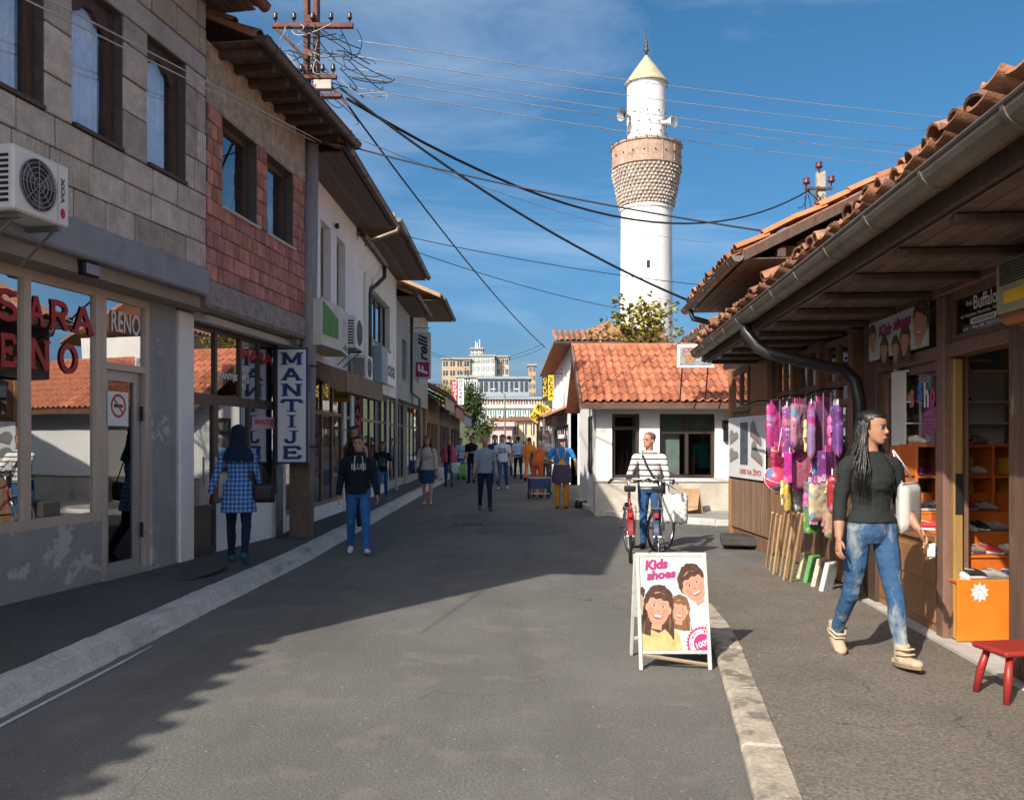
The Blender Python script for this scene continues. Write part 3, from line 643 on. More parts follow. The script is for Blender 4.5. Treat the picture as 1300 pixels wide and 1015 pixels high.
glazing(hr, 'door', ga, gd, .2, zgt, LO, (), (.75,), .07, bronze, gl_shop, .06, label='bronze framed glass shop door')
m = MB(); m.box(ga + .07, gd - .07, LO + .015, LO + .03, .27, .72); m.build('door_panel', flat('brown_panel', (.09, .06, .045), .5), hr)
m = MB(); m.tube([(gd - .12, LO - .05, 1.0), (gd - .12, LO - .05, 1.35)], .012, 6); m.build('door_handle', steel, hr)
gz = glazing(hr, 'transom_window', ga, gb, zgt, zgT, LO, (gd, gd + (gb - gd) * .36, gd + (gb - gd) * .66), (), .06, bronze, gl_shop, .06)
c1, c2, c3 = gd, gd + (gb - gd) * .36, gd + (gb - gd) * .66
m = MB(); lettering(m, 'MANTIJE', c1 + .08, c2 - .06, 2.3, 2.4, LO + .02, 0, .03); m.build('window_lettering', whiteprint, gz)
m = MB(); lettering(m, 'MARA', c2 + .06, gb - .15, 2.62, 2.78, LO + .02, 0, .03); m.build('window_lettering', redp, gz)
m = MB(); lettering(m, 'SVE', c2 + .06, c2 + .28, 2.46, 2.54, LO + .02, 0, .02); lettering(m, 'VRSTE', c2 + .06, c2 + .3, 2.34, 2.42, LO + .02, 0, .02); lettering(m, 'PO', c2 + .06, c2 + .2, 2.22, 2.3, LO + .02, 0, .02)
m.build('window_lettering', whiteprint, gz)
gz = glazing(hr, 'shop_window', gd, gb, zg0, zgt, LO, (gd + (gb - gd) * .5,), (), .06, bronze, gl_shop, .06)
m = MB(); m.box(gd + (gb - gd) * .56, gb - .1, LO + .012, LO + .02, 1.72, 1.88); pl = m.build('notice', pmat('pink_strip', (.6, .35, .42), .6, .1, 5, 0), gz)
m = MB(); lettering(m, 'MANTIJE', gd + (gb - gd) * .6, gb - .16, 1.75, 1.85, LO + .008, 0, .02); m.build('window_lettering', redp, gz)
# mannequins in the window
for k, (u, c) in enumerate(((gd + .45, (.5, .48, .45)), (gd + 1.2, (.25, .07, .1)), (gd + 1.9, (.08, .12, .25)))):
    o = thing('mannequin', ['pale draped dress form behind the bronze window', 'wine red draped dress form behind the bronze window', 'navy draped dress form behind the bronze window'][k], 'mannequin', L2.world(u, LO + .45, .78), L2.rz, 'dress forms in the clothes shop')
    m = MB(); m.lathe([(.16, .02), (.2, .1), (.17, .5), (.13, .62), (.17, .85), (.15, .98), (.05, 1.03), (.045, 1.12)], 14); m.build('dress', pmat('dress_%d' % k, c, .9, .3, 5, .4, 12), o, smooth=True)
    m = MB(); m.lathe([(.14, -.02), (.14, .0), (.015, .02), (.015, .1)], 12); m.build('stand', steel, o)
m = MB(); m.box(gd + .1, gb, LO + .1, LO + .9, .7, .775); m.build('window_ledge', midroom, hr)
# upper storey
v1 = (L2.u(283), L2.u(327)); v2 = (L2.u(340), L2.u(373)); zb0, zb1 = 4.24, 5.28
m = MB(); m.wall(u0, uE, 3.342, 6.0, [(*v1, zb0, zb1), (*v2, zb0, zb1)], .015, .4); uw2 = m.build('upper_wall', mortar, hr)
def brick(a, b, z0, z1):
    m = MB(); yo = random.uniform(-.008, .006); m.cbox(a + .005, b - .005, yo, .03, z0 + .005, z1 - .005, .006); m.build('brick', brickm, uw2)
rb = random.Random(4); nr = 5; hh = (zb0 - 3.34) / nr
for r in range(nr):
    u = u0 - .07 * (r % 2)
    while u < uE - .02:
        e = min(u + rb.uniform(.13, .16), uE)
        if uE - e < .07: e = uE
        brick(max(u, u0), e, 3.34 + r * hh, 3.34 + (r + 1) * hh); u = e
nr = 6; hh = (zb1 - zb0) / nr
for a, b in ((u0, v1[0]), (v1[1], v2[0]), (v2[1], uE)):
    for r in range(nr):
        nb = max(1, round((b - a) / .15)); off = .5 if (r % 2 and nb > 1) else 0
        ed = [a] + [a + (b - a) * (k + off * .6) / nb for k in range(1 if not off else 0, nb)] + [b]; ed = sorted(set(round(x, 4) for x in ed))
        for p, q in zip(ed, ed[1:]):
            if q - p > .04: brick(p, q, zb0 + r * hh, zb0 + (r + 1) * hh)
m = MB(); m.cbox(u0, uE, -.012, .03, zb1, 5.98, .02); m.build('render_band', pmat('straw_render', (.42, .34, .25), .95, .35, 7, 1.0, 25, fine=.2), hr)
for k, (a, b) in enumerate((v1, v2)):
    wn = glazing(hr, 'window', a + .01, b - .01, zb0 + .005, zb1 - .005, .12, (), (), .075, brownw, gl_up, .08)
    m = MB(); m.box(a - .02, b + .02, -.03, .14, zb0 - .03, zb0 + .004); m.build('sill', pmat('sill_cement', (.5, .46, .42), .9), wn)
    if k:
        m = MB(); m.add([(a + .08, .16, zb1 - .1), (a + .08 + (b - a) * .55, .3, zb1 - .1), (a + .08 + (b - a) * .7, .32, zb0 + .08), (a + .3, .2, zb0 + .08)], [(0, 1, 2, 3)]); m.build('curtain', curt, wn)
rf = roof(hr, u0 + .1, uE + .55, 0, .5, 6.02, 4, R(24))
soffit(rf, u0 + .1, uE + .55, -.5, .05, 5.975, 5, brownw_h)
for k in range(9):
    m = MB(); u = u0 + .25 + k * .4; m.cbox(u, u + .09, -.5, .02, 5.88, 5.972, .01); m.build('rafter', brownw, rf)
gutter(hr, u0 + .1, uE + .62, -.575, 6.03, .085, zincd)
tiles(rf, u0 + .15, uE + .5, -.52, 6.09, R(24), .2, .34, 2, tile_old, .5)
# upright of the gutter end
# ================================================================ electricity pole
pole = thing('electricity_pole', 'leaning grey electricity pole with rusty red crossarms and tangled wires', 'pole', (-2.97, 12.72, .15))
m = MB(); m.tube([(-.08, 0, -.15), (-.02, 0, 3.2), (.03, 0, 6.45)], [.135, .125, .11], 18); m.build('shaft', pmat('weathered_pole', (.3, .29, .29), .9, .2, 4, .5, 40, stretch=(6, 6, .8), spots=[((.16, .12, .09), 3, .55, .2, .5, (4, 4, .6))]), pole, smooth=True)
m = MB(); m.cbox(-.25, .03, -.15, -.06, -.12, 1.12, .01); m.cbox(-.26, -.2, -.16, .1, -.12, 1.14, .01); m.build('footing_brace', pmat('rusty_plate', (.17, .11, .085), .8, .3, 5, .4, 40, stretch=(4, 4, 1)), pole)
rust = pmat('red_oxide_steel', (.13, .05, .038), .75, .35, 9, .4, 60, spots=[((.06, .035, .03), 6, .54, .12, .7)])
m = MB()
for x in (-.07, .07): m.cbox(x - .035 + .03, x + .035 + .03, -.09, .09, 6.1, 8.9, .008)
for z in (6.5, 7.0, 7.5, 8.0, 8.5): m.box(-.06, .12, -.095, -.085, z, z + .1)
m.build('steel_head', rust, pole)
arms = [(-.52, .66, 7.4, .07), (-.3, .42, 6.66, .06)]
insul = pmat('brown_insulator', (.05, .025, .018), .3, .2, 5, 0)
for a, b, z, t in arms:
    m = MB(); m.cbox(a, b, -.14, -.1 + .03, z, z + t, .006); ar = m.build('crossarm', rust, pole)
    for k in range(5):
        x = a + .05 + (b - a - .1) * k / 4; mi_ = MB(); mi_.lathe([(.008, 0), (.008, .05), (.03, .05), (.038, .08), (.025, .1), (.034, .125), (.02, .15)], 10, (x, -.12, z + t)); mi_.build('insulator', insul, ar, smooth=True)
m = MB(); m.tube([(-.45, -.12, 7.38), (-.02, -.1, 6.95)], .022, 6); m.tube([(.3, -.12, 6.6), (.6, -.12, 6.25)], .02, 6); m.cbox(.2, .5, -.16, -.06, 6.38, 6.44, .01); m.build('brace', rust, pole)
m = MB(); m.cbox(-.28, .0, -.2, -.12, 6.52, 6.62, .01); m.cbox(.1, .36, -.2, -.1, 6.48, 6.62, .01); m.build('junction_box', pmat('pale_box', (.45, .38, .34), .7, .2, 5, 0), pole)
rw = random.Random(21); 
for k in range(64):
    m = MB(); p = Vector((rw.uniform(-.5, .8), -.16, rw.choice([6.45, 6.7, 7.0, 7.35]) + rw.uniform(-.1, .15))); q = p + Vector((rw.uniform(-.1, .75), rw.uniform(-.15, .25), rw.uniform(-.45, .12)))
    c = (p + q) / 2 + Vector((rw.uniform(-.25, .4), rw.uniform(-.2, .1), rw.uniform(-.4, .1)))
    pts = [p * (1 - t) ** 2 + c * 2 * t * (1 - t) + q * t * t for t in [i / 9 for i in range(10)]]
    m.tube(pts, rw.uniform(.005, .009), 5, cap=False); m.build('loose_wire', blackm if rw.random() < .75 else pmat('grey_wire2', (.3, .3, .28), .5), pole)
# vertical light box sign
o = thing('vertical_sign', 'tall white light box sign with blue serif letters hung beside the pole', 'sign', (-3.37, 12.36, 1.22), 0)
sw, sh = .46, 1.66
m = MB(); m.cbox(0, sw, 0, .13, 0, sh, .012); m.build('case', pmat('blue_frame', (.03, .05, .12), .5, .1, 4, 0), o)
m = MB(); m.box(.03, sw - .03, -.004, -.001, .03, sh - .03); m.build('panel', pmat('sign_white', (.68, .7, .7), .5, .06, 3, 0, spots=[((.4, .42, .42), 3, .62, .1, .4)]), o)
m = MB(); m2 = MB(); lh = (sh - .1) / 7
for k, c in enumerate('MANTIJE'):
    z1 = sh - .06 - k * lh; a, b = (.08, sw - .08) if c not in 'IJ' else (.1, sw - .1)
    serif_letter(m2, c, a - .012, b + .012, z1 - lh * .86, z1 - lh * .04, -.006, 0, .25); serif_letter(m, c, a, b, z1 - lh * .84, z1 - lh * .06, -.009, 0, .19)
m2.build('letter_outline', pmat('pale_blue_print', (.45, .5, .6), .5), o); m.build('lettering', bluep, o)
m = MB(); m.tube([(sw - .01, .06, sh * .85), (sw + .08, .3, sh * .85)], .015, 6); m.tube([(sw - .01, .06, sh * .15), (sw + .08, .3, sh * .15)], .015, 6); m.build('bracket', blackm, o)
# drain pipe under the sign
m = MB(); m.tube([(-3.3, 12.3, .19), (-3.3, 12.3, 1.2)], .05, 10); tag(m.build('drain_pipe', pmat('green_grey_pipe', (.12, .15, .14), .6), smooth=True), 'short grey drain pipe below the vertical sign', 'pipe')
# ================================================================ left row beyond the pole
def plaster_house(name, label, X, Y0, Y1, ze, ov, wm, wins, slope=.02, zsplit=2.75, rec=.23, shopcols=3, shopmat=None, eave='boards', run=4, tilesrow=True, gm=None, gut=True, frame=None, zdoor=.2, rows=(2.05,), uwm=None):
    fc = Fac(X, Y0, slope, 1.0); ln = (Y1 - Y0) / fc.d.y
    h = thing(name, label, 'house', fc.world(0), fc.rz)
    mass(h, .006, ln - .006, rec + .12, 0, ze - .05, wm, 6, 1.8, midroom, floors=(zsplit,))
    m = MB(); m.wall(.002, ln - .002, zsplit, ze, [w[:4] for w in wins], 0, .3); m.box(.002, ln - .002, .002, rec + .3, zsplit - .12, zsplit - .002); m.build('upper_wall', uwm or wm, h)
    for w in wins:
        nc = w[4]; wn = glazing(h, 'window', w[0] + .004, w[1] - .004, w[2] + .004, w[3] - .004, .13, [w[0] + (w[1] - w[0]) * k / nc for k in range(1, nc)], (), .06, frame or bronze, gl_up, .06)
        m = MB(); m.cbox(w[0] - .03, w[1] + .03, -.03, .13, w[2] - .05, w[2] + .002, .008); m.build('sill', concrete, wn)
    fm = frame or bronze
    pm = MB(); pm.cbox(.004, .2, rec - .02, rec + .28, 0, zsplit - .13, .015); pm.build('pillar', shopmat or wm, h)
    pm = MB(); pm.cbox(ln - .2, ln - .004, rec - .02, rec + .28, 0, zsplit - .13, .015); pm.build('pillar', shopmat or wm, h)
    pm = MB(); pm.box(.2, ln - .2, rec, rec + .25, 0, .42); pm.build('plinth', shopmat or wm, h)
    glazing(h, 'shop_window', .2, ln - .2, .42, zsplit - .13, rec + .02, [.2 + (ln - .4) * k / shopcols for k in range(1, shopcols)], rows, .07, fm, gm or gl_shop, .06)
    # goods on the display floor: folded cloth and hanging garments read through the glass
    rg = random.Random(int(Y0 * 10))
    for k in range(int(ln / .42)):
        u = .35 + k * .42 + rg.uniform(-.05, .05)
        if u > ln - .35: break
        c = rg.choice([(.5, .06, .06), (.55, .5, .42), (.1, .14, .3), (.6, .3, .1), (.06, .06, .06), (.45, .1, .25), (.5, .48, .5)])
        m = MB(); zz = rg.uniform(.9, 1.5); tw = rg.uniform(.13, .19)
        m.lathe([(tw * .9, zz - .5), (tw, zz - .3), (tw * .8, zz + .1), (tw * .95, zz + .3), (tw * .3, zz + .38), (.01, zz + .46)], 9, (u, rec + .55, 0))
        m.build('hanging_garment', pmat('garment_%.2f_%.2f' % c[:2], c, .9, .3, 6, .3, 14), h, smooth=True)
    m = MB(); m.tube([(.25, rec + .55, 1.97), (ln - .25, rec + .55, 1.97)], .015, 6); m.build('garment_rail', steel, h)
    rf = roof(h, -.02, ln + .02, 0, ov, ze, run, R(23))
    if eave == 'boards':
        soffit(rf, -.02, ln + .02, -ov, .05, ze - .045, max(3, int(ov / .13)), brownw_h)
        m = MB(); m.cbox(-.02, ln + .02, -ov - .022, -ov - .002, ze - .06, ze + .1, .006); m.build('fascia', brownw, rf)
    if tilesrow: tiles(rf, .0, ln, -ov - .03, ze + .09, R(23), .2, .34, 1, tile_old, .4, seed=int(Y0))
    if gut: gutter(h, -.02, ln + .02, -ov - .1, ze + .03, .07, zincd)
    return fc, h, ln, rf
LW = -3.2
fc = Fac(-3.17, 12.75, .02, 1)
u_ = lambda px: fc.u(px)
B3, h3, ln3, rf3 = plaster_house('white_house', 'white plastered house with two tall dark upper windows behind the pole', -3.17, 12.75, 17.2, 5.82, .66, whitepl,
    [(u_(407), u_(420), 3.93, 5.2, 1), (u_(427.5), u_(438.5), 3.93, 5.2, 1)], zsplit=2.9, shopcols=5, gm=gl_soft, frame=pmat('tan_frame', (.27, .17, .1), .6, .2, 4, 0))
m = MB(); m.lathe([(.05, 0), (.05, .05)], 12); o = m.build('vent_cap', blackm, h3, loc=(u_(425), -.02, 5.33), rot=(R(90), 0, 0))
m = MB(); u0, u1 = u_(402), u_(441); m.prism([(-.62, 2.3), (-.62, 2.62), (.2, 2.9), (.2, 2.78), (-.5, 2.3)], 0.5, u1 + .15, 'x'); cn_ = m.build('canopy', pmat('wood_canopy', (.23, .155, .1), .75, .3, 3, .3, 30, stretch=(8, 1, 1)), h3)
for k in range(12):
    m = MB(); a = .5 + (u1 - .35) * k / 12; m.cbox(a + .004, a + (u1 - .35) / 12 - .004, -.645, -.622, 2.3, 2.62, .004); m.build('canopy_board', pmat('wood_canopy', (.23, .155, .1)), cn_)
# green and white bicycle sign
ua, za = B3.uz(401, 447, -.3); ub, zb = B3.uz(433, 412, -.3)
o = thing('shop_sign', 'white shop sign with green striped awning and old bicycle drawing', 'sign', B3.world(ua - .05, -.3, 2.95), B3.rz)
sw = ub - ua + .1; sh = .68
m = MB(); m.prism([(0, 0), (0, -.1), (sw * .5, -.2), (sw, -.1), (sw, .28), (0, .28)], 0, sh, 'z'); m.build('case', pmat('cream_case', (.6, .57, .5), .6, .1, 3, 0), o)
def onface(mb, poly, mi=0, eps=.004):   # map (u,z) to the kinked front
    vs = []
    for a, b in poly:
        y = -.1 - .1 * (1 - abs(a / sw - .5) * 2) - eps; vs.append((a, y, b))
    mb.add(vs, [tuple(range(len(vs)))], mi)
m = MB()
for k in range(5): a = sw * (.02 + .078 * k); onface(m, [(a, .16), (a + sw * .07, .16), (a + sw * .07, .63 - .04 * k), (a, .66 - .04 * k)])
onface(m, [(sw * .55, .05), (sw * .95, .05), (sw * .95, .14), (sw * .75, .16)]); m.build('green_awning_print', flat('green_print', (.04, .25, .03)), o)
m = MB()
for cx, cz, r in ((.62, .38, .15), (.84, .3, .06)):
    po = arc(cx * sw, cz, r * .75, r, 0, 360, 22); pi = arc(cx * sw, cz, r * .6, r * .8, 0, 360, 22)
    for i in range(22): onface(m, [po[i], po[i + 1], pi[i + 1], pi[i]], 0, .006)
onface(m, [(.62 * sw, .5), (.84 * sw, .42), (.84 * sw, .445), (.62 * sw, .53)], 0, .007); m.build('bicycle_print', flat('maroon_print', (.18, .07, .09)), o)
# two outdoor units
ua, za = B3.uz(452, 447, -.36); ub, zb = B3.uz(464, 412, -.36)
ac_unit('air_conditioner', 'white air conditioner on the white house beside the bicycle sign', B3, ua, ua + .72, 0, .3, 3.2, 3.78)
ac_unit('air_conditioner', 'lower white air conditioner with square grille under the other unit', B3, ua + 1.0, ua + 1.65, 0, .3, 2.72, 3.18)
# vertical red sign
o = thing('vertical_sign', 'narrow red and white vertical sign at the tan shop window', 'sign', at(450, 600, 16.6) * 1, 0); o.location.z = 1.25
m = MB(); m.cbox(0, .12, 0, .05, 0, 1.15, .006); m.build('panel', pmat('red_sign', (.45, .03, .05), .6, .1, 4, 0), o)
m = MB(); lettering(m, 'MANTIL', .02, .1, .02, 1.13, -.003, 0, .02, vertical=True); m.build('lettering', whiteprint, o)
m = MB(); m.box(-.5, 0, .02, .035, .5, .52); m.build('bracket', steel, o)
m = MB(); m.box(0, .3, 0, .02, 0, .32); oy = tag(m.build('yellow_notice', pmat('yellow_print', (.7, .42, .02), .6), None, loc=(-3.22, 15.6, 2.25)), 'small yellow notice with black text under the wooden canopy', 'notice')
m = MB(); lettering(m, 'ŠIJEM', .04, .26, .17, .27, -.003); lettering(m, 'KROJIM', .04, .26, .05, .14, -.003); m.build('lettering', blackp, oy)
# ---- narrow white house with coved eave
B4a, h4a, ln4a, rf4a = plaster_house('narrow_white_house', 'narrow white house with coved white eave and hanging downpipe', -3.25, 17.2, 18.95, 5.62, .22, whitepl,
    [(.55, .85, 3.6, 4.75, 1)], slope=0, zsplit=2.85, shopcols=2, eave='none', tilesrow=True, run=2, gut=False)
m = MB(); m.prism([(-.24, 5.62), (0.0, 5.2), (.002, 5.62)], .0, ln4a + 1.3, 'x'); m.build('cove', whitepl, h4a)
gutter(h4a, -.03, ln4a + 1.3, -.29, 5.66, .075, zincd)
m = MB(); m.tube([(ln4a + 1.15, -.29, 5.6), (ln4a + 1.15, -.29, 5.35), (ln4a + .9, -.12, 5.1), (ln4a + .5, -.07, 4.95), (ln4a + .42, -.07, 4.8), (ln4a + .42, -.07, 2.9)], .05, 10); m.build('downpipe', zincd, h4a, smooth=True)
# ---- house with four upper lights
fc = Fac(-3.2, 18.95, 0, 1)
B4, h4, ln4, rf4 = plaster_house('cream_house', 'cream plastered house with a band of four dark upper windows', -3.2, 18.95, 24, 6.05, .78, creampl,
    [(fc.u(470), fc.u(495), 3.9, 5.06, 4)], slope=0, zsplit=2.85, shopcols=5)
rfx = MB(); rfx.prism([(-.78, 6.06), (0.4, 6.5), (.4, 6.62), (-.78, 6.18)], -1.25, -.03, 'x'); rfx.box(-1.25, -.03, -.78, .3, 6.0, 6.04); ob = rfx.build('roof_overrun', tileo, h4)
m = MB(); m.cbox(-1.3, -1.24, -.82, -.2, 5.95, 6.2, .01); m.build('verge_board', pmat('lit_wood', (.4, .26, .14), .8, .2, 4, .2), h4)
gutter(h4, -1.3, -.03, -.88, 6.08, .07, zinc)
m = MB(); m.tube([(-1.2, -.88, 6.02), (-1.2, -.85, 5.85), (-1.15, -.4, 5.7), (-1.1, -.12, 5.6)], .045, 8); m.build('downpipe', zinc, h4, smooth=True)
ua, ub = B4.u(481.5), B4.u(497.5)
o = thing('shop_sign', 'white wall sign with red letter below the four dark windows', 'sign', B4.world(ua, 0, 2.98), 0 + B4.rz)
m = MB(); m.cbox(0, ub - ua, -.1, -.01, 0, .72, .01); m.build('panel', whitep, o)
m = MB(); lettering(m, 'K', .1, .6, .1, .62, -.104, 0, .05); m.build('red_letter', redp, o)
m = MB(); lettering(m, 'osa', .7, ub - ua - .2, .2, .5, -.104, 0, .03, .2); m.build('lettering', blackp, o)
m = MB(); m.cbox(0, .95, -.22, -.01, 0, .85, .02); tag(m.build('meter_cabinet', pmat('blue_grey_cabinet', (.27, .32, .37), .6, .1, 4, 0), None, loc=B4.world(ua - 1.05, 0, 2.9), rot=(0, 0, B4.rz)), 'pale blue grey cabinet on the cream house wall', 'cabinet')
# ---- grey houses to the end of the terrace
B5a, h5a, ln5a, rf5a = plaster_house('grey_house', 'grey rendered house with a low dark lean to eave', -3.25, 24, 28, 5.6, .5, pmat('grey_render', (.34, .34, .34), .9, .15, 2, .3, 30), [(1.6, 2.6, 3.4, 4.6, 1)], slope=0, zsplit=2.9, shopcols=4)
B5b, h5b, ln5b, rf5b = plaster_house('end_terrace_house', 'last tall house of the terrace with wide brown eaves', -3.2, 28, 33, 6.15, .9, pmat('dim_render', (.4, .38, .35), .9, .15, 2, .3, 30), [(.8, 1.8, 3.6, 4.8, 2)], slope=0, zsplit=2.9, shopcols=4)
m = MB(); m.prism([(-.9, 6.16), (2, 7.4), (2, 7.5), (-.9, 6.28)], -.3, -.03, 'x'); m.build('verge_board', pmat('lit_wood', (.4, .26, .14)), h5b)
m = MB(); m.box(-.001, .2, -.06, .0, 0.2, 5.5); m.build('wall_pier', pmat('grey_render', (.34, .34, .34)), h5a)
m = MB(); m.tube([(3.7, -.05, 5.5), (3.7, -.05, 3.1), (3.7, -.3, 2.9), (3.7, -.3, .3)], .05, 8); m.build('downpipe', zinc, h5a, smooth=True)
# hanging sign with slanted lettering
o = thing('hanging_sign', 'white hanging sign with black slanted letters and pink base', 'sign', (-3.05, 27.0, 3.5), 0)
m = MB(); m.cbox(0, .52, 0, .12, 0, 1.45, .012); m.build('case', pmat('sign_grey', (.5, .52, .5), .5, .06, 3, 0), o)
m = MB(); m.box(.05, .47, -.004, -.001, .06, .52); m.build('pink_base', flat('crimson_print', (.36, .02, .09)), o)
m = MB(); lettering(m, 'relli', .12, .42, .56, 1.38, -.003, 0, .03, .3, rot=1); m.build('lettering', blackp, o)
m = MB(); lettering(m, 'F', .12, .42, .14, .46, -.007, 0, .03, .3, rot=1); m.build('letter', whiteprint, o)
m = MB(); m.tube([(-.2, .06, 1.6), (.5, .06, 1.6)], .015, 6); m.tube([(.05, .06, 1.45), (.05, .06, 1.6)], .01, 5); m.tube([(.45, .06, 1.45), (.45, .06, 1.6)], .01, 5); m.build('bracket', steel, o)
# ---- row of low tiled shops
for k, (ya, yb, ze, c) in enumerate(((33.1, 39, 3.35, (.3, .2, .13)), (39.1, 46, 3.2, (.25, .2, .17)), (46.1, 55, 3.05, (.4, .3, .22)))):
    fc = Fac(-3.3, ya, .0, 1); ln = yb - ya
    h = thing('low_tiled_shop', ['low tiled shop next to the end of the terrace', 'middle low tiled shop of the far row', 'last low tiled shop before the trees'][k], 'shop', fc.world(0), fc.rz)
    mass(h, 0, ln, .3, 0, ze, creampl, 4, 1.6, midroom); m = MB(); m.wall(0, ln, 0, ze, [(.5 + j * (ln - 1) / 3 + .1, .5 + (j + 1) * (ln - 1) / 3 - .1, .2 if j == 1 else .8, 2.3) for j in range(3)], 0, .28); m.build('wall', pmat('shop_boarding_%d' % k, c, .85, .25, 3, .3, 30), h)
    for j in range(3): glazing(h, 'shop_window', .5 + j * (ln - 1) / 3 + .1, .5 + (j + 1) * (ln - 1) / 3 - .1, .2 if j == 1 else .8, 2.3, .1, (), (), .06, brownw, gl_shop, .05)
    rf = roof(h, -.05, ln + .05, 0, .7, ze, 2.4, R(28)); tiles(rf, 0, ln, -.72, ze + .07, R(28), .22, .36, 2 if k == 0 else 1, tile_old, .4, seed=k); gutter(h, -.05, ln + .05, -.78, ze, .06, zincd)
    m = MB(); m.cbox(.3, ln - .5, -.75, -.7, ze - .55, ze - .05, .01); m.build('sign_board', pmat('shop_board_%d' % k, ((.45, .38, .3), (.5, .2, .15), (.55, .5, .42))[k], .7, .15, 4, 0), h)
o = thing('exchange_sign', 'red and white vertical pair of signs on a mast above the low shops', 'sign', at(573, 512, 40) * 1, 0)
m = MB(); m.cbox(0, .3, 0, .08, 0, 1.05, .01); m.build('red_panel', pmat('red_sign', (.45, .03, .05)), o); m = MB(); m.cbox(.305, .58, 0, .08, -.06, 1.15, .01); m.build('white_panel', whitep, o)
m = MB(); lettering(m, 'MENJAC', .07, .23, .03, 1.02, -.004, 0, .02, vertical=True); m.build('lettering', whiteprint, o)
m = MB(); lettering(m, 'DOLAR', .37, .51, .2, 1.12, -.004, 0, .03, vertical=True); m.build('lettering', bluep, o); m = MB(); m.ring((.44, -.004, .06), (0, 1, 0), .06, .012, 16, 4); m.build('round_mark', bluep, o)
m = MB(); m.tube([(-.5, .05, -2.2), (-.5, .05, 1.0)], .03, 6); m.tube([(-.5, .05, .95), (.0, .05, .95)], .02, 5); m.tube([(-.5, .05, .35), (.0, .05, .75)], .02, 5); m.build('mast', zinc, o)
# ================================================================ right: shoe shop
RW = Fac(3.235, 6.47, -.0755, -1.0)
hs_ = thing('shoe_shop', 'low timber shoe shop with deep gutter eave and old clay tiles', 'shop', RW.world(0), RW.rz)
woodr = pmat('red_brown_wood', (.19, .105, .072), .5, .28, 3, .25, 30, stretch=(5, 5, .7), spots=[((.06, .035, .028), 3, .58, .15, .5)])
woodo = pmat('orange_brown_wood', (.3, .145, .06), .5, .25, 3, .2, 30, stretch=(5, 5, .8))
uW0, uW1 = RW.u(1116), RW.u(1193); uP = RW.u(1203); uDd = RW.u(1288)
uR0 = RW.u(1100); uN = 4.6
zl = .82; zh = 2.16; zt = 2.26; zc = 2.62
m = MB(); m.cbox(uR0, uW0, -.03, .2, .05, zc, .012); m.build('post', brownw, hs_)
m = MB(); m.cbox(uW1, uP, -.03, .16, .05, zc, .012); m.build('post', woodr, hs_)
m = MB(); m.cbox(uDd, uDd + .22, -.04, .2, .05, zc, .012); m.build('post', pmat('worn_jamb', (.13, .075, .05), .7, .35, 4, .3, 30, stretch=(6, 6, .6), spots=[((.35, .27, .2), 3, .6, .05, .7, (3, 3, .7))]), hs_)
m = MB(); m.wall(uDd + .22, uN, .05, zc, [], 0, .2); m.build('side_wall', woodr, hs_)
m = MB(); m.cbox(uW0, uDd, -.02, .14, zh, zt, .01); m.cbox(uW0 - .1, uN, -.04, .16, zc, zc + .18, .01); m.build('transom_rail', woodr, hs_)
m = MB(); m.cbox(uW0, uW1, .0, .14, .06, zl - .06, .01); m.build('stall_riser', woodo, hs_)
m = MB(); m.cbox(uW0 + .06, uW1 - .06, -.012, .004, .14, .4, .012); m.build('riser_panel', woodo, hs_); m = MB(); m.cbox(uW0 + .06, uW1 - .06, -.012, .004, .45, zl - .12, .012); m.build('riser_panel', woodo, hs_)
m = MB(); m.cbox(uW0, uW1, -.03, .14, zl - .06, zl, .008); m.build('window_sill', woodo, hs_)
m = MB(); m.box(uR0, uDd + .3, -.1, .12, 0, .075); m.build('threshold', pmat('pale_step', (.45, .42, .38), .8, .2, 5, .2), hs_)
gz = glazing(hs_, 'shop_window', uW0, uW1, zl, zh, .03, (), (), .07, woodr, glass('shoe_window_glass', (.7, .74, .74), 2.0, 0, .15), .06)
m = MB()      # blinds drawn behind the glass
for i in range(40):
    z = zl + .08 + i * .031; m.add([(uW0 + .3, .16, z), (uW1 - .05, .16, z), (uW1 - .05, .175, z + .018), (uW0 + .3, .175, z + .018)], [(0, 1, 2, 3)])
m.build('blind', pmat('grey_blind', (.35, .37, .38), .6), gz)
cols = [(.35, .02, .2), (.55, .57, .6), (.2, .4, .08), (.55, .2, .1), (.08, .2, .5), (.65, .65, .65), (.5, .05, .25), (.2, .5, .1), (.1, .3, .5)]
for k, c in enumerate('Kidsshoes'):
    m = MB(); px = 1124 + k * 7.6 + (3 if k > 3 else 0); a = RW.u(px); b = RW.u(px + 6.2); z = 1.83 + (.05 if k % 3 == 1 else 0) - .004 * k
    lettering(m, c, a, b, z, z + (.2 if c in 'Kdh' else .15), .048, 0, .04); m.build('window_letter', flat('letter_colour_%d' % k, cols[k]), gz)
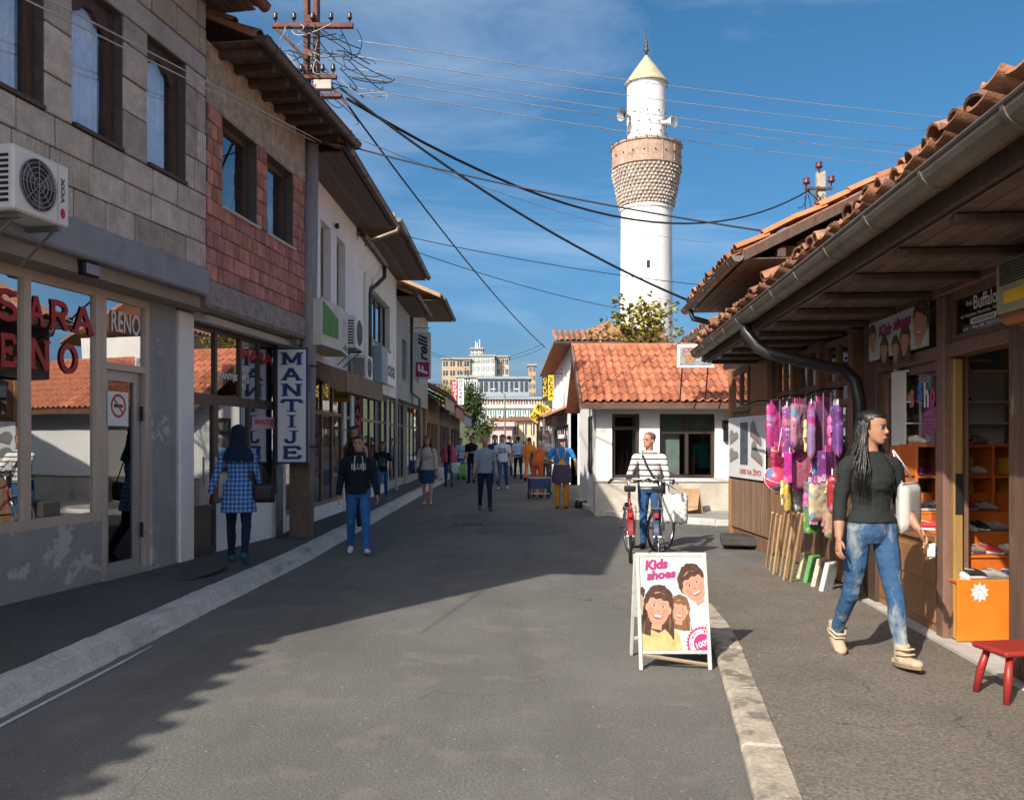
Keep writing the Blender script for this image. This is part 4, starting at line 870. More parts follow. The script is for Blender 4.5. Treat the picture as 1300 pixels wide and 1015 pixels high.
# banner over the window
def faces_print(mb, cx, cz, r, y, tilt=0.0, skin=0, hair=1, white=2, dark=3, lip=4, longhair=False, k=1.0, cheek=7, hair2=6):
    """a generic smiling child's head as flat print"""
    c, s = math.cos(tilt), math.sin(tilt); T = lambda p: (cx + (p[0] * c - p[1] * s) * r * k, cz + (p[0] * s + p[1] * c) * r)
    P = lambda pts, yy, mi: mb.sheet([T(p) for p in pts], yy, mi)
    E = lambda x, z, a, b, n=16: [(x + a * math.cos(2 * math.pi * i / n), z + b * math.sin(2 * math.pi * i / n)) for i in range(n)]
    rg = random.Random(int(cx * 1000))
    if longhair: P([(-.95, .5), (-1.05, -.4), (-1.2, -1.5), (-.75, -1.7), (.7, -1.75), (1.15, -1.5), (1.0, -.3), (.95, .5)], y, hair)
    if longhair:
        for q in range(26):
            sg = -1 if q % 2 else 1; a0 = rg.uniform(.3, .95); b0 = rg.uniform(.75, 1.2); wd = rg.uniform(.03, .07)
            P([(sg * a0 * .5, .9), (sg * a0, .2), (sg * b0 * .95, -.7), (sg * b0 + rg.uniform(-.25, .2), -1.7), (sg * b0 + wd + rg.uniform(-.2, .2), -1.65), (sg * b0 * .95 + wd, -.7), (sg * (a0 + wd), .2)], y - .0002 - .000005 * q, hair2 if rg.random() < .5 else hair)
    hp = [(1.0 * math.cos(t) * (1 + rg.uniform(-.05, .08)), .22 + 1.05 * math.sin(t) * (1 + rg.uniform(-.03, .09))) for t in [math.pi * i / 22 for i in range(-3, 26)]]
    P(hp, y - .0004, hair); P([(-.3, -.6), (.3, -.6), (.36, -1.3), (-.36, -1.3)], y - .0006, skin)
    P(E(0, -.12, .76, .98, 22), y - .001, skin)
    for sg in (-1, 1): P(E(sg * .78, -.12, .12, .22, 10), y - .0008, skin)
    for sg in (-1, 1): P(E(sg * .47, -.3, .2, .24, 14), y - .0011, cheek)
    P([(-.5, -.75), (-.25, -.93), (0, -1.0), (.25, -.93), (.5, -.75), (.2, -.88), (-.2, -.88)], y - .0011, cheek)
    fr = [(-.8, .35), (-.6, .62), (.1, .85), (.7, .55), (.78, .3), (.55, .42), (.3, .38), (.1, .5), (-.2, .4), (-.45, .48)]
    P(fr, y - .0014, hair)
    for sg in (-1, 1):
        P(E(sg * .3, .02, .125, .055, 12), y - .0018, white); P(E(sg * .3, .02, .06, .055, 10), y - .0022, dark); P([(sg * .16, .04), (sg * .3, .09), (sg * .44, .05), (sg * .3, .065)], y - .0024, dark)
        P([(sg * .17, .17), (sg * .34, .215), (sg * .48, .18), (sg * .34, .24)], y - .0018, hair)
    P([(-.1, -.28), (.1, -.28), (.05, -.22), (-.05, -.22)], y - .0018, lip)
    P([(-.38, -.48), (.38, -.48), (.26, -.66), (0, -.74), (-.26, -.66)], y - .0018, lip); P([(-.32, -.49), (.32, -.49), (.2, -.6), (-.2, -.6)], y - .0022, white)
skinp = pmat('printed_skin', (.46, .24, .155), .5, .12, 14, 0); hairp = pmat('printed_brown_hair', (.06, .025, .014), .5, .5, 40, 0); hairl = pmat('printed_auburn_hair', (.17, .075, .032), .5, .4, 40, 0)
lipp = flat('printed_lip', (.34, .07, .065)); cheekp = pmat('printed_cheek', (.42, .2, .125), .5, .1, 14, 0); inkw = flat('printed_white', (.55, .55, .53)); pinkp = flat('magenta_print', (.36, .02, .14)); palep = pmat('printed_pale_green', (.45, .53, .5), .5, .12, 3, 0)
ub0, ub1 = RW.u(1112), RW.u(1188)
o = thing('shop_banner', 'pale green printed banner with children over the shoe shop window', 'banner', RW.world(ub0, -.05, 2.27), RW.rz); bw = ub1 - ub0; bh = .34
m = MB(); m.box(0, bw, -.012, 0, 0, bh); m.build('board', palep, o)
m = MB()
for x, z, r, t in ((.07, .2, .1, .2), (.3, .07, .09, 0), (.5, .05, .085, .1), (.66, .1, .1, -.1), (.9, .2, .15, -.3)): faces_print(m, x * bw, z, r, -.014, t, k=1.1, longhair=x in (.3, .66))
m.build('children_print', [skinp, hairp, inkw, blackp, lipp, inkw, hairl, cheekp], o)
m = MB(); lettering(m, 'Kids', .2 * bw, .44 * bw, .18, .29, -.018, 0, .04, .2); lettering(m, 'shoes', .47 * bw, .76 * bw, .2, .31, -.018, 0, .04, .2); m.build('lettering', pinkp, o)
# glazed transom with white lettering over the door
gz = glazing(hs_, 'transom_window', uP, uDd, zt, zc, .02, (), (), .05, woodr, glass('transom_glass', (.5, .45, .4), 1.7), .05)
m = MB(); a, b = uP + .1, uDd - .08; wd = b - a
lettering(m, 'Buffalo', a + wd * .3, a + wd * .72, 2.46, 2.56, .036, 0, .015); lettering(m, 'Boot', a + wd * .16, a + wd * .27, 2.5, 2.535, .036); lettering(m, 'Boot', a + wd * .76, a + wd * .9, 2.5, 2.535, .036)
lettering(m, 'ul. Stevana Nemanje, Novi Pazar', a + wd * .05, a + wd * .95, 2.415, 2.445, .036); lettering(m, 'od 1 Maj bb, Novi Pazar', a + wd * .1, a + wd * .9, 2.32, 2.35, .036)
m.sheet([(a + wd * .25, 2.36), (a + wd * .7, 2.36), (a + wd * .72, 2.382), (a + wd * .7, 2.404), (a + wd * .25, 2.404), (a + wd * .23, 2.382)], .036); m.build('window_lettering', whiteprint, gz)
m = MB(); lettering(m, 'INDIVIDUALS', a + wd * .28, a + wd * .67, 2.37, 2.395, .0345); m.build('window_lettering', blackp, gz)
# door leaf folded back and its lock
m = MB(); m.cbox(uP + .005, uP + .06, .02, .09, .08, zh - .01, .01); dl = m.build('door_leaf', pmat('yellow_brown_door', (.32, .19, .06), .5, .2, 4, .1, stretch=(5, 5, .6)), hs_)
m = MB(); m.box(uP + .061, uP + .066, .03, .08, 1.0, 1.3); m.build('lock_plate', blackm, dl)
# room of the shop
m = MB(); m.box(uR0, uN, 2.4, 2.5, 0, 3.3); m.build('inner_wall', pmat('orange_wall', (.6, .27, .03), .8, .15, 3, 0), hs_)
m = MB(); m.box(uR0, uN, .13, 2.4, .05, .078); m.build('shop_floor', pmat('shop_tiles', (.4, .36, .3), .4, .15, 3, 0), hs_)
m = MB(); m.box(uR0, uN, .16, 2.4, 2.62, 2.68); m.box(uR0, uR0 + .1, .2, 2.4, 0, 2.62); m.box(uN - .1, uN, .2, 2.4, 0, 2.62); m.build('ceiling', pmat('shop_ceiling', (.5, .45, .4), .8), hs_)
# eave: flat soffit, rafters, fascia, gutter, tiled roof
yE = -.88; uF = -6.15
rf = MB(); rf.prism([(yE, 2.86), (5.5, 5.4), (5.5, 5.5), (yE, 2.95)], uF, uN, 'x'); rf.prism([(yE + .02, 2.705), (5.4, 2.705), (5.4, 2.75), (yE + .02, 2.75)], uF + .05, uN, 'x'); rf.prism([(5.503, 5.4), (8, 3.4), (8, 0), (7.9, 0), (7.9, 3.3), (5.503, 5.3)], uF, uN, 'x'); rf = rf.build('roof', tileo, hs_)
boardm = pmat('soffit_brown', (.16, .108, .085), .5, .35, 4, .2, 30, stretch=(3, 3, 1), rnd=.2)
w_ = .115; k = 0; y = yE + .02
while y < -.02:
    m = MB(); m.cbox(uF + .05, uN, y + .004, y + w_ - .008, 2.678, 2.7, .006); m.build('soffit_board', boardm, rf); y += w_
u = uF + .5
while u < uN:
    m = MB(); m.cbox(u, u + .07, yE + .02, .0, 2.625, 2.674, .008); m.build('rafter', brownw, rf); u += .78
m = MB(); m.cbox(uF, uN, yE - .02, yE + .015, 2.69, 2.86, .006); m.build('fascia', brownw, rf)
gutter(hs_, uF, uN, yE - .115, 2.85, .095, zinc, True, .82)
tiles(rf, uF, uN, yE - .12, 2.955, R(21.5), .2, .33, 3, tile_old, 1.5, tile_pan, 31)
for k in range(5):
    m = MB(); m.tube([(0, 0, 0), (random.uniform(-.1, .1), .05, .15)], .006, 4)
# downpipe elbow crossing to the wall
ud = RW.u(948, yE - .1); ue = RW.u(1090, -.12)
m = MB(); m.tube([(ud, yE - .115, 2.8), (ud, yE - .11, 2.68), (ud + .1, yE + .0, 2.5), (ud + .25, yE + .1, 2.42), (ue - .35, -.3, 2.26), (ue - .12, -.22, 2.22), (ue, -.15, 2.1), (ue + .02, -.12, 1.9), (ue + .02, -.12, .1)], .06, 12); m.build('downpipe', pmat('black_pipe', (.04, .038, .036), .4, .2, 4, 0, metal=.3), hs_, smooth=True)
# electric heater box on the jamb
ua = RW.u(1264, -.3)
o = thing('alarm_box', 'greenish beige electric box with rounded copper foot above the shop door', 'electric box', RW.world(ua, 0, 2.27), RW.rz)
m = MB(); m.cbox(0, .42, -.3, -.045, .0, .3, .012); m.build('casing', pmat('khaki_casing', (.3, .28, .17), .6, .15, 6, .05), o)
m = MB(); m.prism([(-.28, -.005), (-.29, -.03), (-.24, -.06), (-.12, -.06), (-.07, -.03), (-.075, -.005)], .01, .41, 'x'); m.build('foot', pmat('copper_foot', (.4, .16, .08), .4, .15, 6, 0, metal=.4), o)
for i in range(8):
    m = MB(); m.box(.05, .37, -.305, -.3, .16 + i * .016, .168 + i * .016); m.build('vent_slot', blackm, o)
m = MB(); m.box(.1, .32, -.303, -.3, .05, .12); m.build('label', pmat('yellow_print', (.7, .42, .02)), o)
m = MB(); m.box(.05, .4, -.05, .05, .02, .1); m.build('bracket', blackm, o)
# antenna and stub on the roof
o = thing('roof_antenna', 'tattered white antenna dish with red stub on the tiled roof', 'antenna', RW.world(RW.u(1165, .4), .4, 3.36), RW.rz)
m = MB(); m.tube([(0, 0, 0), (0, 0, .42)], .022, 6); m.build('stub', rust, o)
m = MB()
for k in range(7): m.tube([(0, -.02, .2 + .012 * k), (.33 - .03 * k, -.1, .1 + .03 * k)], .008, 4)
m.build('dish_ribs', whitep, o)
m = MB(); pts = [(RW.u(1225, -.5) + .35 * math.cos(t) * .6, -.62 + .1 * math.sin(t), 3.12 + .16 * math.sin(t)) for t in [math.pi * i / 12 for i in range(13)]]; pw = [RW.world(p[0], p[1], p[2]) for p in pts]
m.tube(pw, .012, 6); tag(m.build('roof_cable', whitep, smooth=True), 'loop of white cable lying over the roof tiles', 'cable')
# ================================================================ right: toy shop further along
T1 = Fac(3.47, 11.62, -.02, -1.0)       # from the far corner towards the shoe shop
ht = thing('toy_shop', 'brown timber toy shop with small paned windows', 'shop', T1.world(0), T1.rz)
tl = 3.0; woodt = pmat('mid_brown_wood', (.2, .105, .06), .55, .3, 3, .25, 30, stretch=(5, 5, .7), rnd=.15)
mass(ht, 0, tl, .25, 0, 2.66, brownw, 5, 1.8, darkroom)
for u in (0, .95, 1.9, 2.88):
    m = MB(); m.cbox(u, u + .12, -.03, .14, .05, 2.66, .01); m.build('post', woodt, ht)
for i, (a, b) in enumerate(((.12, .95), (1.07, 1.9), (2.02, 2.88))):
    glazing(ht, 'window', a, b, .85, 2.62, .02, ((a + b) / 2,), (1.95, 2.15), .06, woodt, gl_shop, .06)
    nb = 8
    for k in range(nb):
        m = MB(); m.cbox(a + (b - a) * k / nb + .002, a + (b - a) * (k + 1) / nb - .002, .0, .03, .08, .84, .004); m.build('wall_board', woodt, ht)
m = MB(); m.cbox(3.3, 3.85, -.12, -.04, 2.2, 2.6, .01); m.build('sign_board', pmat('red_white_board', (.45, .2, .17), .6, .4, 12, 0), ht, rot=(R(-8), 0, 0), loc=(-2.1, -.1, .3))
m = MB(); lettering(m, 'IGRACKE', 3.34, 3.8, 2.3, 2.5, -.125, 0, .02); m.build('lettering', whiteprint, ht, rot=(R(-8), 0, 0), loc=(-2.1, -.1, .3))
# its side facing the alley mouth, with poster
T2 = Fac(3.39, 13.5, .03, -1.0)
ha = thing('timber_kiosk', 'timber corner kiosk clad in brown boards with a poster', 'kiosk', T2.world(0), T2.rz)
kl = 1.87
mass(ha, 0, kl, .2, 0, 2.66, brownw, 4.5, 1.5, darkroom)
for k in range(18):
    m = MB(); m.cbox(kl * k / 18 + .002, kl * (k + 1) / 18 - .002, 0, .03, .24, .98, .004); m.build('wall_board', pmat('kiosk_board', (.22, .135, .085), .6, .3, 3, .25, 30, stretch=(5, 5, .7), rnd=.15), ha)
m = MB(); m.box(.0, kl, .03, .1, .0, 2.66); m.build('panel_wall', woodt, ha)
glazing(ha, 'window', .1, kl * .52, 1.98, 2.62, .0, (kl * .3,), (), .07, woodt, gl_shop, .06)
m = MB(); m.cbox(kl * .6, kl, -.02, .03, 1.9, 2.66, .01); m.cbox(0, .07, -.02, .06, .06, 2.66, .01); m.build('corner_post', woodo, ha)
o = thing('wall_poster', 'white poster with sports shoes and red lettering on the timber kiosk', 'poster', T2.world(.05, -.01, 1.0), T2.rz)
pw_, ph = kl - .12, .9
m = MB(); m.cbox(0, pw_, -.022, -.003, 0, ph, .006); m.build('board', pmat('poster_white', (.66, .68, .68), .4, .08, 3, 0), o)
m = MB()
for x, z, a, t in ((.3, .62, .22, .25), (.3, .34, .22, .2), (1.38, .64, .26, -.3), (1.42, .36, .26, -.25)):
    c, s = math.cos(t), math.sin(t); sh_ = [(-1, -.4), (-1.05, .3), (-.75, .6), (-.3, .55), (.1, .2), (.8, .1), (1.05, -.15), (1, -.42)]
    m.sheet([(x + a * (p * c - q * s), z + a * (p * s + q * c)) for p, q in sh_], -.024, 0); m.sheet([(x + a * (p * c - q * s), z + a * (p * s + q * c)) for p, q in [(-1, -.34), (.95, -.36), (.98, -.26), (-1, -.24)]], -.0245, 1)
m.sheet([(.62, .2), (1.0, .2), (1.0, .82), (.62, .82)], -.0235, 2); m.build('shoe_print', [flat('grey_shoe_print', (.22, .23, .24)), flat('brown_sole_print', (.3, .13, .06)), pmat('dark_photo', (.06, .07, .1), .4, .6, 12, 0)], o)
m = MB(); lettering(m, '100% NA ŽIVO', .6, 1.6, .06, .16, -.0246, 0, .03); m.build('lettering', redp, o)
# two stone steps
for k, (px, py, w2, d2, h2, lab) in enumerate(((950, 696, .75, .5, .13, 'lower dark timber step at the kiosk corner'), (968, 678, .7, .45, .3, 'upper dark timber step at the kiosk corner'))):
    p = gnd(px, py, .05); m = MB(); m.cbox(-.3, w2 - .3, -.1, d2, 0, h2, .02)
    tag(m.build('step', pmat('tarred_wood', (.05, .047, .043), .8, .3, 5, .4, 30), None, loc=(p.x + (.25 if k else 0), p.y + .3 + k * .35, .055), rot=(0, 0, R(-12))), lab, 'step')
# ================================================================ white corner house with orange tiled roof
WF = Fac(1.75, 18.0, 1, 0)
hw = thing('white_corner_house', 'low white corner house with orange pantile roof and stained plinth', 'house', WF.world(0), 0)
wallw = pmat('limewash', (.78, .76, .72), .9, .05, 1.6, .3, 30, fine=.03, spots=[((.55, .52, .46), 2, .62, .2, .4)])
stain = pmat('stained_plinth', (.5, .45, .37), .92, .22, 2.2, .5, 25, fine=.1, spots=[((.2, .17, .12), 1.6, .55, .15, .6, (1, 1, .5)), ((.12, .22, .2), 1.1, .63, .08, .6), ((.68, .65, .6), 4, .6, .1, .5)])
wx1 = 8.2; wa = (WF.u(777), WF.u(812)); wb = (WF.u(837.5), WF.u(908)); zw0, zw1 = .78, 2.12
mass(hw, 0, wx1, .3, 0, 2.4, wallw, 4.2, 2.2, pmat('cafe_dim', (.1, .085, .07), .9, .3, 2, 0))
m = MB(); m.wall(0, wx1, .73, 2.45, [(*wa, zw0, zw1), (*wb, zw0, zw1)], 0, .3); m.build('front_wall', wallw, hw)
m = MB(); m.box(-.03, wx1, -.05, .3, 0, .7); m.build('plinth', stain, hw)
m = MB(); m.cbox(-.05, wx1, -.075, .3, .7, .732, .006); m.build('ledge', pmat('ledge_stone', (.42, .38, .32), .9, .2, 4, .3), hw)
m = MB(); m.box(-.002, .28, .3, 3.6, .0, 2.45); m.build('side_wall', wallw, hw)
fr = glazing(hw, 'side_window', .7, 1.5, .85, 2.1, -.03, (), (1.75,), .07, bronze, gl_shop, .05); fr.location = (0, 2.3, 0); fr.rotation_euler = (0, 0, R(-90))
m = MB(); m.cbox(-.06, .1, -.02, .02, 2.2, 2.42, .02); m.build('corner_capital', wallw, hw)
glc = glass('cafe_glass', (.75, .8, .78), 1.75)
glazing(hw, 'window', *wa, zw0, zw1, .08, (), (1.82,), .07, bronze, glc, .06)
gz = glazing(hw, 'window', *wb, zw0, zw1, .08, ((wb[0] + wb[1]) / 2,), (1.74,), .07, bronze, glc, .06)
m = MB(); m.box(wb[0] + .07, wb[1] - .07, .16, .17, 1.76, 2.06); m.build('blind', pmat('grey_green_blind', (.2, .24, .2), .8), gz)
m = MB(); m.box(wb[0] + .1, wb[0] + .45, .22, .24, .82, 1.72); m.build('curtain', pmat('grey_curtain', (.4, .42, .4), .9), gz)
m = MB(); m.cbox(wb[1] + .14, wb[1] + .28, -.1, .0, 1.8, 1.98, .01); m.cbox(wb[1] + .16, wb[1] + .26, -.1, .0, 1.55, 1.78, .01); m.build('meter_box', blackm, hw)
sl = math.atan2(1.37, 2.49); ye = -.42; ze = 2.28
m = MB(); m.prism([(ye, ze), (2.1, ze + 2.52 * math.tan(sl)), (2.1, ze + 2.52 * math.tan(sl) + .05), (ye, ze + .05)], -.34, wx1, 'x'); m.prism([(2.103, ze + 2.52 * math.tan(sl)), (4.7, ze), (4.7, ze + .05), (2.103, ze + 2.52 * math.tan(sl) + .05)], -.34, wx1, 'x')
rf = m.build('roof', tilen, hw)
m = MB(); m.cbox(-.34, wx1, ye - .02, ye - .002, ze - .08, ze + .07, .005); m.build('fascia', pmat('fascia_brown', (.14, .075, .05), .7, .3, 4, .2), rf)
soffit(rf, -.34, wx1, ye, .0, ze - .02, 3, brownw_h)
dxy = Vector((2.5, 2.5 * math.tan(sl)))
m = MB(); m.prism([(ye - .03, ze - .1), (2.13, ze - .1 + 2.55 * math.tan(sl)), (2.13, ze + .16 + 2.55 * math.tan(sl)), (ye - .03, ze + .14)], -.38, -.345, 'x'); m.build('verge_board', pmat('verge_brown', (.2, .12, .08), .7, .3, 4, .2), rf)
mm = MB(); nn = 10; pw_ = .168          # one pantile: convex roll with a shallow pan beside it
prof = [(-.084, .018), (-.06, .008), (-.04, .012), (-.03, .03), (-.012, .05), (.012, .058), (.038, .05), (.055, .03), (.065, .014), (.085, .018)]
for k, y in enumerate((0, .345)):
    for rr in (0, -.014):
        for x, z in prof: mm.v.append((x * (1 if not k else .97), y, z + rr))
q = len(prof)
for i in range(q - 1):
    mm.f += [(i, i + 1, 2 * q + i + 1, 2 * q + i), (q + i + 1, q + i, 3 * q + i, 3 * q + i + 1), (i + 1, i, q + i, q + i + 1)]; mm.m += [0] * 3
tile_new = mm.mesh('roof_tile', tilen, True); tile_new.set_sharp_from_angle(angle=R(50))
slen = 2.52 / math.cos(sl)
tiles(rf, -.33, -.33 + 33 * .168, ye - .05, ze + .06, sl, .168, slen / 9, 9, tile_new, .12, seed=9)
m = MB()       # the rest of the roof, out of sight from the street
for r in range(9):
    for k in range(18):
        M_ = Matrix.Translation((-.33 + (33.5 + k) * .168, ye - .05 + r * slen / 9 * math.cos(sl), ze + .072 + r * slen / 9 * math.sin(sl) + r * .004)) @ Matrix.Rotation(sl - .05, 4, 'X')
        m.add([tuple(v.co) for v in tile_new.vertices], [tuple(q_.vertices) for q_ in tile_new.polygons], 0, M_)
ro_ = m.build('rear_roof_tiles', tilen, rf); ro_['kind'] = 'stuff'
m = MB()
for k in range(20): m.prism(arcsec((2.1, ze + .07 + 2.52 * math.tan(sl)), .09, .015, 0, 180, 7), -.36 + k * .41, -.36 + k * .41 + .4, 'x')
m.build('ridge_cap', tilen, rf)
# framed sign standing on the roof
o = thing('roof_sign', 'white framed sign with a copper pot picture over the orange roof', 'sign', at(860, 467, 16.9), 0)
m = MB(); m.cbox(0, .72, 0, .06, 0, .46, .01); m.build('frame', whitep, o)
m = MB(); m.box(.05, .67, -.005, -.001, .05, .41); m.build('panel', pmat('grey_photo', (.3, .31, .33), .5, .5, 14, 0), o)
m = MB(); m.ellipse(.25, .2, .12, .085, -.008); m.sheet([(.12, .22), (.06, .28), (.08, .3), (.15, .25)], -.008); m.build('pot_print', pmat('copper_print', (.4, .22, .08), .4, .5, 20, 0), o)
m = MB(); m.sheet([(.46, .12), (.56, .12), (.54, .26), (.53, .33), (.49, .33), (.48, .26)], -.008); m.build('jug_print', blackp, o)
m = MB(); lettering(m, 'COPPER', .1, .62, .31, .39, -.008, 0, .03); m.build('lettering', redp, o)
m = MB(); m.tube([(.1, .03, 0), (.1, .25, -.6)], .015, 5); m.tube([(.6, .03, 0), (.6, .25, -.6)], .015, 5); m.build('stay', blackm, o)
# cardboard beside the plinth
m = MB(); m.cbox(-.28, .24, 0, .02, 0, .52, .004); m.add([(-.3, -.02, 0), (.05, -.25, 0), (.2, -.02, .4), (-.2, -.02, .45)], [(0, 1, 2, 3)])
tag(m.build('cardboard', pmat('cardboard', (.4, .25, .14), .9, .2, 4, .2), None, loc=at(878, 657, 17.3).xy.to_3d() + Vector((0, 0, .115)), rot=(R(-22), 0, R(6))), 'torn brown cardboard leaning on the stained plinth', 'cardboard')
# ================================================================ two storey timber house behind the toy shop
R2 = Fac(2.93, 14.3, -.23, -4.2)
h2 = thing('timber_upper_house', 'dark timber upper storey with deep eaves rising over the toy shop', 'house', R2.world(0, 0, 2.72), R2.rz); l2 = 4.2
m = MB(); m.wall(0, l2 - .5, 0, 1.2, [(1.9, 3.1, .55, 1.02)], .55, .75); m.build('front_wall', brownw_h, h2)
m = MB(); m.box(l2 - .7, l2 - .502, .75, 4.6, 0, 1.25); m.prism([(.75, 1.25), (4.6, 1.25), (3, 2.3)], l2 - .7, l2 - .502, 'x'); m.box(0.0, .2, .75, 4.6, 0, 1.25); m.prism([(.75, 1.25), (4.6, 1.25), (3, 2.3)], 0, .2, 'x'); m.box(0, l2 - .5, 4.6, 4.8, 0, 1.3); m.build('walls', brownw_h, h2)
m = MB(); m.box(.2, l2 - .72, 2.0, 2.1, 0, 1.2); m.build('room', darkroom, h2)
gz = glazing(h2, 'window', 1.9, 3.1, .55, 1.02, .58, (2.5,), (), .07, whitep, gl_up, .06)
s2 = R(26); rs = math.tan(s2)
m = MB(); ZE = .98; m.prism([(0, ZE), (3, ZE + 3 * rs), (6, ZE), (6, ZE + .08), (3, ZE + .08 + 3 * rs), (0, ZE + .08)], -.05, l2, 'x'); rf = m.build('roof', tileo, h2)
soffit(rf, 0, l2, .02, .55, ZE - .04, 4, brownw_h, True, ZE - .035)
m = MB(); m.prism([(0, ZE - .06), (3, ZE - .06 + 3 * rs), (3, ZE + .06 + 3 * rs), (0, ZE + .06)], l2 + .003, l2 + .035, 'x'); m.build('verge_board', brownw, rf)
for k in range(3):
    m = MB(); y = .4 + k * .9; m.cbox(l2 - .6, l2 - .02, y, y + .1, ZE - .15 + y * rs - .06, ZE - .15 + y * rs + .05, .01); m.build('purlin', brownw, rf)
gutter(h2, 0, l2 + .02, -.07, ZE, .07, zinc)
tiles(rf, .0, l2 - .5, -.06, ZE + .08, s2, .2, .34, 1, tile_old, .7, seed=3)
tileor = tile_mesh('roof_tile_bright', .2, .42, pmat('bright_clay_tile', (.5, .17, .07), .85, .2, 7, .3, 60, rnd=.25, fine=.1), .07)
tiles(rf, l2 - .42, l2 + .02, -.06, ZE + .08, s2, .2, .36, 9, tileor, .6, seed=4)
m = MB(); m.tube([(.5, -.07, ZE - .06), (.5, -.02, ZE - .2), (.5, .42, ZE - .32), (.5, .5, ZE - .5), (.5, .5, .3)], .045, 8); m.build('downpipe', zincd, h2, smooth=True)
# low house behind it
R3 = Fac(5.45, 29, -.05, -1)
h3r = thing('low_cream_house', 'low cream walled house with tiled eave beside the minaret foot', 'house', R3.world(0), R3.rz)
m = MB(); m.box(0, 6.6, .5, 6, 0, 4.7); m.build('wall', creampl, h3r)
m = MB(); m.prism([(0, 4.55), (3.4, 6.1), (6.8, 4.55), (6.8, 4.63), (3.4, 6.18), (0, 4.63)], -.2, 6.7, 'x'); rf = m.build('roof', tileo, h3r); gutter(h3r, -.2, 6.7, -.07, 4.55, .08, zinc)
tiles(rf, -.2, 6.7, -.04, 4.64, R(24.5), .22, .36, 2, tile_old, .5, seed=6)
# ================================================================ minaret
mo = thing('minaret', 'white round minaret with brick gallery and gilded cone cap', 'minaret', (5.89, 38, 0), 0)
lime = pmat('minaret_limewash', (.78, .76, .72), .9, .08, 1.2, .6, 9, fine=.05, spots=[((.5, .46, .4), 1.6, .56, .2, .5, (1, 1, .3)), ((.6, .55, .48), 5, .6, .1, .5)])
gal = pmat('gallery_brick', (.4, .27, .2), .9, .28, 3, .6, 16, fine=.18, spots=[((.17, .12, .09), 2.2, .5, .2, .6), ((.52, .42, .33), 5, .56, .1, .6)])
m = MB(); m.lathe([(1.16, 0), (1.13, 8), (1.11, 11.6), (1.16, 11.62), (1.16, 11.74), (1.1, 11.76)], 40); m.build('shaft', lime, mo, smooth=False); wmesh(mo.children[-1])
rg = random.Random(8)
m = MB(); m.lathe([(1.12, 11.7), (1.2, 12.0), (1.44, 13.2), (1.48, 13.4)], 40); cb = m.build('corbel', pmat('corbel_mortar', (.3, .25, .2), .95, .3, 4, .5), mo)
m = MB()
for r in range(11):
    z = 11.78 + r * .148; rad = 1.16 + r * .031; n = 46
    for k in range(n):
        t = 2 * math.pi * (k + .5 * (r % 2)) / n; M_ = Matrix.Translation((rad * math.cos(t), rad * math.sin(t), z)) @ Matrix.Rotation(t, 4, 'Z')
        m.cbox(-.1, .03 + rg.uniform(0, .05), -.055 * rg.uniform(.6, 1.1), .055 * rg.uniform(.6, 1.1), 0, .11 * rg.uniform(.7, 1.15), .015, 0, M_)
mc_ = m.build('corbel_stones', pmat('corbel_stone', (.55, .48, .4), .9, .3, 3, .5, 20, spots=[((.3, .22, .17), 3, .52, .1, .7)]), mo); mc_['kind'] = 'stuff'
m = MB(); m.lathe([(1.46, 13.38), (1.54, 13.42), (1.54, 13.5), (1.5, 13.52), (1.5, 14.3), (1.55, 14.34), (1.55, 14.42), (1.36, 14.44), (1.36, 13.5)], 40); gy = m.build('gallery', gal, mo); wmesh(gy)
m = MB()
for k in range(14):
    t = 2 * math.pi * k / 14 + .1; M_ = Matrix.Translation((1.5 * math.cos(t), 1.5 * math.sin(t), 13.52)) @ Matrix.Rotation(t, 4, 'Z'); m = MB(); m.cbox(-.02, .02, -.025, .025, 0, .78, .006, 0, M_); m.build('gallery_rib', gal, gy)
def pegs(z, rad, n, ln, par, t0=0):
    for k in range(n):
        t = 2 * math.pi * k / n + t0
        if math.sin(t) > .35: continue
        m = MB(); d = Vector((math.cos(t), math.sin(t), 0)); m.tube([d * (rad - .1) + Vector((0, 0, z)), d * (rad + ln) + Vector((0, 0, z + .06))], .028, 5); m.build('timber_peg', brownw, par)
pegs(14.36, 1.52, 22, .1, gy); pegs(13.85, 1.5, 20, .06, gy, .1)
m = MB(); m.lathe([(.85, 13.3), (.84, 17.05), (.88, 17.1), (.88, 17.2), (.8, 17.2)], 36); us_ = m.build('upper_shaft', lime, mo); wmesh(us_)
pegs(15.3, .84, 12, .07, us_); pegs(15.75, .84, 10, .06, us_, .2); pegs(14.9, .84, 10, .06, us_, .35)
m = MB(); m.lathe([(.95, 17.14), (.95, 17.2), (.5, 17.85), (.06, 18.45), (.04, 18.5)], 32); m.build('cone_cap', pmat('gilt_sheet', (.5, .41, .26), .55, .2, 3, .1, metal=.15, spots=[((.6, .55, .4), 3, .6, .1, .5)]), mo, smooth=False); wmesh(mo.children[-1])
m = MB(); m.lathe([(.05, 18.4), (.05, 18.6), (.12, 18.7), (.04, 18.8), (.1, 18.9), (.03, 19.0), (.07, 19.08), (.015, 19.15), (.015, 19.6)], 12); m.build('finial', pmat('dark_brass', (.08, .06, .04), .5, .2, 3, 0, metal=.5), mo, smooth=True)
def on_shaft(px, py, rad):      # point on the cylinder surface seen at a pixel
    k = (px - HX) / F; a = k * k + 1; b = -2 * (k * 5.89 + 38); c = 5.89 ** 2 + 38 ** 2 - rad * rad
    Y = (-b - math.sqrt(max(0, b * b - 4 * a * c))) / (2 * a); return Vector((k * Y - 5.89, Y - 38, H + (HY - py) / F * Y))
p = on_shaft(823, 335, 1.12); t = math.atan2(p.y, p.x); M_ = Matrix.Translation(p) @ Matrix.Rotation(t, 4, 'Z')
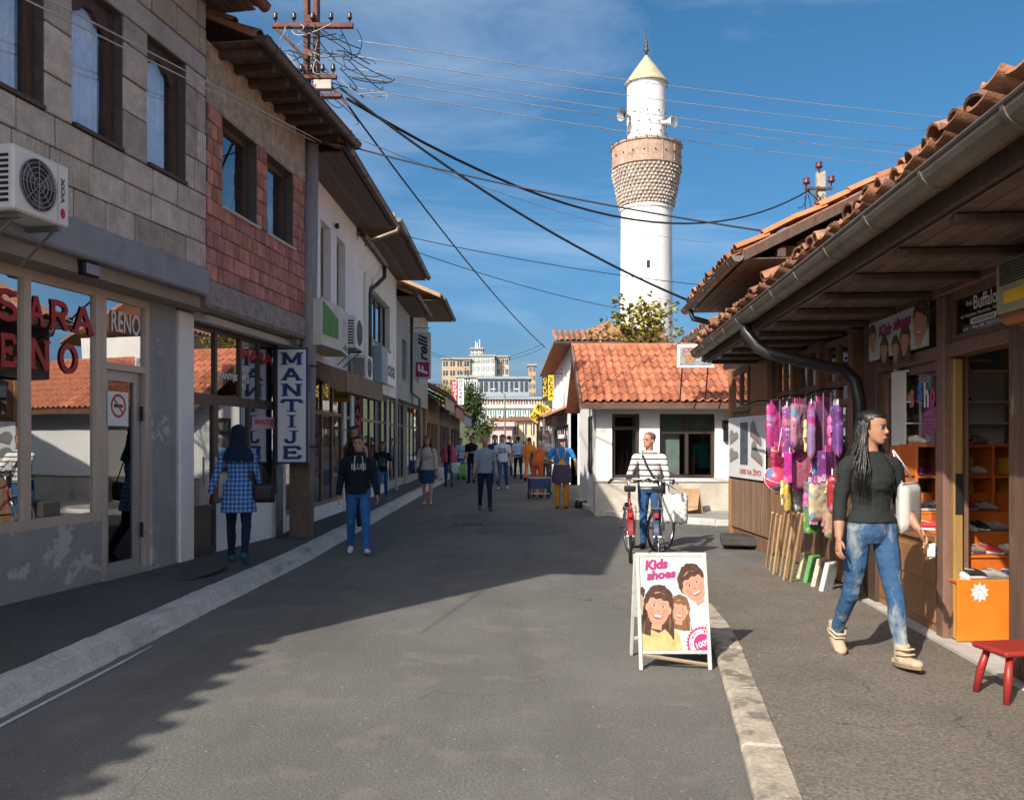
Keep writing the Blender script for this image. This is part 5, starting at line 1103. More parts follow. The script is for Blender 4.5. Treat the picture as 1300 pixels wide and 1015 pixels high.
m = MB(); m.box(-.1, .015, -.07, .07, -.16, .16, 0, M_); m.build('slit_window', darkroom, mo)
p = on_shaft(833, 186, .845); t = math.atan2(p.y, p.x); M_ = Matrix.Translation(p) @ Matrix.Rotation(t, 4, 'Z')
m = MB(); m.add([(M_ @ Vector((.02, y, z))) for y, z in [(-.28, -.7), (.28, -.7), (.28, .0), (.2, .22), (0, .34), (-.2, .22), (-.28, 0)]], [tuple(range(7))]); m.build('gallery_door', darkroom, mo)
m = MB()      # exposed brick where the limewash has fallen
for r in range(9):
    for k in range(8):
        px = 819 + k * 2.8 + (1.4 if r % 2 else 0); py = 410 - r * 3.4
        if abs(px - 829.5) > 11.5 - .05 * (r - 4) ** 2 * 3: continue
        p = on_shaft(px, py, 1.125); t = math.atan2(p.y, p.x); M_ = Matrix.Translation(p) @ Matrix.Rotation(t, 4, 'Z'); m.cbox(-.05, .012, -.043, .043, -.045, .045, .008, 0, M_)
mb_ = m.build('exposed_brick', pmat('exposed_brick', (.5, .36, .26), .9, .3, 6, .4), mo); mb_['kind'] = 'stuff'
for px, py, dx_, lab in ((797, 148, -.9, 'grey horn loudspeaker facing left on the minaret'), (850, 156, .9, 'white horn loudspeaker facing right on the minaret')):
    p = on_shaft(min(max(px, 800), 841), py, .86) + Vector((5.89, 38, 0)); o = thing('loudspeaker', lab, 'loudspeaker', p, 0)
    d = Vector((dx_, -.75, -.12)).normalized(); m = MB(); m.tube([d * .05, d * .22, d * .42, d * .56], [.06, .085, .17, .27], 14, cap=False); m.tube([d * .0, d * .12], .07, 10); m.build('horn', whitep if dx_ > 0 else pmat('grey_horn', (.3, .3, .3), .6), o, smooth=True)
    m = MB(); m.tube([d * .1, -d * .05 + Vector((0, 0.1, -.15))], .025, 6); m.build('bracket', blackm, o); m = MB(); m.lathe([(.02, 0), (.13, .002)], 12, mat=Matrix.Translation(d * .3) @ d.to_track_quat('Z', 'Y').to_matrix().to_4x4()); m.build('throat', blackm, o)
# ================================================================ house at the bend on the right, signs
h4r = thing('corner_trading_house', 'two storey plastered trading house with hipped tile roof and lean to', 'house', (2.1, 31, 0), 0)
HWD = 2.9; m = MB(); m.wall(0, HWD, 0, 5.1, [], 0, .25); m.build('front_wall', wallw, h4r)
sw_ = MB(); sw_.wall(0, 14, 0, 5.1, [(3 + 2.6 * k, 3.95 + 2.6 * k, 3.2, 4.6) for k in range(4)] + [(1.0, 12.8, .3, 2.2)], 0, .25); s_ = sw_.build('side_wall', whitepl, h4r, loc=(-.003, 14, 0), rot=(0, 0, R(-90)))
for k in range(4): fr = glazing(h4r, 'window', 3 + 2.6 * k, 3.95 + 2.6 * k, 3.2, 4.6, .08, (3.47 + 2.6 * k,), (), .08, bronze, gl_up, .06); fr.location = (0, 14, 0); fr.rotation_euler = (0, 0, R(-90))
fr = glazing(h4r, 'shop_window', 1.0, 12.8, .3, 2.2, .08, [1 + 11.8 * k / 7 for k in range(1, 7)], (), .08, brownw, gl_shop, .06); fr.location = (0, 14, 0); fr.rotation_euler = (0, 0, R(-90))
m = MB(); m.box(1.6, HWD, 1, 13.9, 0, 5.1); m.build('core', darkroom, h4r)
m = MB(); e = .65; m.add([(-e, -e, 5.05), (HWD + e, -e, 5.05), (HWD + e, 14 + e, 5.05), (-e, 14 + e, 5.05), (HWD / 2, 1.45, 6.02), (HWD / 2, 12.5, 6.02), (-e, -e, 4.97), (HWD + e, -e, 4.97), (HWD + e, 14 + e, 4.97), (-e, 14 + e, 4.97)], [(0, 1, 4), (1, 2, 5, 4), (2, 3, 5), (3, 0, 4, 5), (9, 8, 7, 6), (0, 6, 7, 1), (1, 7, 8, 2), (2, 8, 9, 3), (3, 9, 6, 0)]); rf = m.build('roof', tileo, h4r)
for r in range(3):
    for k in range(20): link('roof_tile', tile_old, rf, (-e + .1 + k * .2 + r * .0, -e - .04 + r * .33, 5.07 + r * .33 * .459), (R(24.6), random.gauss(0, .03), random.gauss(0, .04)))
gutter(h4r, -e, HWD + e, -e - .08, 5.03, .08, zinc)
m = MB(); m.prism([(-.95, 2.45), (.0, 2.85), (0, 2.93), (-.95, 2.53)], 0.3, 12.5, 'x'); lt = m.build('lean_to', tileo, h4r, loc=(0, 14, 0), rot=(0, 0, R(-90)))
for k in range(60): link('roof_tile', tile_old, lt, (.4 + k * .2, -1.0, 2.5), (R(22.8), 0, random.gauss(0, .05)))
m = MB(); m.tube([(12.4, -.9, 2.4), (12.4, -.9, .06)], .05, 6); m.tube([(8, -.9, 2.4), (8, -.9, .06)], .05, 6); m.build('lean_to_post', zinc, h4r, loc=(0, 14, 0), rot=(0, 0, R(-90)))
wl = thing('brick_yard_wall', 'low yard wall of brick with crumbling plaster top', 'wall', (1.9, 24, 0), 0)
m = MB(); m.box(0, 3.5, .02, .3, 0, 1.62); m.cbox(-.03, 3.5, -.02, .32, 1.62, 2.25, .03); m.build('core', creampl, wl)
for r in range(9):
    for k in range(4):
        m = MB(); a = .004 + k * .27 - (.13 if r % 2 else 0); m.cbox(max(a, .0), a + .26, -.005, .04, .1 + r * .165, .255 + r * .165, .008); m.build('brick', brickm, wl)
# sticks leaning on the yard wall
for k, (a, b) in enumerate((((1.7, 22.6, .02), (2.05, 23.9, 1.15)), ((1.95, 22.9, .02), (2.2, 23.95, 1.25)))):
    m = MB(); m.tube([a, b], .022, 6); tag(m.build('wooden_pole', pmat('pale_stick', (.4, .27, .14), .7)), 'wooden pole leaning on the brick yard wall', 'pole', 'poles leaning on the yard wall')
def sign_box(name, label, px0, px1, py0, py1, Y, col, txt, tcol, vertical=False, rot=0.0, arm=1.2):
    a = at(px0, py1, Y); b = at(px1, py0, Y); o = thing(name, label, 'sign', a, 0); wd, hg = b.x - a.x, b.z - a.z
    m = MB(); m.cbox(0, wd, 0, .1, 0, hg, .01); m.build('panel', pmat('sign_%s' % label[:18].replace(' ', '_'), col, .6, .08, 4, 0), o)
    m = MB(); n = len(txt)
    for i, t in enumerate(txt): lettering(m, t, wd * .12, wd * .88, hg * (1 - (i + .92) / n) + .02, hg * (1 - (i + .1) / n), -.004, 0, .03, vertical=vertical)
    m.build('lettering', tcol, o)
    m = MB(); m.tube([(wd * .5, .05, hg - .02), (wd * .5, .05, hg + .05), (wd + arm, .06, hg + .06)], .015, 5); m.build('arm', blackm, o)
    if rot: o.rotation_euler = (0, rot, 0)
    return o
yel = flat('yellow_letter', (.75, .5, .03))
sign_box('hanging_sign', 'black vertical sign with yellow letters on the trading house', 688.5, 695.5, 476, 508, 34, (.03, .025, .01), ['OTKUP'], yel, True, arm=.6)
sign_box('hanging_sign', 'yellow vertical sign with black letters on the trading house', 696, 703.5, 476, 508, 34, (.75, .48, .03), ['ZLATA'], blackp, True, arm=.3)
sign_box('tilted_sign', 'tilted yellow sign with black lettering hung over the far street', 676, 695, 508, 522, 38, (.75, .5, .03), ['MENJAC'], blackp, False, R(28), arm=.8)
sign_box('tilted_sign', 'small crooked yellow sign under the tilted yellow sign', 671, 685, 518, 529, 38.3, (.7, .48, .04), ['ZLATO'], blackp, False, R(38), arm=.9)
sign_box('pharmacy_sign', 'white sign with red capitals over the lean to', 686, 702, 528.5, 541, 35.5, (.75, .72, .7), ['APOT'], redp, arm=.4)
# ================================================================ far town
def town_block(name, label, X0, X1, Y, zb, zt, dep, cols, rows, wall, win, wz=(.25, .8), wu=(.18, .82), flatroof=None, cat='building', roofc=None, skip=0, cell=None):
    o = thing(name, label, cat, ((X0 + X1) / 2, Y, zb), 0); w_ = X1 - X0; h_ = zt - zb
    m = MB(); m.box(-w_ / 2, w_ / 2, 0, dep, 0, h_); m.build('wall', wall, o)
    cu, ch = w_ / cols, h_ / rows; mw = MB(); mw.box(cu * wu[0], cu * wu[1], -.12, -.06, ch * wz[0], ch * wz[1]); me = mw.mesh('window', win)
    mf = MB(); mf.box(cu * wu[0] - .12, cu * wu[1] + .12, -.055, -.0, ch * wz[0] - .12, ch * wz[0]); mf.box(cu * (wu[0] + wu[1]) / 2 - .04, cu * (wu[0] + wu[1]) / 2 + .04, -.14, -.121, ch * wz[0], ch * wz[1]); mfe = mf.mesh('window_frame', whitep)
    for i in range(cols):
        for j in range(rows): wo = link('window', me, o, (-w_ / 2 + i * cu, 0, j * ch)); link('window_frame', mfe, wo)
    m = MB(); m.box(-w_ / 2 - .4, w_ / 2 + .4, -.5, dep + .3, h_, h_ + .45); m.build('roof', roofc or concrete, o)
    return o
fw = flat('far_window', (.05, .07, .09), .2); tanb = pmat('tan_brick', (.42, .3, .19), .9, .15, .3, 0); paleb = pmat('pale_render', (.55, .5, .45), .9, .15, .3, 0); far_white = pmat('far_white', (.72, .7, .66), .9, .1, .3, 0); far_grey = pmat('far_grey', (.27, .3, .33), .8, .15, .3, 0)
hl = MB(); nx, ny = 40, 30
def hz(x, y):
    t = min(max((y - 100) / 170, 0), 1); return -.5 + 15 * t * t * (3 - 2 * t) + 3 * noise.noise((x * .01, y * .01, 0)) * t + max(0, -x - 8) * .04 * t
hl.v = [(-300 + 600 * i / nx, 90 + 520 * j / ny, hz(-300 + 600 * i / nx, 90 + 520 * j / ny)) for j in range(ny + 1) for i in range(nx + 1)]
hl.f = [(j * (nx + 1) + i, j * (nx + 1) + i + 1, (j + 1) * (nx + 1) + i + 1, (j + 1) * (nx + 1) + i) for j in range(ny) for i in range(nx)]; hl.m = [0] * len(hl.f)
tag(hl.build('hill', pmat('hill_grass', (.075, .09, .035), .95, .35, .12, .3, .5), smooth=True), 'green hillside behind the town', kind='structure')
A = lambda px, Y: (px - HX) / F * Y; Z = lambda py, Y: H + (HY - py) / F * Y
town_block('apartment_block', 'tan brick apartment block on the hill', A(561, 300), A(597, 300), 300, 14, Z(456, 300), 14, 4, 5, tanb, fw)
town_block('apartment_block', 'pale apartment block with balconies on the hill', A(597.5, 301), A(628, 301), 301, 14, Z(452, 301), 14, 5, 6, paleb, pmat('pale_window', (.3, .36, .36), .4))
town_block('apartment_tower', 'stair tower with aerials on the hill', A(597, 299), A(612, 299), 303, 28, Z(443, 303), 8, 3, 5, paleb, fw)
town_block('apartment_block', 'beige apartment block right of the stair tower', A(630, 305), A(646, 305), 305, 14, Z(453, 305), 12, 3, 5, pmat('beige_far', (.5, .42, .34), .9, .15, .3, 0), fw)
town_block('chimney_house', 'twin brown stacks rising above the grey roofs', A(671, 290), A(680, 290), 290, 13, Z(464, 290), 8, 2, 5, tanb, fw)
town_block('hotel_wing', 'white hotel wing behind the tree', A(581, 170), A(610, 170), 170, 0, Z(479, 170), 10, 6, 4, far_white, fw)
town_block('hotel', 'grey topped hotel with rows of brown windows', A(608, 160), A(672, 160), 160.0, Z(503, 160), Z(481, 160), 10, 5, 1, far_grey, fw, (.25, .85), (.1, .85), roofc=far_grey)
town_block('hotel_middle_storey', 'hotel storey with brown framed windows and white band', A(608, 158), A(692, 158), 158.0, Z(514, 158), Z(503.2, 158) - .5, 12, 12, 1, far_white, pmat('brown_far_window', (.16, .08, .04), .4), (.15, .95), (.12, .88), roofc=far_grey)
town_block('hotel_lower_storey', 'hotel lower storeys with teal windows and white band', A(606, 157.5), A(694, 157.5), 157.5, 0, Z(514.2, 157.5) - .5, 12, 14, 3, far_white, pmat('teal_far_window', (.1, .2, .2), .3), (.3, .85), (.2, .8), roofc=far_white)
for k in range(5):
    o = thing('air_conditioner', 'tiny white air conditioner under the teal hotel windows', 'air conditioner', (A(620 + 15 * k, 157), 156.95, Z(529, 157)), 0, 'air conditioners on the hotel'); m = MB(); m.cbox(-.45, .45, 0, .5, -.3, .3, .05); m.build('casing', whitep, o); m = MB(); m.ellipse(-.1, 0, .22, .22, -.01); m.build('fan', blackm, o)
o = town_block('cream_townhouse', 'cream townhouse with three tall arched windows', A(651, 95), A(681, 95), 95, 0, Z(534, 95), 8, 3, 2, pmat('cream_far', (.68, .5, .27), .9, .1, .3, 0), fw, (.2, .85), (.3, .7), roofc=tileo)
town_block('pink_kiosk', 'pink and white market kiosk roofs', A(623, 90), A(650, 90), 90, 0, Z(541, 90), 6, 4, 1, pmat('pinkish', (.6, .4, .36), .9, .2, .5, 0), fw, (.3, .7), roofc=pmat('pink_roof', (.6, .42, .4), .8))
town_block('brick_gable_house', 'reddish brick house above the cream townhouse', A(680, 100), A(700, 100), 100, 0, Z(524, 100), 6, 3, 2, pmat('far_brick', (.3, .16, .1), .9, .2, .5, 0), fw, roofc=tileo)
town_block('white_roof_house', 'small white house with orange roof behind the hotel tree', A(626, 130), A(655, 130), 130, 0, Z(534, 130), 8, 4, 1, far_white, fw, (.4, .8), roofc=tilen)
for x0, x1, Y in ((20, 45, 120), (48, 80, 150), (-80, -45, 130), (-40, -14, 110)): town_block('town_house', 'plain town house beyond the bazaar roofs', x0, x1, Y, -.1, 9, 10, 8, 3, paleb, fw, roofc=tileo)['group'] = 'town houses beyond the bazaar'
for k, (x, y) in enumerate(((604, 439), (609, 437), (606, 441))):
    m = MB(); m.tube([at(x, 446, 303.5), at(x, y - 6, 303.5)], .18, 5); tag(m.build('mast', whitep), 'thin aerial mast on the stair tower', 'mast', 'aerial masts on the tower')
o = thing('street_lamp', 'double armed street lamp in the far square', 'street lamp', (A(641, 88), 88, 0), 0)
m = MB(); m.tube([(0, 0, 0), (0, 0, Z(500, 88))], [.1, .06], 8); m.build('post', zinc, o)
for s in (-1, 1):
    m = MB(); zt = Z(500, 88); m.tube([(0, 0, zt - .05), (s * .6, 0, zt + .35), (s * 1.2, 0, zt + .5)], .045, 6); ar = m.build('arm', zinc, o); m = MB(); m.cbox(s * 1.2 - .25, s * 1.2 + .25, -.12, .12, zt + .42, zt + .55, .03); m.build('lamp_head', whitep, ar)
# small insulator post behind the timber house
o = thing('insulator_post', 'weathered post with brown insulators behind the timber roof', 'post', (A(1042, 24.5), 24.5, 0), 0); zt = Z(218, 24.5)
m = MB(); m.cbox(-.12, .12, -.1, .1, 0, zt, .02); m.build('post', pmat('weathered_post', (.4, .35, .27), .9, .3, 4, .4), o)
m = MB(); m.cbox(-.5, .28, -.16, -.1, zt - .55, zt - .47, .01); m.tube([(-.45, -.13, zt - .55), (0.0, -.11, zt - .95)], .025, 5); m.build('crossarm', brownw, o)
for x, z in ((-.45, zt - .35), (.25, zt - .3), (-.1, zt + .1)):
    m = MB(); m.lathe([(.02, -.14), (.02, -.05), (.09, -.04), (.11, .02), (.06, .06), (.1, .1), (.05, .15)], 10, (x, -.13, z)); m.build('insulator', pmat('maroon_insulator', (.12, .03, .03), .3), o, smooth=True)
for k in range(9):
    p = Vector((random.uniform(-.5, .1), -.15, zt - random.uniform(.4, .8))); q = p + Vector((random.uniform(-.5, .2), -.1, random.uniform(-.7, -.2))); c = (p + q) / 2 + Vector((random.uniform(-.4, .3), 0, -.3)); m = MB()
    m.tube([p * (1 - t) ** 2 + c * 2 * t * (1 - t) + q * t * t for t in [i / 7 for i in range(8)]], .012, 4, cap=False); m.build('loose_wire', blackm, o)
# ================================================================ overhead cables
def cable(a, b, sag, r, label, mat=None, group='overhead cables', n=22):
    a = Vector(a); b = Vector(b); m = MB()
    m.tube([a.lerp(b, i / n) - Vector((0, 0, sag * 4 * (i / n) * (1 - i / n))) for i in range(n + 1)], r, 6)
    return tag(m.build('overhead_cable', mat or blackm, smooth=True), label, 'cable', group)
ph_ = Vector((-2.75, 12.6, 0))
gw = pmat('grey_conductor', (.33, .31, .29), .5)
for k, (py, qy, qx) in enumerate(((52, 147, 1225), (72, 163, 1200), (88, 182, 1170), (97, 190, 1140), (112, 203, 1110))):
    cable(at(455, py, 12.6), at(qx, qy, 17.5) + (at(qx, qy, 17.5) - at(455, py, 12.6)) * .25, .12, .006, ('topmost', 'second highest', 'middle', 'second lowest', 'lowest')[k] + ' of five thin grey conductors crossing before the minaret top', gw, 'thin conductors across the street')
cable(at(430, 118, 12.6), at(692, 441, 30.5), .25, .016, 'black cable dropping from the pole to the trading house')
cable(at(432, 112, 12.6), at(878, 383, 14.3), .25, .019, 'thick black cable from the pole down to the timber house eave')
cable(at(440, 125, 12.6), at(1028, 241, 24.4), 1.35, .022, 'thick sagging black cable ending at the insulator post')
cable(at(415, 178, 12.6), at(988, 296, 10.6), .1, .012, 'black cable from the pole to the timber roof verge')
cable(at(515, 300, 19), at(893, 362, 21.5), .1, .009, 'cable from the cream house eave towards the minaret foot')
cable(at(518, 316, 20), at(793, 393, 26), .12, .009, 'lower cable from the cream house eave towards the minaret foot')
cable(at(440, 170, 12.6), at(905, 308, 24), .3, .006, 'pale thin wire passing in front of the minaret shaft', gw)
for (x0, y0, Y0, lab) in ((33, 0, 6.2, 'lower pale wire running along the block house front'), (63, 0, 6.5, 'upper pale wire running along the block house front')):
    a = at(x0, y0, Y0); b = at(400 if x0 < 50 else 408, 180, 12.5); cable(a + (a - b) * .6, b, .0, .007, lab, pmat('pale_wire', (.5, .47, .43), .5), 'wires along the block house')
for k, (p, q, Y0, Y1) in enumerate((((545, 446), (690, 441), 33, 33), ((545, 450), (690, 436), 40, 34))): cable(at(*p, Y0), at(*q, Y1), .5, .008, 'thin dark cable across the far street', None, 'far street cables')
# ================================================================ trees and shrubs
def leafmat(name, c, c2): return pmat(name, c, .6, .35, 1.2, 0, spots=[(c2, 3, .5, .2, .8)])
def leafy(name, label, base, h, crown, n, leaf, mat, seed, cat='tree', stems=3, group=None, squash=1.0):
    rg = random.Random(seed); o = thing(name, label, cat, base, 0, group); cz, rx, rz = crown
    m = MB(); brs = []
    for k in range(stems):
        t = 2 * math.pi * k / stems + rg.random(); top = Vector((math.cos(t) * rx * .6, math.sin(t) * rx * .6 * squash, cz + rz * rg.uniform(.1, .6)))
        pts = [Vector((0, 0, 0)), Vector((rg.gauss(0, .05), rg.gauss(0, .05), cz * .5)), Vector((top.x * .4, top.y * .4, cz * .85)), top]; m.tube(pts, [h * .022, h * .018, h * .012, h * .004], 7); brs += [pts[2].lerp(top, q) for q in (0, .5, 1)]
    m.build('trunk', pmat('bark', (.12, .09, .065), .95, .3, 6, .5), o, smooth=True)
    cl = [Vector((rg.gauss(0, .42) * rx, rg.gauss(0, .42) * rx * squash, cz + rg.gauss(0, .42) * rz)) for _ in range(max(14, n // 60))] + brs
    m = MB()
    for k in range(n):
        c = rg.choice(cl); p = c + Vector((rg.gauss(0, .16) * rx, rg.gauss(0, .16) * rx, rg.gauss(0, .15) * rz)); s = leaf * rg.uniform(.6, 1.3)
        M_ = Matrix.Translation(p) @ Matrix.Rotation(rg.uniform(0, 6.28), 4, 'Z') @ Matrix.Rotation(rg.uniform(-.9, .9), 4, 'X') @ Matrix.Rotation(rg.uniform(-.6, .6), 4, 'Y')
        m.add([(0, 0, 0), (s * .35, s * .35, s * .08), (0, s, -s * .1), (-s * .35, s * .35, s * .08)], [(0, 1, 2), (0, 2, 3)], 0, M_)
    m.build('crown', mat, o); return o
gd_ = leafmat('dark_leaves', (.045, .075, .02), (.09, .12, .03)); gy_ = leafmat('yellow_green_leaves', (.17, .19, .035), (.3, .22, .04)); gm_ = leafmat('mid_leaves', (.08, .12, .03), (.16, .16, .04))
leafy('broadleaf_tree', 'dark green tree beside the last low shop', (A(599, 62), 62, 0), 6, (3.9, .95, 2.3), 3200, .2, gd_, 1, stems=4)
leafy('broadleaf_tree', 'yellowing tree behind the red and white signs', (A(577, 66), 66, 0), 6, (4.6, 1.5, 1.7), 2400, .22, gy_, 2, stems=4)
leafy('broadleaf_tree', 'small round green tree at the far square', (A(617, 75), 75, 0), 4, (2.6, 1.1, 1.3), 1400, .2, gm_, 3)
leafy('broadleaf_tree', 'green tree half hidden behind the terrace end', (A(558, 70), 70, 0), 6, (4.6, 1.5, 1.8), 1600, .24, gd_, 4)
leafy('fig_shrub', 'yellow green shrub growing at the minaret foot above the orange roof', (3.35, 22.6, 0), 5, (4.5, 1.0, .8), 1100, .17, leafmat('yellow_leaves', (.26, .24, .04), (.4, .3, .06)), 5, 'shrub', 9, squash=.5)
for k in range(16):
    x = (-130 + 9.5 * k) if k < 11 else 30 + 9 * (k - 11); Y = 215 + 25 * math.sin(k * 2.1)
    leafy('hill_tree', 'tree on the green hillside behind the town', (x, Y, hz(x, Y) - .3), 9, (6, 3.6, 3.6), 380, 1.0, (gd_, gm_, gy_)[k % 3], 40 + k, group='trees on the hillside')
# ================================================================ people
from mathutils.bvhtree import BVHTree
def wavebands(m, co, axis, scale):
    n = m.node_tree.nodes; l = m.node_tree.links.new
    sx = n.new('ShaderNodeSeparateXYZ'); l(co, sx.inputs[0]); mu = n.new('ShaderNodeMath'); mu.operation = 'MULTIPLY'; mu.inputs[1].default_value = scale
    l(sx.outputs[axis], mu.inputs[0]); fr = n.new('ShaderNodeMath'); fr.operation = 'FRACT'; l(mu.outputs[0], fr.inputs[0]); return fr.outputs[0]
def cloth(name, col, bands=(), rough=.9, coords='object', var=.12, fold=.35, spots=None):
    """bands: (axis, repeats per metre, from, to, colour, amount)"""
    if name in MATS: return MATS[name]
    m = pmat(name, col, rough, var, 9, 0, coords=coords, spots=spots, spec=.2); n = m.node_tree.nodes; l = m.node_tree.links.new
    b = n['Principled BSDF']; co = n.new('ShaderNodeTexCoord').outputs['Object']; cur = b.inputs['Base Color'].links[0].from_socket
    for ax, sc, f0, f1, c, amt in bands:
        fr = wavebands(m, co, ax, sc); a = n.new('ShaderNodeMath'); a.operation = 'GREATER_THAN'; a.inputs[1].default_value = f0; l(fr, a.inputs[0])
        c2 = n.new('ShaderNodeMath'); c2.operation = 'LESS_THAN'; c2.inputs[1].default_value = f1; l(fr, c2.inputs[0])
        mu = n.new('ShaderNodeMath'); mu.operation = 'MULTIPLY'; l(a.outputs[0], mu.inputs[0]); l(c2.outputs[0], mu.inputs[1])
        m2 = n.new('ShaderNodeMath'); m2.operation = 'MULTIPLY'; m2.inputs[1].default_value = amt; l(mu.outputs[0], m2.inputs[0])
        mi = n.new('ShaderNodeMixRGB'); mi.inputs[2].default_value = (*c, 1); l(m2.outputs[0], mi.inputs[0]); l(cur, mi.inputs[1]); cur = mi.outputs[0]
    l(cur, b.inputs['Base Color'])
    nz = n.new('ShaderNodeTexNoise'); nz.inputs['Scale'].default_value = 11; nz.inputs['Detail'].default_value = 4; nz.inputs['Distortion'].default_value = 1.2
    l(co, nz.inputs['Vector']); bu = n.new('ShaderNodeBump'); bu.inputs['Strength'].default_value = fold; bu.inputs['Distance'].default_value = .03; l(nz.outputs['Fac'], bu.inputs['Height']); l(bu.outputs[0], b.inputs['Normal'])
    return m
def skinmat(name, c):
    m = pmat(name, c, .5, .07, 14, 0, coords='object', spec=.35); b = m.node_tree.nodes['Principled BSDF']
    b.inputs['Subsurface Weight'].default_value = .12; b.inputs['Subsurface Radius'].default_value = (.02, .008, .004); return m
skA = skinmat('skin_light', (.5, .27, .18)); skB = skinmat('skin_tan', (.38, .19, .115)); skC = skinmat('skin_ruddy', (.48, .24, .16))
hairbk = pmat('black_hair', (.011, .009, .008), .38, .5, 60, .4, 200, coords='object', stretch=(1, 1, .12), spec=.6); hairbr = pmat('brown_hair', (.075, .04, .022), .5, .4, 60, .3, 200, coords='object', stretch=(1, 1, .15)); hairgy = pmat('grey_hair', (.36, .34, .32), .7, .3, 60, .3, 200, coords='object')
jean = cloth('blue_jeans', (.03, .085, .2), fold=.45, spots=[((.17, .24, .34), 4.5, .55, .18, .6)]); jeand = cloth('dark_jeans', (.012, .022, .05), fold=.45); jeanl = cloth('bright_jeans', (.03, .14, .36), fold=.45, spots=[((.14, .27, .45), 5, .54, .2, .7)])
jeanw = cloth('faded_jeans', (.035, .085, .17), fold=.5, spots=[((.36, .38, .33), 4.2, .5, .16, .85, (1, 1, .45))])
shoe_w = cloth('white_trainers', (.6, .6, .6), fold=.1, spots=[((.05, .06, .12), 14, .56, .04, .9)]); shoe_b = cloth('black_shoes', (.02, .018, .016), fold=.1); shoe_t = cloth('beige_boots', (.43, .33, .22), fold=.3)
class Body:
    def __init__(s): s.v = []; s.f = []; s.m = []
    def rings(s, rs, mid, n=14):
        b = len(s.v)
        for c, u, v in rs:
            for k in range(n): t = 2 * math.pi * k / n; s.v.append(c + u * math.cos(t) + v * math.sin(t)); s.m.append(mid)
        for i in range(len(rs) - 1):
            for k in range(n): s.f.append((b + i * n + k, b + i * n + (k + 1) % n, b + (i + 1) * n + (k + 1) % n, b + (i + 1) * n + k))
        s.f.append(tuple(b + k for k in range(n - 1, -1, -1))); s.f.append(tuple(b + (len(rs) - 1) * n + k for k in range(n)))
    def limb(s, pts, rad, mid, n=12, step=.025, ref=Vector((0, -1, 0))):
        pts = [Vector(p) for p in pts]; rad = [r if isinstance(r, tuple) else (r, r) for r in rad]; rs = []
        P = []
        for i in range(len(pts) - 1):
            p0 = pts[max(i - 1, 0)]; p1 = pts[i]; p2 = pts[i + 1]; p3 = pts[min(i + 2, len(pts) - 1)]; k = max(2, int((p2 - p1).length / step))
            for j in range(k + (i == len(pts) - 2)):
                t = j / k; q = .5 * ((2 * p1) + (p2 - p0) * t + (2 * p0 - 5 * p1 + 4 * p2 - p3) * t * t + (3 * p1 - p0 - 3 * p2 + p3) * t ** 3)
                e = t * t * (3 - 2 * t); P.append((q, rad[i][0] + (rad[i + 1][0] - rad[i][0]) * e, rad[i][1] + (rad[i + 1][1] - rad[i][1]) * e))
        for i, (q, a, b) in enumerate(P):
            d = (P[min(i + 1, len(P) - 1)][0] - P[max(i - 1, 0)][0]).normalized(); u = d.cross(ref)
            if u.length < .05: u = d.cross(Vector((0, 0, 1)))
            u.normalize(); v = u.cross(d).normalized(); rs.append((q, u * a, v * b))
        s.rings(rs, mid, n)
def dvec(f, ab, sx): f, ab = R(f), R(ab); return Vector((sx * math.sin(ab), -math.sin(f) * math.cos(ab), -math.cos(f) * math.cos(ab)))
def ik(S, T, l1, l2, pole):
    d = T - S; L_ = min(d.length, (l1 + l2) * .999); d.normalize(); T = S + d * L_
    a = (l1 * l1 - l2 * l2 + L_ * L_) / (2 * L_); h = math.sqrt(max(0, l1 * l1 - a * a)); p = pole - d * pole.dot(d); p.normalize(); return S + d * a + p * h, T
HEADR = [(0, .02, -.085, -.045), (.05, .036, -.093, -.02), (.13, .051, -.096, .02), (.26, .0615, -.096, .055), (.4, .068, -.097, .08), (.5, .071, -.094, .092), (.62, .0735, -.098, .099), (.76, .073, -.094, .1), (.87, .064, -.074, .088), (.95, .045, -.045, .064), (.99, .022, -.018, .035)]
people = []
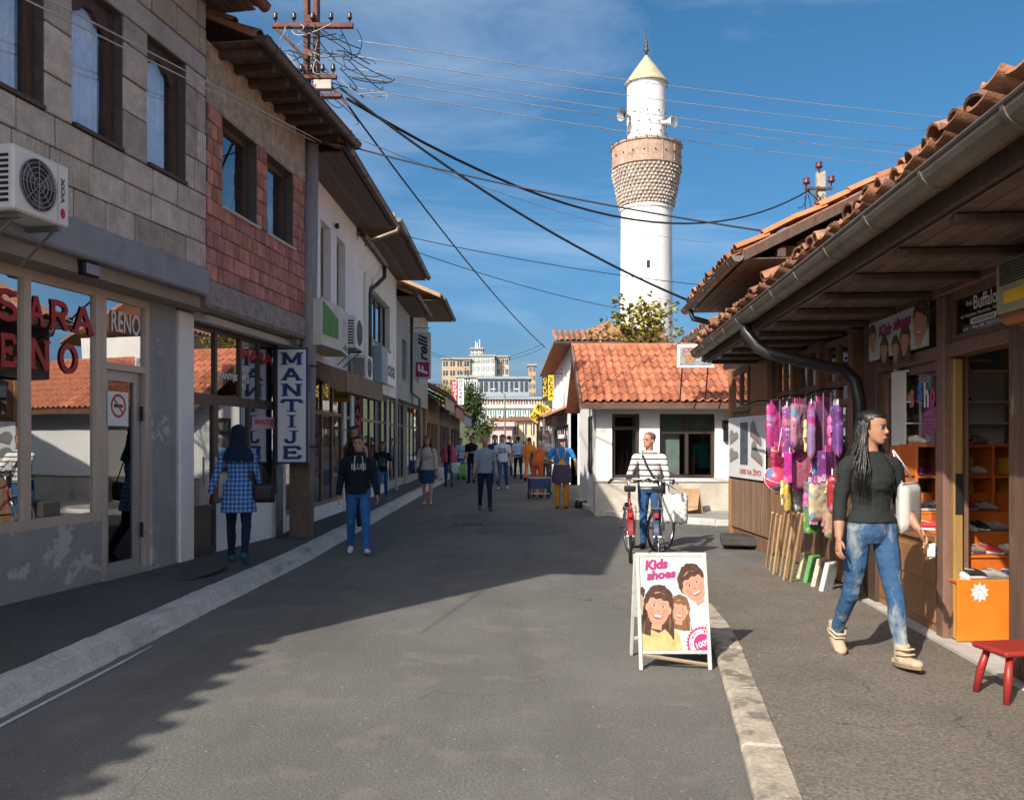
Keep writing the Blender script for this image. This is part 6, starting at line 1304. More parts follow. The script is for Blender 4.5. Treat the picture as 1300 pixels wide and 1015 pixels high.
def person(label, loc, rz, h, top, bottom, shoes, skin=skA, hair=('short', hairbr), fem=False, sleeve=1.0, legL=(0, 0), legR=(0, 0), armL=(0, 8, 10, 0), armR=(0, 8, 10, 0), yaw=0, pitch=0, lean=0, hem=.9, skirt=None, blen=1.0, girth=1.0, vox=.011, face=False, neckline=1.455, hood=False, jacket=None, extra=None, loose=0.0, toe=8, sleevem=None, headcov=None, boots=False):
    MATL = [skin, top, bottom, shoes, sleevem or top, jacket or top]; SK, TOP, BOT, SH, SL, JK = range(6)
    B = Body(); k = h / 1.75; V = Vector; feetinfo = []
    LM = Matrix.Translation((0, 0, .95)) @ Matrix.Rotation(R(lean), 4, 'X') @ Matrix.Translation((0, 0, -.95))
    T = lambda p: LM @ V(p)
    g = girth; sw = (.165 if fem else .192); hw = .088 if fem else .09
    # legs
    for sx, (a, b) in ((1, legL), (-1, legR)):
        hip = V((sx * hw, 0, .92)); d1 = dvec(a, 1.5, sx); kn = hip + d1 * .435; d2 = dvec(a - b, .5, sx); an = kn + d2 * .405
        if skirt is None and blen >= .95:
            lo = loose; B.limb([hip + V((0, 0, .03)), hip + d1 * .16, kn, kn + d2 * .12, kn + d2 * .3, an + d2 * .035], [(.088 * g, .1 * g), (.082 * g, .088 * g), (.06 + lo, .062 + lo), (.058 + lo, .064 + lo), (.048 + lo, .052 + lo), (.046 + lo * 1.2, .052 + lo * 1.2)], BOT)
        else:
            B.limb([hip, hip + d1 * .2, kn, kn + d2 * .12, kn + d2 * .28, an], [.08, .072, .052, (.05, .055), (.038, .04), (.034, .038)], SK)
            if skirt is None: e = hip + d1 * .435 * min(1, blen * 2); B.limb([hip + V((0, 0, .03)), hip + d1 * .16, e], [(.09 * g, .1 * g), (.088, .094), (.078, .08)], BOT)
        pt = max(0, -(a - b)) * .9 if (a - b) < -8 else (-min(14, (a - b) * .5) if (a - b) > 8 else 0); fd = Matrix.Rotation(R(pt), 4, 'X') @ V((0, -1, 0)); fd = Matrix.Rotation(R(sx * toe), 4, 'Z') @ fd
        up = V((0, 0, 1)) - fd * fd.z; up.normalize(); an2 = an + V((0, 0, -.0))
        B.limb([an2 + up * .02, an2 - up * .03 - fd * .01], [(.04, .045), (.045, .05)], SH); base = an2 - up * .042
        B.limb([base - fd * .075, base - fd * .04, base + fd * .03, base + fd * .11, base + fd * .165, base + fd * .19], [(.025, .025), (.038, .036), (.04, .042), (.046, .034), (.038, .026), (.016, .014)], SH, ref=up)
        feetinfo.append((an, fd, up))
        if boots: B.limb([an + V((0, 0, .075)), an + V((0, 0, .04)), an - V((0, 0, .03))], [(.05, .055), (.052, .057), (.05, .058)], SH); B.limb([base - fd * .07 + up * .0, base + fd * .16], [(.042, .03), (.046, .03)], SH, ref=up)
    # hips and torso
    if skirt: zl, wl_ = skirt; B.limb([(0, 0, 1.04), (0, 0, .95), (0, 0, .85), (0, -.0, zl)], [(.14, .1), (.172, .125), (.185, .135), (wl_, wl_ * .72)], BOT, n=18)
    else: B.limb([(0, .0, .83), (0, .005, .9), (0, .005, .97), (0, 0, 1.05)], [(.11 * g, .095 * g), (.168 * g, .122 * g), (.168 * g, .12 * g), (.145 * g, .1 * g)], BOT, n=16)
    if fem: tr = [(1.09, .13, .098, 0), (1.17, .138, .102, -.003), (1.26, .152, .128, -.014), (1.33, .15, .112, -.008), (1.39, .14, .088, 0), (1.435, .1, .07, .006), (1.465, .06, .058, .008)]; hemr = (.178, .128)
    else: tr = [(1.08, .158 * g, .112 * g, -.004 * g), (1.18, .164 * g, .114 * g, -.004), (1.28, .178, .12, -.004), (1.36, .182, .112, 0), (1.41, .165, .098, .004), (1.445, .12, .08, .008), (1.475, .066, .064, .01)]; hemr = (.176 * g, .13 * g)
    lo = loose * .6
    pts = [T((0, 0, hem))] + ([T((0, 0, .96))] if hem < .9 else []) + [T((0, y, z)) for z, a, b, y in tr]; rd = [(hemr[0] + lo + (.045 if hem < .8 else 0), hemr[1] + lo + (.085 if hem < .8 else 0))] + ([(hemr[0] + lo + (.012 if hem < .8 else 0), hemr[1] + lo + (.03 if hem < .8 else 0))] if hem < .9 else []) + [(a + lo, b + lo) for z, a, b, y in tr]
    B.limb(pts, rd, TOP, n=18)
    if not fem or hem < .95: pass
    if jacket:      # open jacket: two front panels and a back
        for sx in (1, -1): B.limb([T((sx * .1, -.02, .9)), T((sx * .1, -.035, 1.15)), T((sx * .105, -.04, 1.3)), T((sx * .1, -.01, 1.43))], [(.088, .125), (.08, .11), (.085, .105), (.06, .07)], JK)
    # neck and head
    nb = T((0, .012, 1.43)); ht_ = T((0, -.005, 1.535)); B.limb([nb, T((0, .008, 1.5)), ht_ + V((0, 0, .05))], [(.06, .06), (.05, .053), (.052, .056)] if fem else [(.07, .068), (.058, .06), (.058, .062)], SK)
    hc = T((0, -.004, 1.522)); HM = Matrix.Translation(hc) @ Matrix.Rotation(R(lean * .5), 4, 'X') @ Matrix.Rotation(R(yaw), 4, 'Z') @ Matrix.Rotation(R(pitch), 4, 'X'); HH = .228
    hv = lambda x, y, z: HM @ V((x, y, z * HH)); HR = HM.to_3x3()
    B.rings([(hv(0, (f + b) / 2, z), HR @ V((w_, 0, 0)), HR @ V((0, -(b - f) / 2, 0))) for z, w_, f, b in [(z0 + (z1 - z0) * q / 3, w0 + (w1 - w0) * q / 3, f0 + (f1 - f0) * q / 3, b0 + (b1 - b0) * q / 3) for (z0, w0, f0, b0), (z1, w1, f1, b1) in zip(HEADR, HEADR[1:]) for q in range(3)] + [HEADR[-1]]], SK, 20)
    B.limb([hv(0, -.092, .55), hv(0, -.101, .45), hv(0, -.111, .375), hv(0, -.097, .34)], [.006, .009, (.013, .011), .008], SK, 8, .008)
    for sx in (1, -1):
        B.limb([hv(sx * .072, .0, .34), hv(sx * .078, .008, .45), hv(sx * .076, .012, .56)], [(.008, .012), (.01, .02), (.008, .014)], SK, 8, .01)
    B.limb([hv(-.022, -.093, .205), hv(0, -.102, .2), hv(.022, -.093, .205)], [.005, .009, .005], SK, 6, .008)
    # arms
    handinfo = []
    for sx, A_ in ((1, armL), (-1, armR)):
        S = T((sx * sw, .005, 1.395)); l1, l2 = .285, .25
        if isinstance(A_, Vector) or (len(A_) == 3 and not isinstance(A_[0], (int, float))) or (len(A_) == 4 and A_[0] == 'ik'):
            tgt = V(A_[1]) / k; E, W = ik(S, tgt, l1, l2, V(A_[2]))
        else:
            f, ab, el, inw = A_; E = S + dvec(f, ab, sx) * l1; W = E + dvec(f + el, ab - inw, sx) * l2
        d1 = (E - S).normalized(); d2 = (W - E).normalized(); m1 = .008
        B.limb([S + V((-sx * .05, 0, .012)), S + d1 * .03, S + d1 * .14, E, E + d2 * .09, W], [(.045, .055), (.052, .055), .046, .039, .041, (.026, .03)], SK)
        if sleeve > 0:
            tot = (l1 + l2) * sleeve; p = [S + V((-sx * .06, 0, .014)), S + d1 * .03, S + d1 * min(.15, tot * .6)]; r = [(.05, .06), (.06 + loose * .4, .064 + loose * .4), (.055 + loose * .7, .057 + loose * .7)]
            if tot <= l1 + .03: p.append(S + d1 * min(tot, l1)); r.append((.053 + loose, .055 + loose))
            else: p += [E, E + d2 * (tot - l1)]; r += [(.047 + loose, .047 + loose), (.036 + loose, .038 + loose)]
            B.limb(p, r, SL if not jacket else JK)
        fwd = V((0, -1, 0)); wax = fwd - d2 * fwd.dot(d2)
        if wax.length < .3: wax = V((sx, 0, 0)) - d2 * (d2.x * sx)
        wax.normalize(); pn = d2.cross(wax) * (1 if d2.cross(wax).x * -sx > 0 else -1)
        B.limb([W - d2 * .02, W + d2 * .02, W + d2 * .06, W + d2 * .095], [(.016, .024), (.016, .032), (.015, .04), (.012, .04)], SK, 10, .012, ref=wax)
        handinfo.append((W, d2, wax, pn))
    # remesh into one skin
    me = bpy.data.meshes.new('tmp'); me.from_pydata([tuple(p) for p in B.v], [], B.f); ob = bpy.data.objects.new('tmp', me); COL.objects.link(ob)
    md = ob.modifiers.new('r', 'REMESH'); md.mode = 'VOXEL'; md.voxel_size = vox; sm = ob.modifiers.new('s', 'SMOOTH'); sm.iterations = 3; sm.factor = .5
    dg = bpy.context.evaluated_depsgraph_get(); dg.update(); nm = bpy.data.meshes.new_from_object(ob.evaluated_get(dg)); bpy.data.objects.remove(ob); bpy.data.meshes.remove(me)
    trees = []
    for mi in sorted(set(B.m)):
        fs = [f for f in B.f if B.m[f[0]] == mi]; trees.append((mi, BVHTree.FromPolygons(B.v, fs), -.004 if mi != SK else 0.0))
    mids = []
    for p in nm.polygons:
        best = min(((t.find_nearest(p.center, .2)[3] or 9) + bias, mi) for mi, t, bias in trees); mids.append(best[1])
    nv = len(nm.vertices); vs_ = [v.co.copy() for v in nm.vertices]; no = [v.normal.copy() for v in nm.vertices]; clothv = [False] * nv
    for p, mi in zip(nm.polygons, mids):
        if mi != SK and mi != SH:
            for vi in p.vertices: clothv[vi] = True
    for i in range(nv):
        if clothv[i]: q = vs_[i]; vs_[i] = q + no[i] * (.006 * noise.noise(q * 9) + .004 * noise.noise(V((q.x * 14, q.y * 14, q.z * 26))))
    R_ = MB(); R_.v = [tuple(q * k) for q in vs_]; R_.f = [tuple(p.vertices) for p in nm.polygons]; R_.m = mids; bpy.data.meshes.remove(nm)
    for W, d2, wax, pn in handinfo:       # fingers rooted in the palm
        for fi_, (o_, ln) in enumerate(((.03, .066), (.011, .074), (-.009, .07), (-.028, .055))):
            b0 = W + d2 * .08 + wax * o_; c1 = b0 + d2 * ln * .45 + pn * .006; c2 = c1 + (d2 * .8 + pn * .6).normalized() * ln * .35; c3 = c2 + (d2 * .45 + pn * .9).normalized() * ln * .3
            R_.tube([q * k for q in (b0 - d2 * .02, b0 + d2 * .01, c1, c2, c3)], [.0085 * k, .0088 * k, .0083 * k, .0076 * k, .005 * k], 7, SK)
        t0 = W + d2 * .025 + wax * .024; R_.tube([q * k for q in (t0, t0 + (d2 * .7 + wax * .7).normalized() * .035 + pn * .006, t0 + (d2 * .85 + wax * .45).normalized() * .066 + pn * .018)], [.011 * k, .0098 * k, .006 * k], 7, SK)
    zmin = min(p[2] for p in R_.v); R_.v = [(x, y, z - zmin) for x, y, z in R_.v]
    root = thing('person', label, 'person', loc, rz); root['group'] = 'people in the street'
    bo = R_.build('body', MATL, root, True)
    off = V((0, 0, -zmin))
    hk = lambda x, y, z: hv(x, y, z) * k + off
    # eyes, brows, mouth
    if face:
        for sx in (1, -1):
            m = MB(); c = hk(sx * .031, -.0795, .5); m.ball(c, .0135 * k, n=10, k=8); m.build('eye', flat('eye_white', (.36, .33, .3), .3), root, True)
            m = MB(); c = hk(sx * .031, -.0885, .5); m.ball(c, .0075 * k, n=8, k=6); m.build('iris', flat('dark_iris', (.03, .015, .008), .15), root, True)
            m = MB(); m.tube([hk(sx * .013, -.097, .575), hk(sx * .032, -.099, .6), hk(sx * .054, -.084, .58)], [.003 * k, .0045 * k, .002 * k], 5); m.build('eyebrow', hair[1] if hair[1] else hairbk, root, True)
            m = MB(); m.tube([hk(sx * .014, -.0925, .515), hk(sx * .031, -.0985, .537), hk(sx * .05, -.085, .512)], [.0018 * k, .0028 * k, .0018 * k], 5); m.build('eyelash', blackm, root, True)
        m = MB(); m.tube([hk(-.023, -.0925, .21), hk(-.008, -.104, .222), hk(.008, -.104, .222), hk(.023, -.0925, .21)], [.002 * k, .0042 * k, .0042 * k, .002 * k], 6); m.tube([hk(-.019, -.094, .2), hk(0, -.105, .188), hk(.019, -.094, .2)], [.002 * k, .005 * k, .002 * k], 6); m.build('lips', flat('lip_red' if fem else 'lip_brown', (.36, .1, .09) if fem else (.32, .14, .1), .4), root, True)
    else:
        m = MB()
        for sx in (1, -1): m.ball(hk(sx * .031, -.089, .5), .011 * k, n=8, k=6)
        m.build('eyes', blackm, root, True)
    # hair
    st, hm = hair; rg = random.Random(int(h * 1000 + loc[0] * 77))
    if st != 'bald':
        m = MB(); rows = []; NA = 26
        exp = {'short': .011, 'receding': .007, 'long': .014, 'scarf': .016, 'cap': .01, 'bob': .02}[st]
        full = [(z0 + (z1 - z0) * q / 2, w0 + (w1 - w0) * q / 2, f0 + (f1 - f0) * q / 2, b0 + (b1 - b0) * q / 2) for (z0, w0, f0, b0), (z1, w1, f1, b1) in zip(HEADR, HEADR[1:]) for q in range(2)] + [HEADR[-1], (1.035, .004, -.004, .012)]
        for z, w_, f, b in full:
            row = []
            for a in range(NA):
                t = 2 * math.pi * a / NA; x = (w_ + exp) * math.cos(t); y = (f + b) / 2 - (exp + (b - f) / 2) * math.sin(t); ns = .006 * noise.noise(V((x * 40, y * 40, z * 9 + loc[0]))) if st != 'scarf' else .003 * noise.noise(V((x * 25, y * 25, z * 6)))
                row.append((x * (1 + ns * 12), y * (1 + ns * 12), z + .02 + (.25 * ns)))
            rows.append(row)
        for row in rows: m.v += [tuple(hk(*p)) for p in row]
        for i in range(len(rows) - 1):
            for a in range(NA):
                x, y, z = rows[i][a]
                if st == 'scarf': ok = not (y < -.045 and .06 < z < .8 and abs(x) < .062)
                else:
                    front = {'short': .79, 'receding': .97, 'long': .84, 'cap': .7, 'bob': .78}[st]; side = {'short': .5, 'receding': .52, 'long': .12, 'cap': .6, 'bob': .15}[st]; back = {'short': .16, 'receding': .2, 'long': .0, 'cap': .3, 'bob': .0}[st]
                    lim = front if y < -.055 else (side + (front - side) * max(0, (-.01 - y) / .045) if y < .0 else (side if y < .035 else side + (back - side) * min(1, (y - .035) / .04)))
                    ok = z >= lim - .05
                if ok: m.f.append((i * NA + a, i * NA + (a + 1) % NA, (i + 1) * NA + (a + 1) % NA, (i + 1) * NA + a)); m.m.append(0)
        m.build({'scarf': 'headscarf', 'cap': 'hair'}.get(st, 'hair'), hm, root, True)
        if st == 'scarf':
            m = MB(); NB = 24
            for z, a, b, yo in ((1.64, .088, .108, .01), (1.56, .092, .112, .015), (1.49, .11, .115, .02), (1.43, .165, .122, .02), (1.37, .2, .135, .022), (1.3, .19, .15, .035)):
                m.v += [tuple(T((a * math.cos(2 * math.pi * i / NB), yo - b * math.sin(2 * math.pi * i / NB), z + (.012 * math.sin(i * 2.7) if z < 1.4 else 0))) * k + off) for i in range(NB)]
            for j in range(5):
                for i in range(NB):
                    if j == 0 and 4 <= i <= 7: continue
                    m.f.append((j * NB + i, j * NB + (i + 1) % NB, (j + 1) * NB + (i + 1) % NB, (j + 1) * NB + i)); m.m.append(0)
            m.build('scarf_drape', hm, root, True)
        if st in ('long', 'bob'):
            m = MB(); n_l = 300 if face else 60
            for q in range(n_l):
                t = rg.uniform(-.2, math.pi + .2) ; sxx = math.cos(t); back = math.sin(t); x0 = sxx * .083; y0 = .01 + back * .1; ln_ = (rg.uniform(.95, 1.35) if st == 'long' else .35)
                p0 = hk(x0 * .7, y0 * .7, .95); p1 = hk(x0 * 1.08, y0 * 1.05, .55); p2 = hk(x0 * 1.12, y0 * 1.1 + .0, .05)
                dn = V((0, 0, -1)); sp = V((sxx * .05 + rg.gauss(0, .02), (.035 if back > .2 else -.075) + rg.gauss(0, .022), 0)) * k
                p3 = p2 + dn * .14 * k * ln_ + sp * .8; p4 = p2 + dn * .3 * k * ln_ + sp * 1.25
                wv = V((math.sin(q * 1.7) * .02, math.cos(q * 2.3) * .02, 0)) * k; p3 += wv; p4 -= wv * .8; p2 += wv * .3
                r0 = (rg.uniform(.0035, .0075) if face else rg.uniform(.008, .013)) * k; m.tube([p0, p1, p2, p3, p4] if st == 'long' else [p0, p1, p2, p2 + dn * .05 * k], [r0, r0 * 1.15, r0 * 1.1, r0 * .9, r0 * .2] if st == 'long' else [r0, r0 * 1.2, r0, r0 * .3], 6, flatk=.6)
            m.build('hair_locks', hm, root, True)
    if headcov:
        m = MB(); m.v = []; NA = 24
        for z, s_ in ((.66, 1.0), (.8, 1.03), (.93, .95), (1.03, .7), (1.08, .3), (1.09, .02)):
            for a in range(NA): t = 2 * math.pi * a / NA; m.v.append(tuple(hk(.09 * s_ * math.cos(t), .003 - .115 * s_ * math.sin(t), z)))
        for i in range(5):
            for a in range(NA): m.f.append((i * NA + a, i * NA + (a + 1) % NA, (i + 1) * NA + (a + 1) % NA, (i + 1) * NA + a)); m.m.append(0)
        m.build('cap', headcov, root, True)
        m = MB(); m.add([tuple(hk(x, y, z)) for x, y, z in [(-.085, -.07, .67), (-.06, -.16, .64), (0, -.185, .63), (.06, -.16, .64), (.085, -.07, .67)]], [(0, 1, 2, 3, 4)]); m.build('cap_brim', headcov, root)
    if boots:
        for an, fd, up in feetinfo:
            c = lambda p: p * k + off
            for q in (.045, .01): b_ = an + fd * .03 + up * q; m = MB(); sd = fd.cross(up); m.tube([c(b_ - sd * .058 - fd * .01), c(b_ - sd * .03 + fd * .055), c(b_ + sd * .03 + fd * .055), c(b_ + sd * .058 - fd * .01)], .011 * k, 6, flatk=.6); m.build('boot_strap', pmat('pale_strap', (.5, .4, .28), .6), root, True)
            m = MB(); b_ = an - up * .074; pr = [b_ + fd * (.055 + .137 * math.cos(t)) + fd.cross(up) * .046 * math.sin(t) for t in [2 * math.pi * i / 18 for i in range(18)]]; m.add([c(p) for p in pr] + [c(p + up * .024) for p in pr], [tuple(range(17, -1, -1)), tuple(range(18, 36))] + [(i, (i + 1) % 18, 18 + (i + 1) % 18, 18 + i) for i in range(18)]); m.build('boot_sole', pmat('boot_sole', (.25, .18, .12), .7), root)
    info = dict(root=root, k=k, off=off, T=T, hands=[(W * k + off, d2, wax, pn) for W, d2, wax, pn in handinfo], hk=hk); people.append(info); return info
walkA = dict(legL=(20, 6), legR=(-14, 22)); walkB = dict(legL=(-14, 22), legR=(20, 6))
c_ = cloth
def feet(px, py, z=0.0): p = gnd(px, py, z); return (p.x, p.y, z)
# woman in the foreground, right
pw1 = person('woman in black sweater and faded jeans with long black hair walking past the shoe shop', (2.42, 5.84, .055), R(5), 1.70, c_('black_sweater', (.022, .025, .024), fold=.3), jeanw, shoe_t, skB, ('long', hairbk), True, .78, legL=(17, 4), legR=(-11, 24), armL=(-14, 16, 52, 4), armR=(-2, 11, 18, 2), yaw=36, pitch=3, hem=.985, vox=.0065, face=True, toe=6, boots=True)
# boy in hoodie
pb = person('boy in dark hooded sweatshirt and bright jeans walking beside the kerb', (-2.1, 11.85, 0), R(12), 1.62, c_('navy_hoodie', (.014, .017, .026), fold=.4), jeanl, shoe_w, skA, ('short', hairbk), legL=(14, 2), legR=(-12, 12), armL=(6, 8, 12, 0), armR=(-14, 12, 20, 4), yaw=-12, pitch=-4, vox=.009, face=True, loose=.008)
# headscarf woman seen from behind
plaid = c_('blue_plaid', (.05, .2, .52), bands=[(0, 22, .0, .14, (.5, .55, .62), .55), (2, 20, .0, .14, (.5, .55, .62), .55), (0, 22, .45, .7, (.01, .02, .08), .5), (2, 20, .45, .7, (.01, .02, .08), .5)], fold=.25)
ph1 = person('woman in dark blue headscarf and blue plaid tunic walking away on the left pavement', (-3.09, 9.79, .165), R(192), 1.57, plaid, jeand, c_('teal_trainers', (.03, .12, .15)), skA, ('scarf', c_('navy_scarf', (.012, .02, .05))), True, 1.0, legL=(15, 4), legR=(-11, 24), armL=(-18, 18, 14, 0), armR=(8, 10, 20, 0), hem=.66, vox=.009)
# woman behind the boy, child
person('dark haired woman in sleeveless dark top behind the hooded boy', (-2.62, 14.4, .13), R(5), 1.68, c_('dark_tank', (.02, .02, .025)), jeand, shoe_b, skA, ('long', hairbr), True, 0, **walkA)
pc = person('child in black printed t-shirt and blue jeans on the pavement edge', (-3.02, 20.2, .14), R(8), 1.42, c_('black_tee', (.016, .017, .02)), jeanl, c_('blue_trainers', (.08, .2, .45)), skA, ('bob', hairbr), False, .38, **walkB, girth=.85)
person('woman in cream blouse and denim skirt walking on the road', (-2.05, 21.0, 0), R(-6), 1.67, c_('cream_blouse', (.5, .44, .36), fold=.5), c_('denim_skirt', (.025, .07, .15)), c_('pink_shoes', (.5, .3, .28)), skA, ('long', hairbr), True, .95, legL=(8, 2), legR=(-5, 8), armR=(4, 14, 40, 10), skirt=(.56, .185), loose=.02)
person('woman in open pink jacket and blue jeans carrying bags', (-2.15, 29.5, 0), R(4), 1.72, c_('black_top', (.012, .012, .014)), jean, shoe_b, skB, ('short', hairbk), True, 1.0, **walkA, jacket=c_('pink_jacket', (.48, .08, .13)), vox=.013)
person('older man in grey short sleeved shirt and dark jeans walking down the road', (-.6, 19.3, 0), R(5), 1.67, c_('grey_shirt', (.25, .31, .38), fold=.45), jeand, c_('grey_shoes', (.1, .1, .1)), skC, ('receding', hairgy), False, .42, legL=(12, 3), legR=(-12, 18), armL=(-6, 9, 16, 0), armR=(8, 8, 14, 0), face=True, girth=1.08)
pt_ = person('young man in white printed t-shirt and blue jeans', (-.3, 27.8, 0), R(-4), 1.8, c_('white_tee', (.62, .64, .68)), jean, shoe_w, skC, ('short', pmat('auburn_hair', (.12, .04, .025), .6)), False, .42, **walkB, vox=.013)
person('man in pale blue shirt and black trousers seen from behind', (.25, 36, 0), R(183), 1.8, c_('pale_blue_shirt', (.36, .47, .66)), c_('black_trousers', (.014, .014, .016)), shoe_b, skB, ('short', hairbk), False, .42, **walkA, vox=.014)
person('man in black shirt beside the low shops', (-1.52, 32.5, 0), R(-25), 1.78, c_('black_shirt', (.014, .014, .016)), jeand, shoe_b, skB, ('short', hairbk), False, .45, armL=(20, 8, 70, 30), vox=.014)
person('person in light blue top among the low shops', (-2.1, 35.5, 0), R(20), 1.7, c_('light_blue_top', (.3, .42, .6)), jean, shoe_b, skA, ('short', hairbr), True, .4, vox=.014)
person('man in dark blue jacket behind the white t-shirt', (-.62, 31.5, 0), R(-5), 1.82, c_('dark_blue_jacket', (.03, .06, .15)), jean, shoe_b, skB, ('short', hairbk), False, 1, **walkA, vox=.014)
person('man in navy polo walking away near the pale blue shirt', (-.15, 39.5, 0), R(180), 1.82, c_('navy_polo', (.012, .03, .1)), jeand, shoe_b, skA, ('short', hairbk), False, .4, vox=.014)
person('worker in orange vest walking far down the street', (.68, 34, 0), R(170), 1.74, c_('orange_vest', (.7, .19, .02)), c_('orange_trousers', (.55, .15, .03)), shoe_b, skB, ('short', hairbr), False, .6, **walkB, vox=.014)
person('grey haired man in pale shirt standing by the trolley', (.98, 25.2, 0), R(160), 1.78, c_('pale_grey_shirt', (.42, .42, .4)), c_('grey_trousers', (.1, .1, .09)), shoe_b, skC, ('short', hairgy), False, 1, vox=.013)
person('worker in red orange overalls bending over the blue trolley', (.70, 24.0, 0), R(168), 1.76, c_('overall_orange', (.5, .11, .035)), c_('overall_orange', (.5, .11, .035)), shoe_b, skB, ('short', hairgy), False, 1, lean=48, legL=(4, 4), legR=(-3, 4), armL=('ik', (.3, -.62, .82), (.3, .3, .5), 0), armR=('ik', (-.25, -.62, .82), (-.3, .3, .5), 0), sleevem=c_('grey_sleeve', (.16, .18, .17)), vox=.013)
pwk = person('worker in blue t-shirt white cap and striped apron with hands on hips', (1.15, 20.0, 0), R(176), 1.69, c_('bright_blue_tee', (.02, .2, .5)), c_('ochre_trousers', (.5, .2, .02), fold=.5), c_('brown_shoes', (.06, .035, .02)), skA, ('short', hairbr), False, .4, legL=(0, 0), legR=(0, 0), armL=(-4, 34, 70, 70), armR=(-8, 26, 30, 20), headcov=c_('white_cap', (.6, .62, .72)), girth=1.1, loose=.012, face=False)
# shadowy figure in the corner house
person('person in teal shirt standing behind the corner house window', (4.25, 19.2, .1), R(10), 1.72, c_('teal_shirt', (.02, .28, .26)), jeand, shoe_b, skB, ('short', hairbk), False, .5, vox=.014)
# man with the bicycles
stripe = c_('striped_jumper', (.68, .66, .6), bands=[(2, 12.5, .0, .27, (.035, .035, .04), .95)], fold=.3)
pm1 = person('stocky man in striped jumper holding a bicycle by its handlebars', (1.98, 12.45, 0), R(-16), 1.67, stripe, jean, shoe_b, skC, ('receding', pmat('cropped_hair', (.16, .1, .07), .7, .2, 40, 0)), False, 1.0, legL=(3, 3), legR=(-3, 5), armL=('ik', (.3, -.38, .93), (.6, .5, -.2), 0), armR=('ik', (-.26, -.42, .97), (-.6, .5, -.2), 0), yaw=-38, pitch=-2, face=True, girth=1.08, loose=.003, hem=.93, vox=.009, lean=7)
# ================================================================ things carried
def local_to_world(info, p): r = info['root']; return Matrix.Translation(r.location) @ Matrix.Rotation(r.rotation_euler.z, 4, 'Z') @ Vector(p)
def pillow(m, w_, h_, d, n=10, mi=0, mat=None, rough=0.0, seed=1):
    """stuffed pouch: rectangle outline, bulged both ways"""
    rg = random.Random(seed); vs = []
    for s in (-1, 1):
        for j in range(n + 1):
            for i in range(n + 1):
                a, b = i / n * 2 - 1, j / n * 2 - 1; e = (max(0, 1 - a ** 4) * max(0, 1 - b ** 4)) ** .5
                wr = rough * 3 * noise.noise(Vector((a * 3.1 + seed * 7, b * 5.3, s))) + rough * 2 * noise.noise(Vector((a * 9 + seed, b * 4 + a * 5, s * 3))); vs.append((a * w_ / 2 * (1 - .06 * abs(b) ** 3) + wr * .6 * (1 - e), s * d / 2 * e ** .6 + s * wr * e, (b + 1) * h_ / 2 + wr * (1 - e)))
    q = (n + 1) ** 2; fs = []
    for j in range(n):
        for i in range(n):
            a = j * (n + 1) + i; fs.append((a, a + 1, a + n + 2, a + n + 1)); fs.append((q + a + n + 1, q + a + n + 2, q + a + 1, q + a))
    return m.add(vs, fs, mi, mat)
def handbag(label, p, rz, w_, h_, d, mat, strap_to=None, sm=None):
    o = thing('handbag', label, 'bag', p, rz); m = MB(); pillow(m, w_, h_, d); m.build('pouch', mat, o, True)
    if strap_to is not None:
        q = Matrix.Rotation(-rz, 4, 'Z') @ (Vector(strap_to) - Vector(p))
        for s in (-1, 1): m = MB(); m.tube([(s * w_ * .32, 0, h_ * .95), (s * w_ * .2 + q.x * .5, q.y * .5, (h_ + q.z) / 2), tuple(q)], .011, 6, flatk=.5); m.build('strap', sm or mat, o, True)
    m = MB(); m.tube([(-w_ * .42, -d * .1, h_ * .97), (w_ * .42, -d * .1, h_ * .97)], .006, 5); m.build('zip', steel, o)
    return o
wb = pmat('white_leather', (.66, .65, .6), .45, .06, 6, .1, 60)
sh_ = local_to_world(pw1, (.17, .03, 1.42)); handbag('large white leather shoulder bag on the woman in the black sweater', local_to_world(pw1, (.3, .06, .86)), R(48), .36, .34, .09, wb, sh_)
hp = local_to_world(pw1, pw1['hands'][0][0] + pw1['hands'][0][1] * .12); m = MB(); m.add([(0, 0, 0), (.05, 0, .01), (.06, .02, -.09), (.02, .02, -.1)], [(0, 1, 2, 3)]); m.box(.0, .05, .004, .006, -.08, 0)
tag(m.build('paper_slip', whiteprint, None, loc=hp), 'small white paper in the fingers of the woman in the black sweater', 'paper')
sh_ = local_to_world(ph1, (.15, .0, 1.28)); handbag('black shoulder bag of the woman in the headscarf', local_to_world(ph1, (-.27, .02, .68)), R(192), .26, .22, .11, blackm, local_to_world(ph1, (-.15, .0, 1.27)))
handbag('dark blue shoulder bag of the woman in the cream blouse', (-2.32, 21.0, .78), R(10), .3, .32, .14, pmat('navy_bag', (.02, .05, .16), .6), (-2.24, 21.0, 1.38))
for k, (x, z, w_, c, lab) in enumerate(((-1.92, .42, .34, (.6, .6, .55), 'pale carrier bag held by the woman in the pink jacket'), (-1.7, .36, .36, (.2, .42, .12), 'green round carrier bag held by the woman in the pink jacket'), (-2.42, .25, .22, (.7, .7, .7), 'long white bag beside the woman in the pink jacket'))):
    o = thing('carrier_bag', lab, 'bag', (x, 29.4, z), 0); m = MB(); pillow(m, w_, .42, .16, rough=.01, seed=k); m.build('pouch', pmat('carrier_%d' % k, c, .5, .2, 6, .2, 20), o, True); m = MB(); m.tube([(-.08, 0, .38), (0, 0, .55), (.08, 0, .38)], .008, 5); m.build('handle', whitep, o)
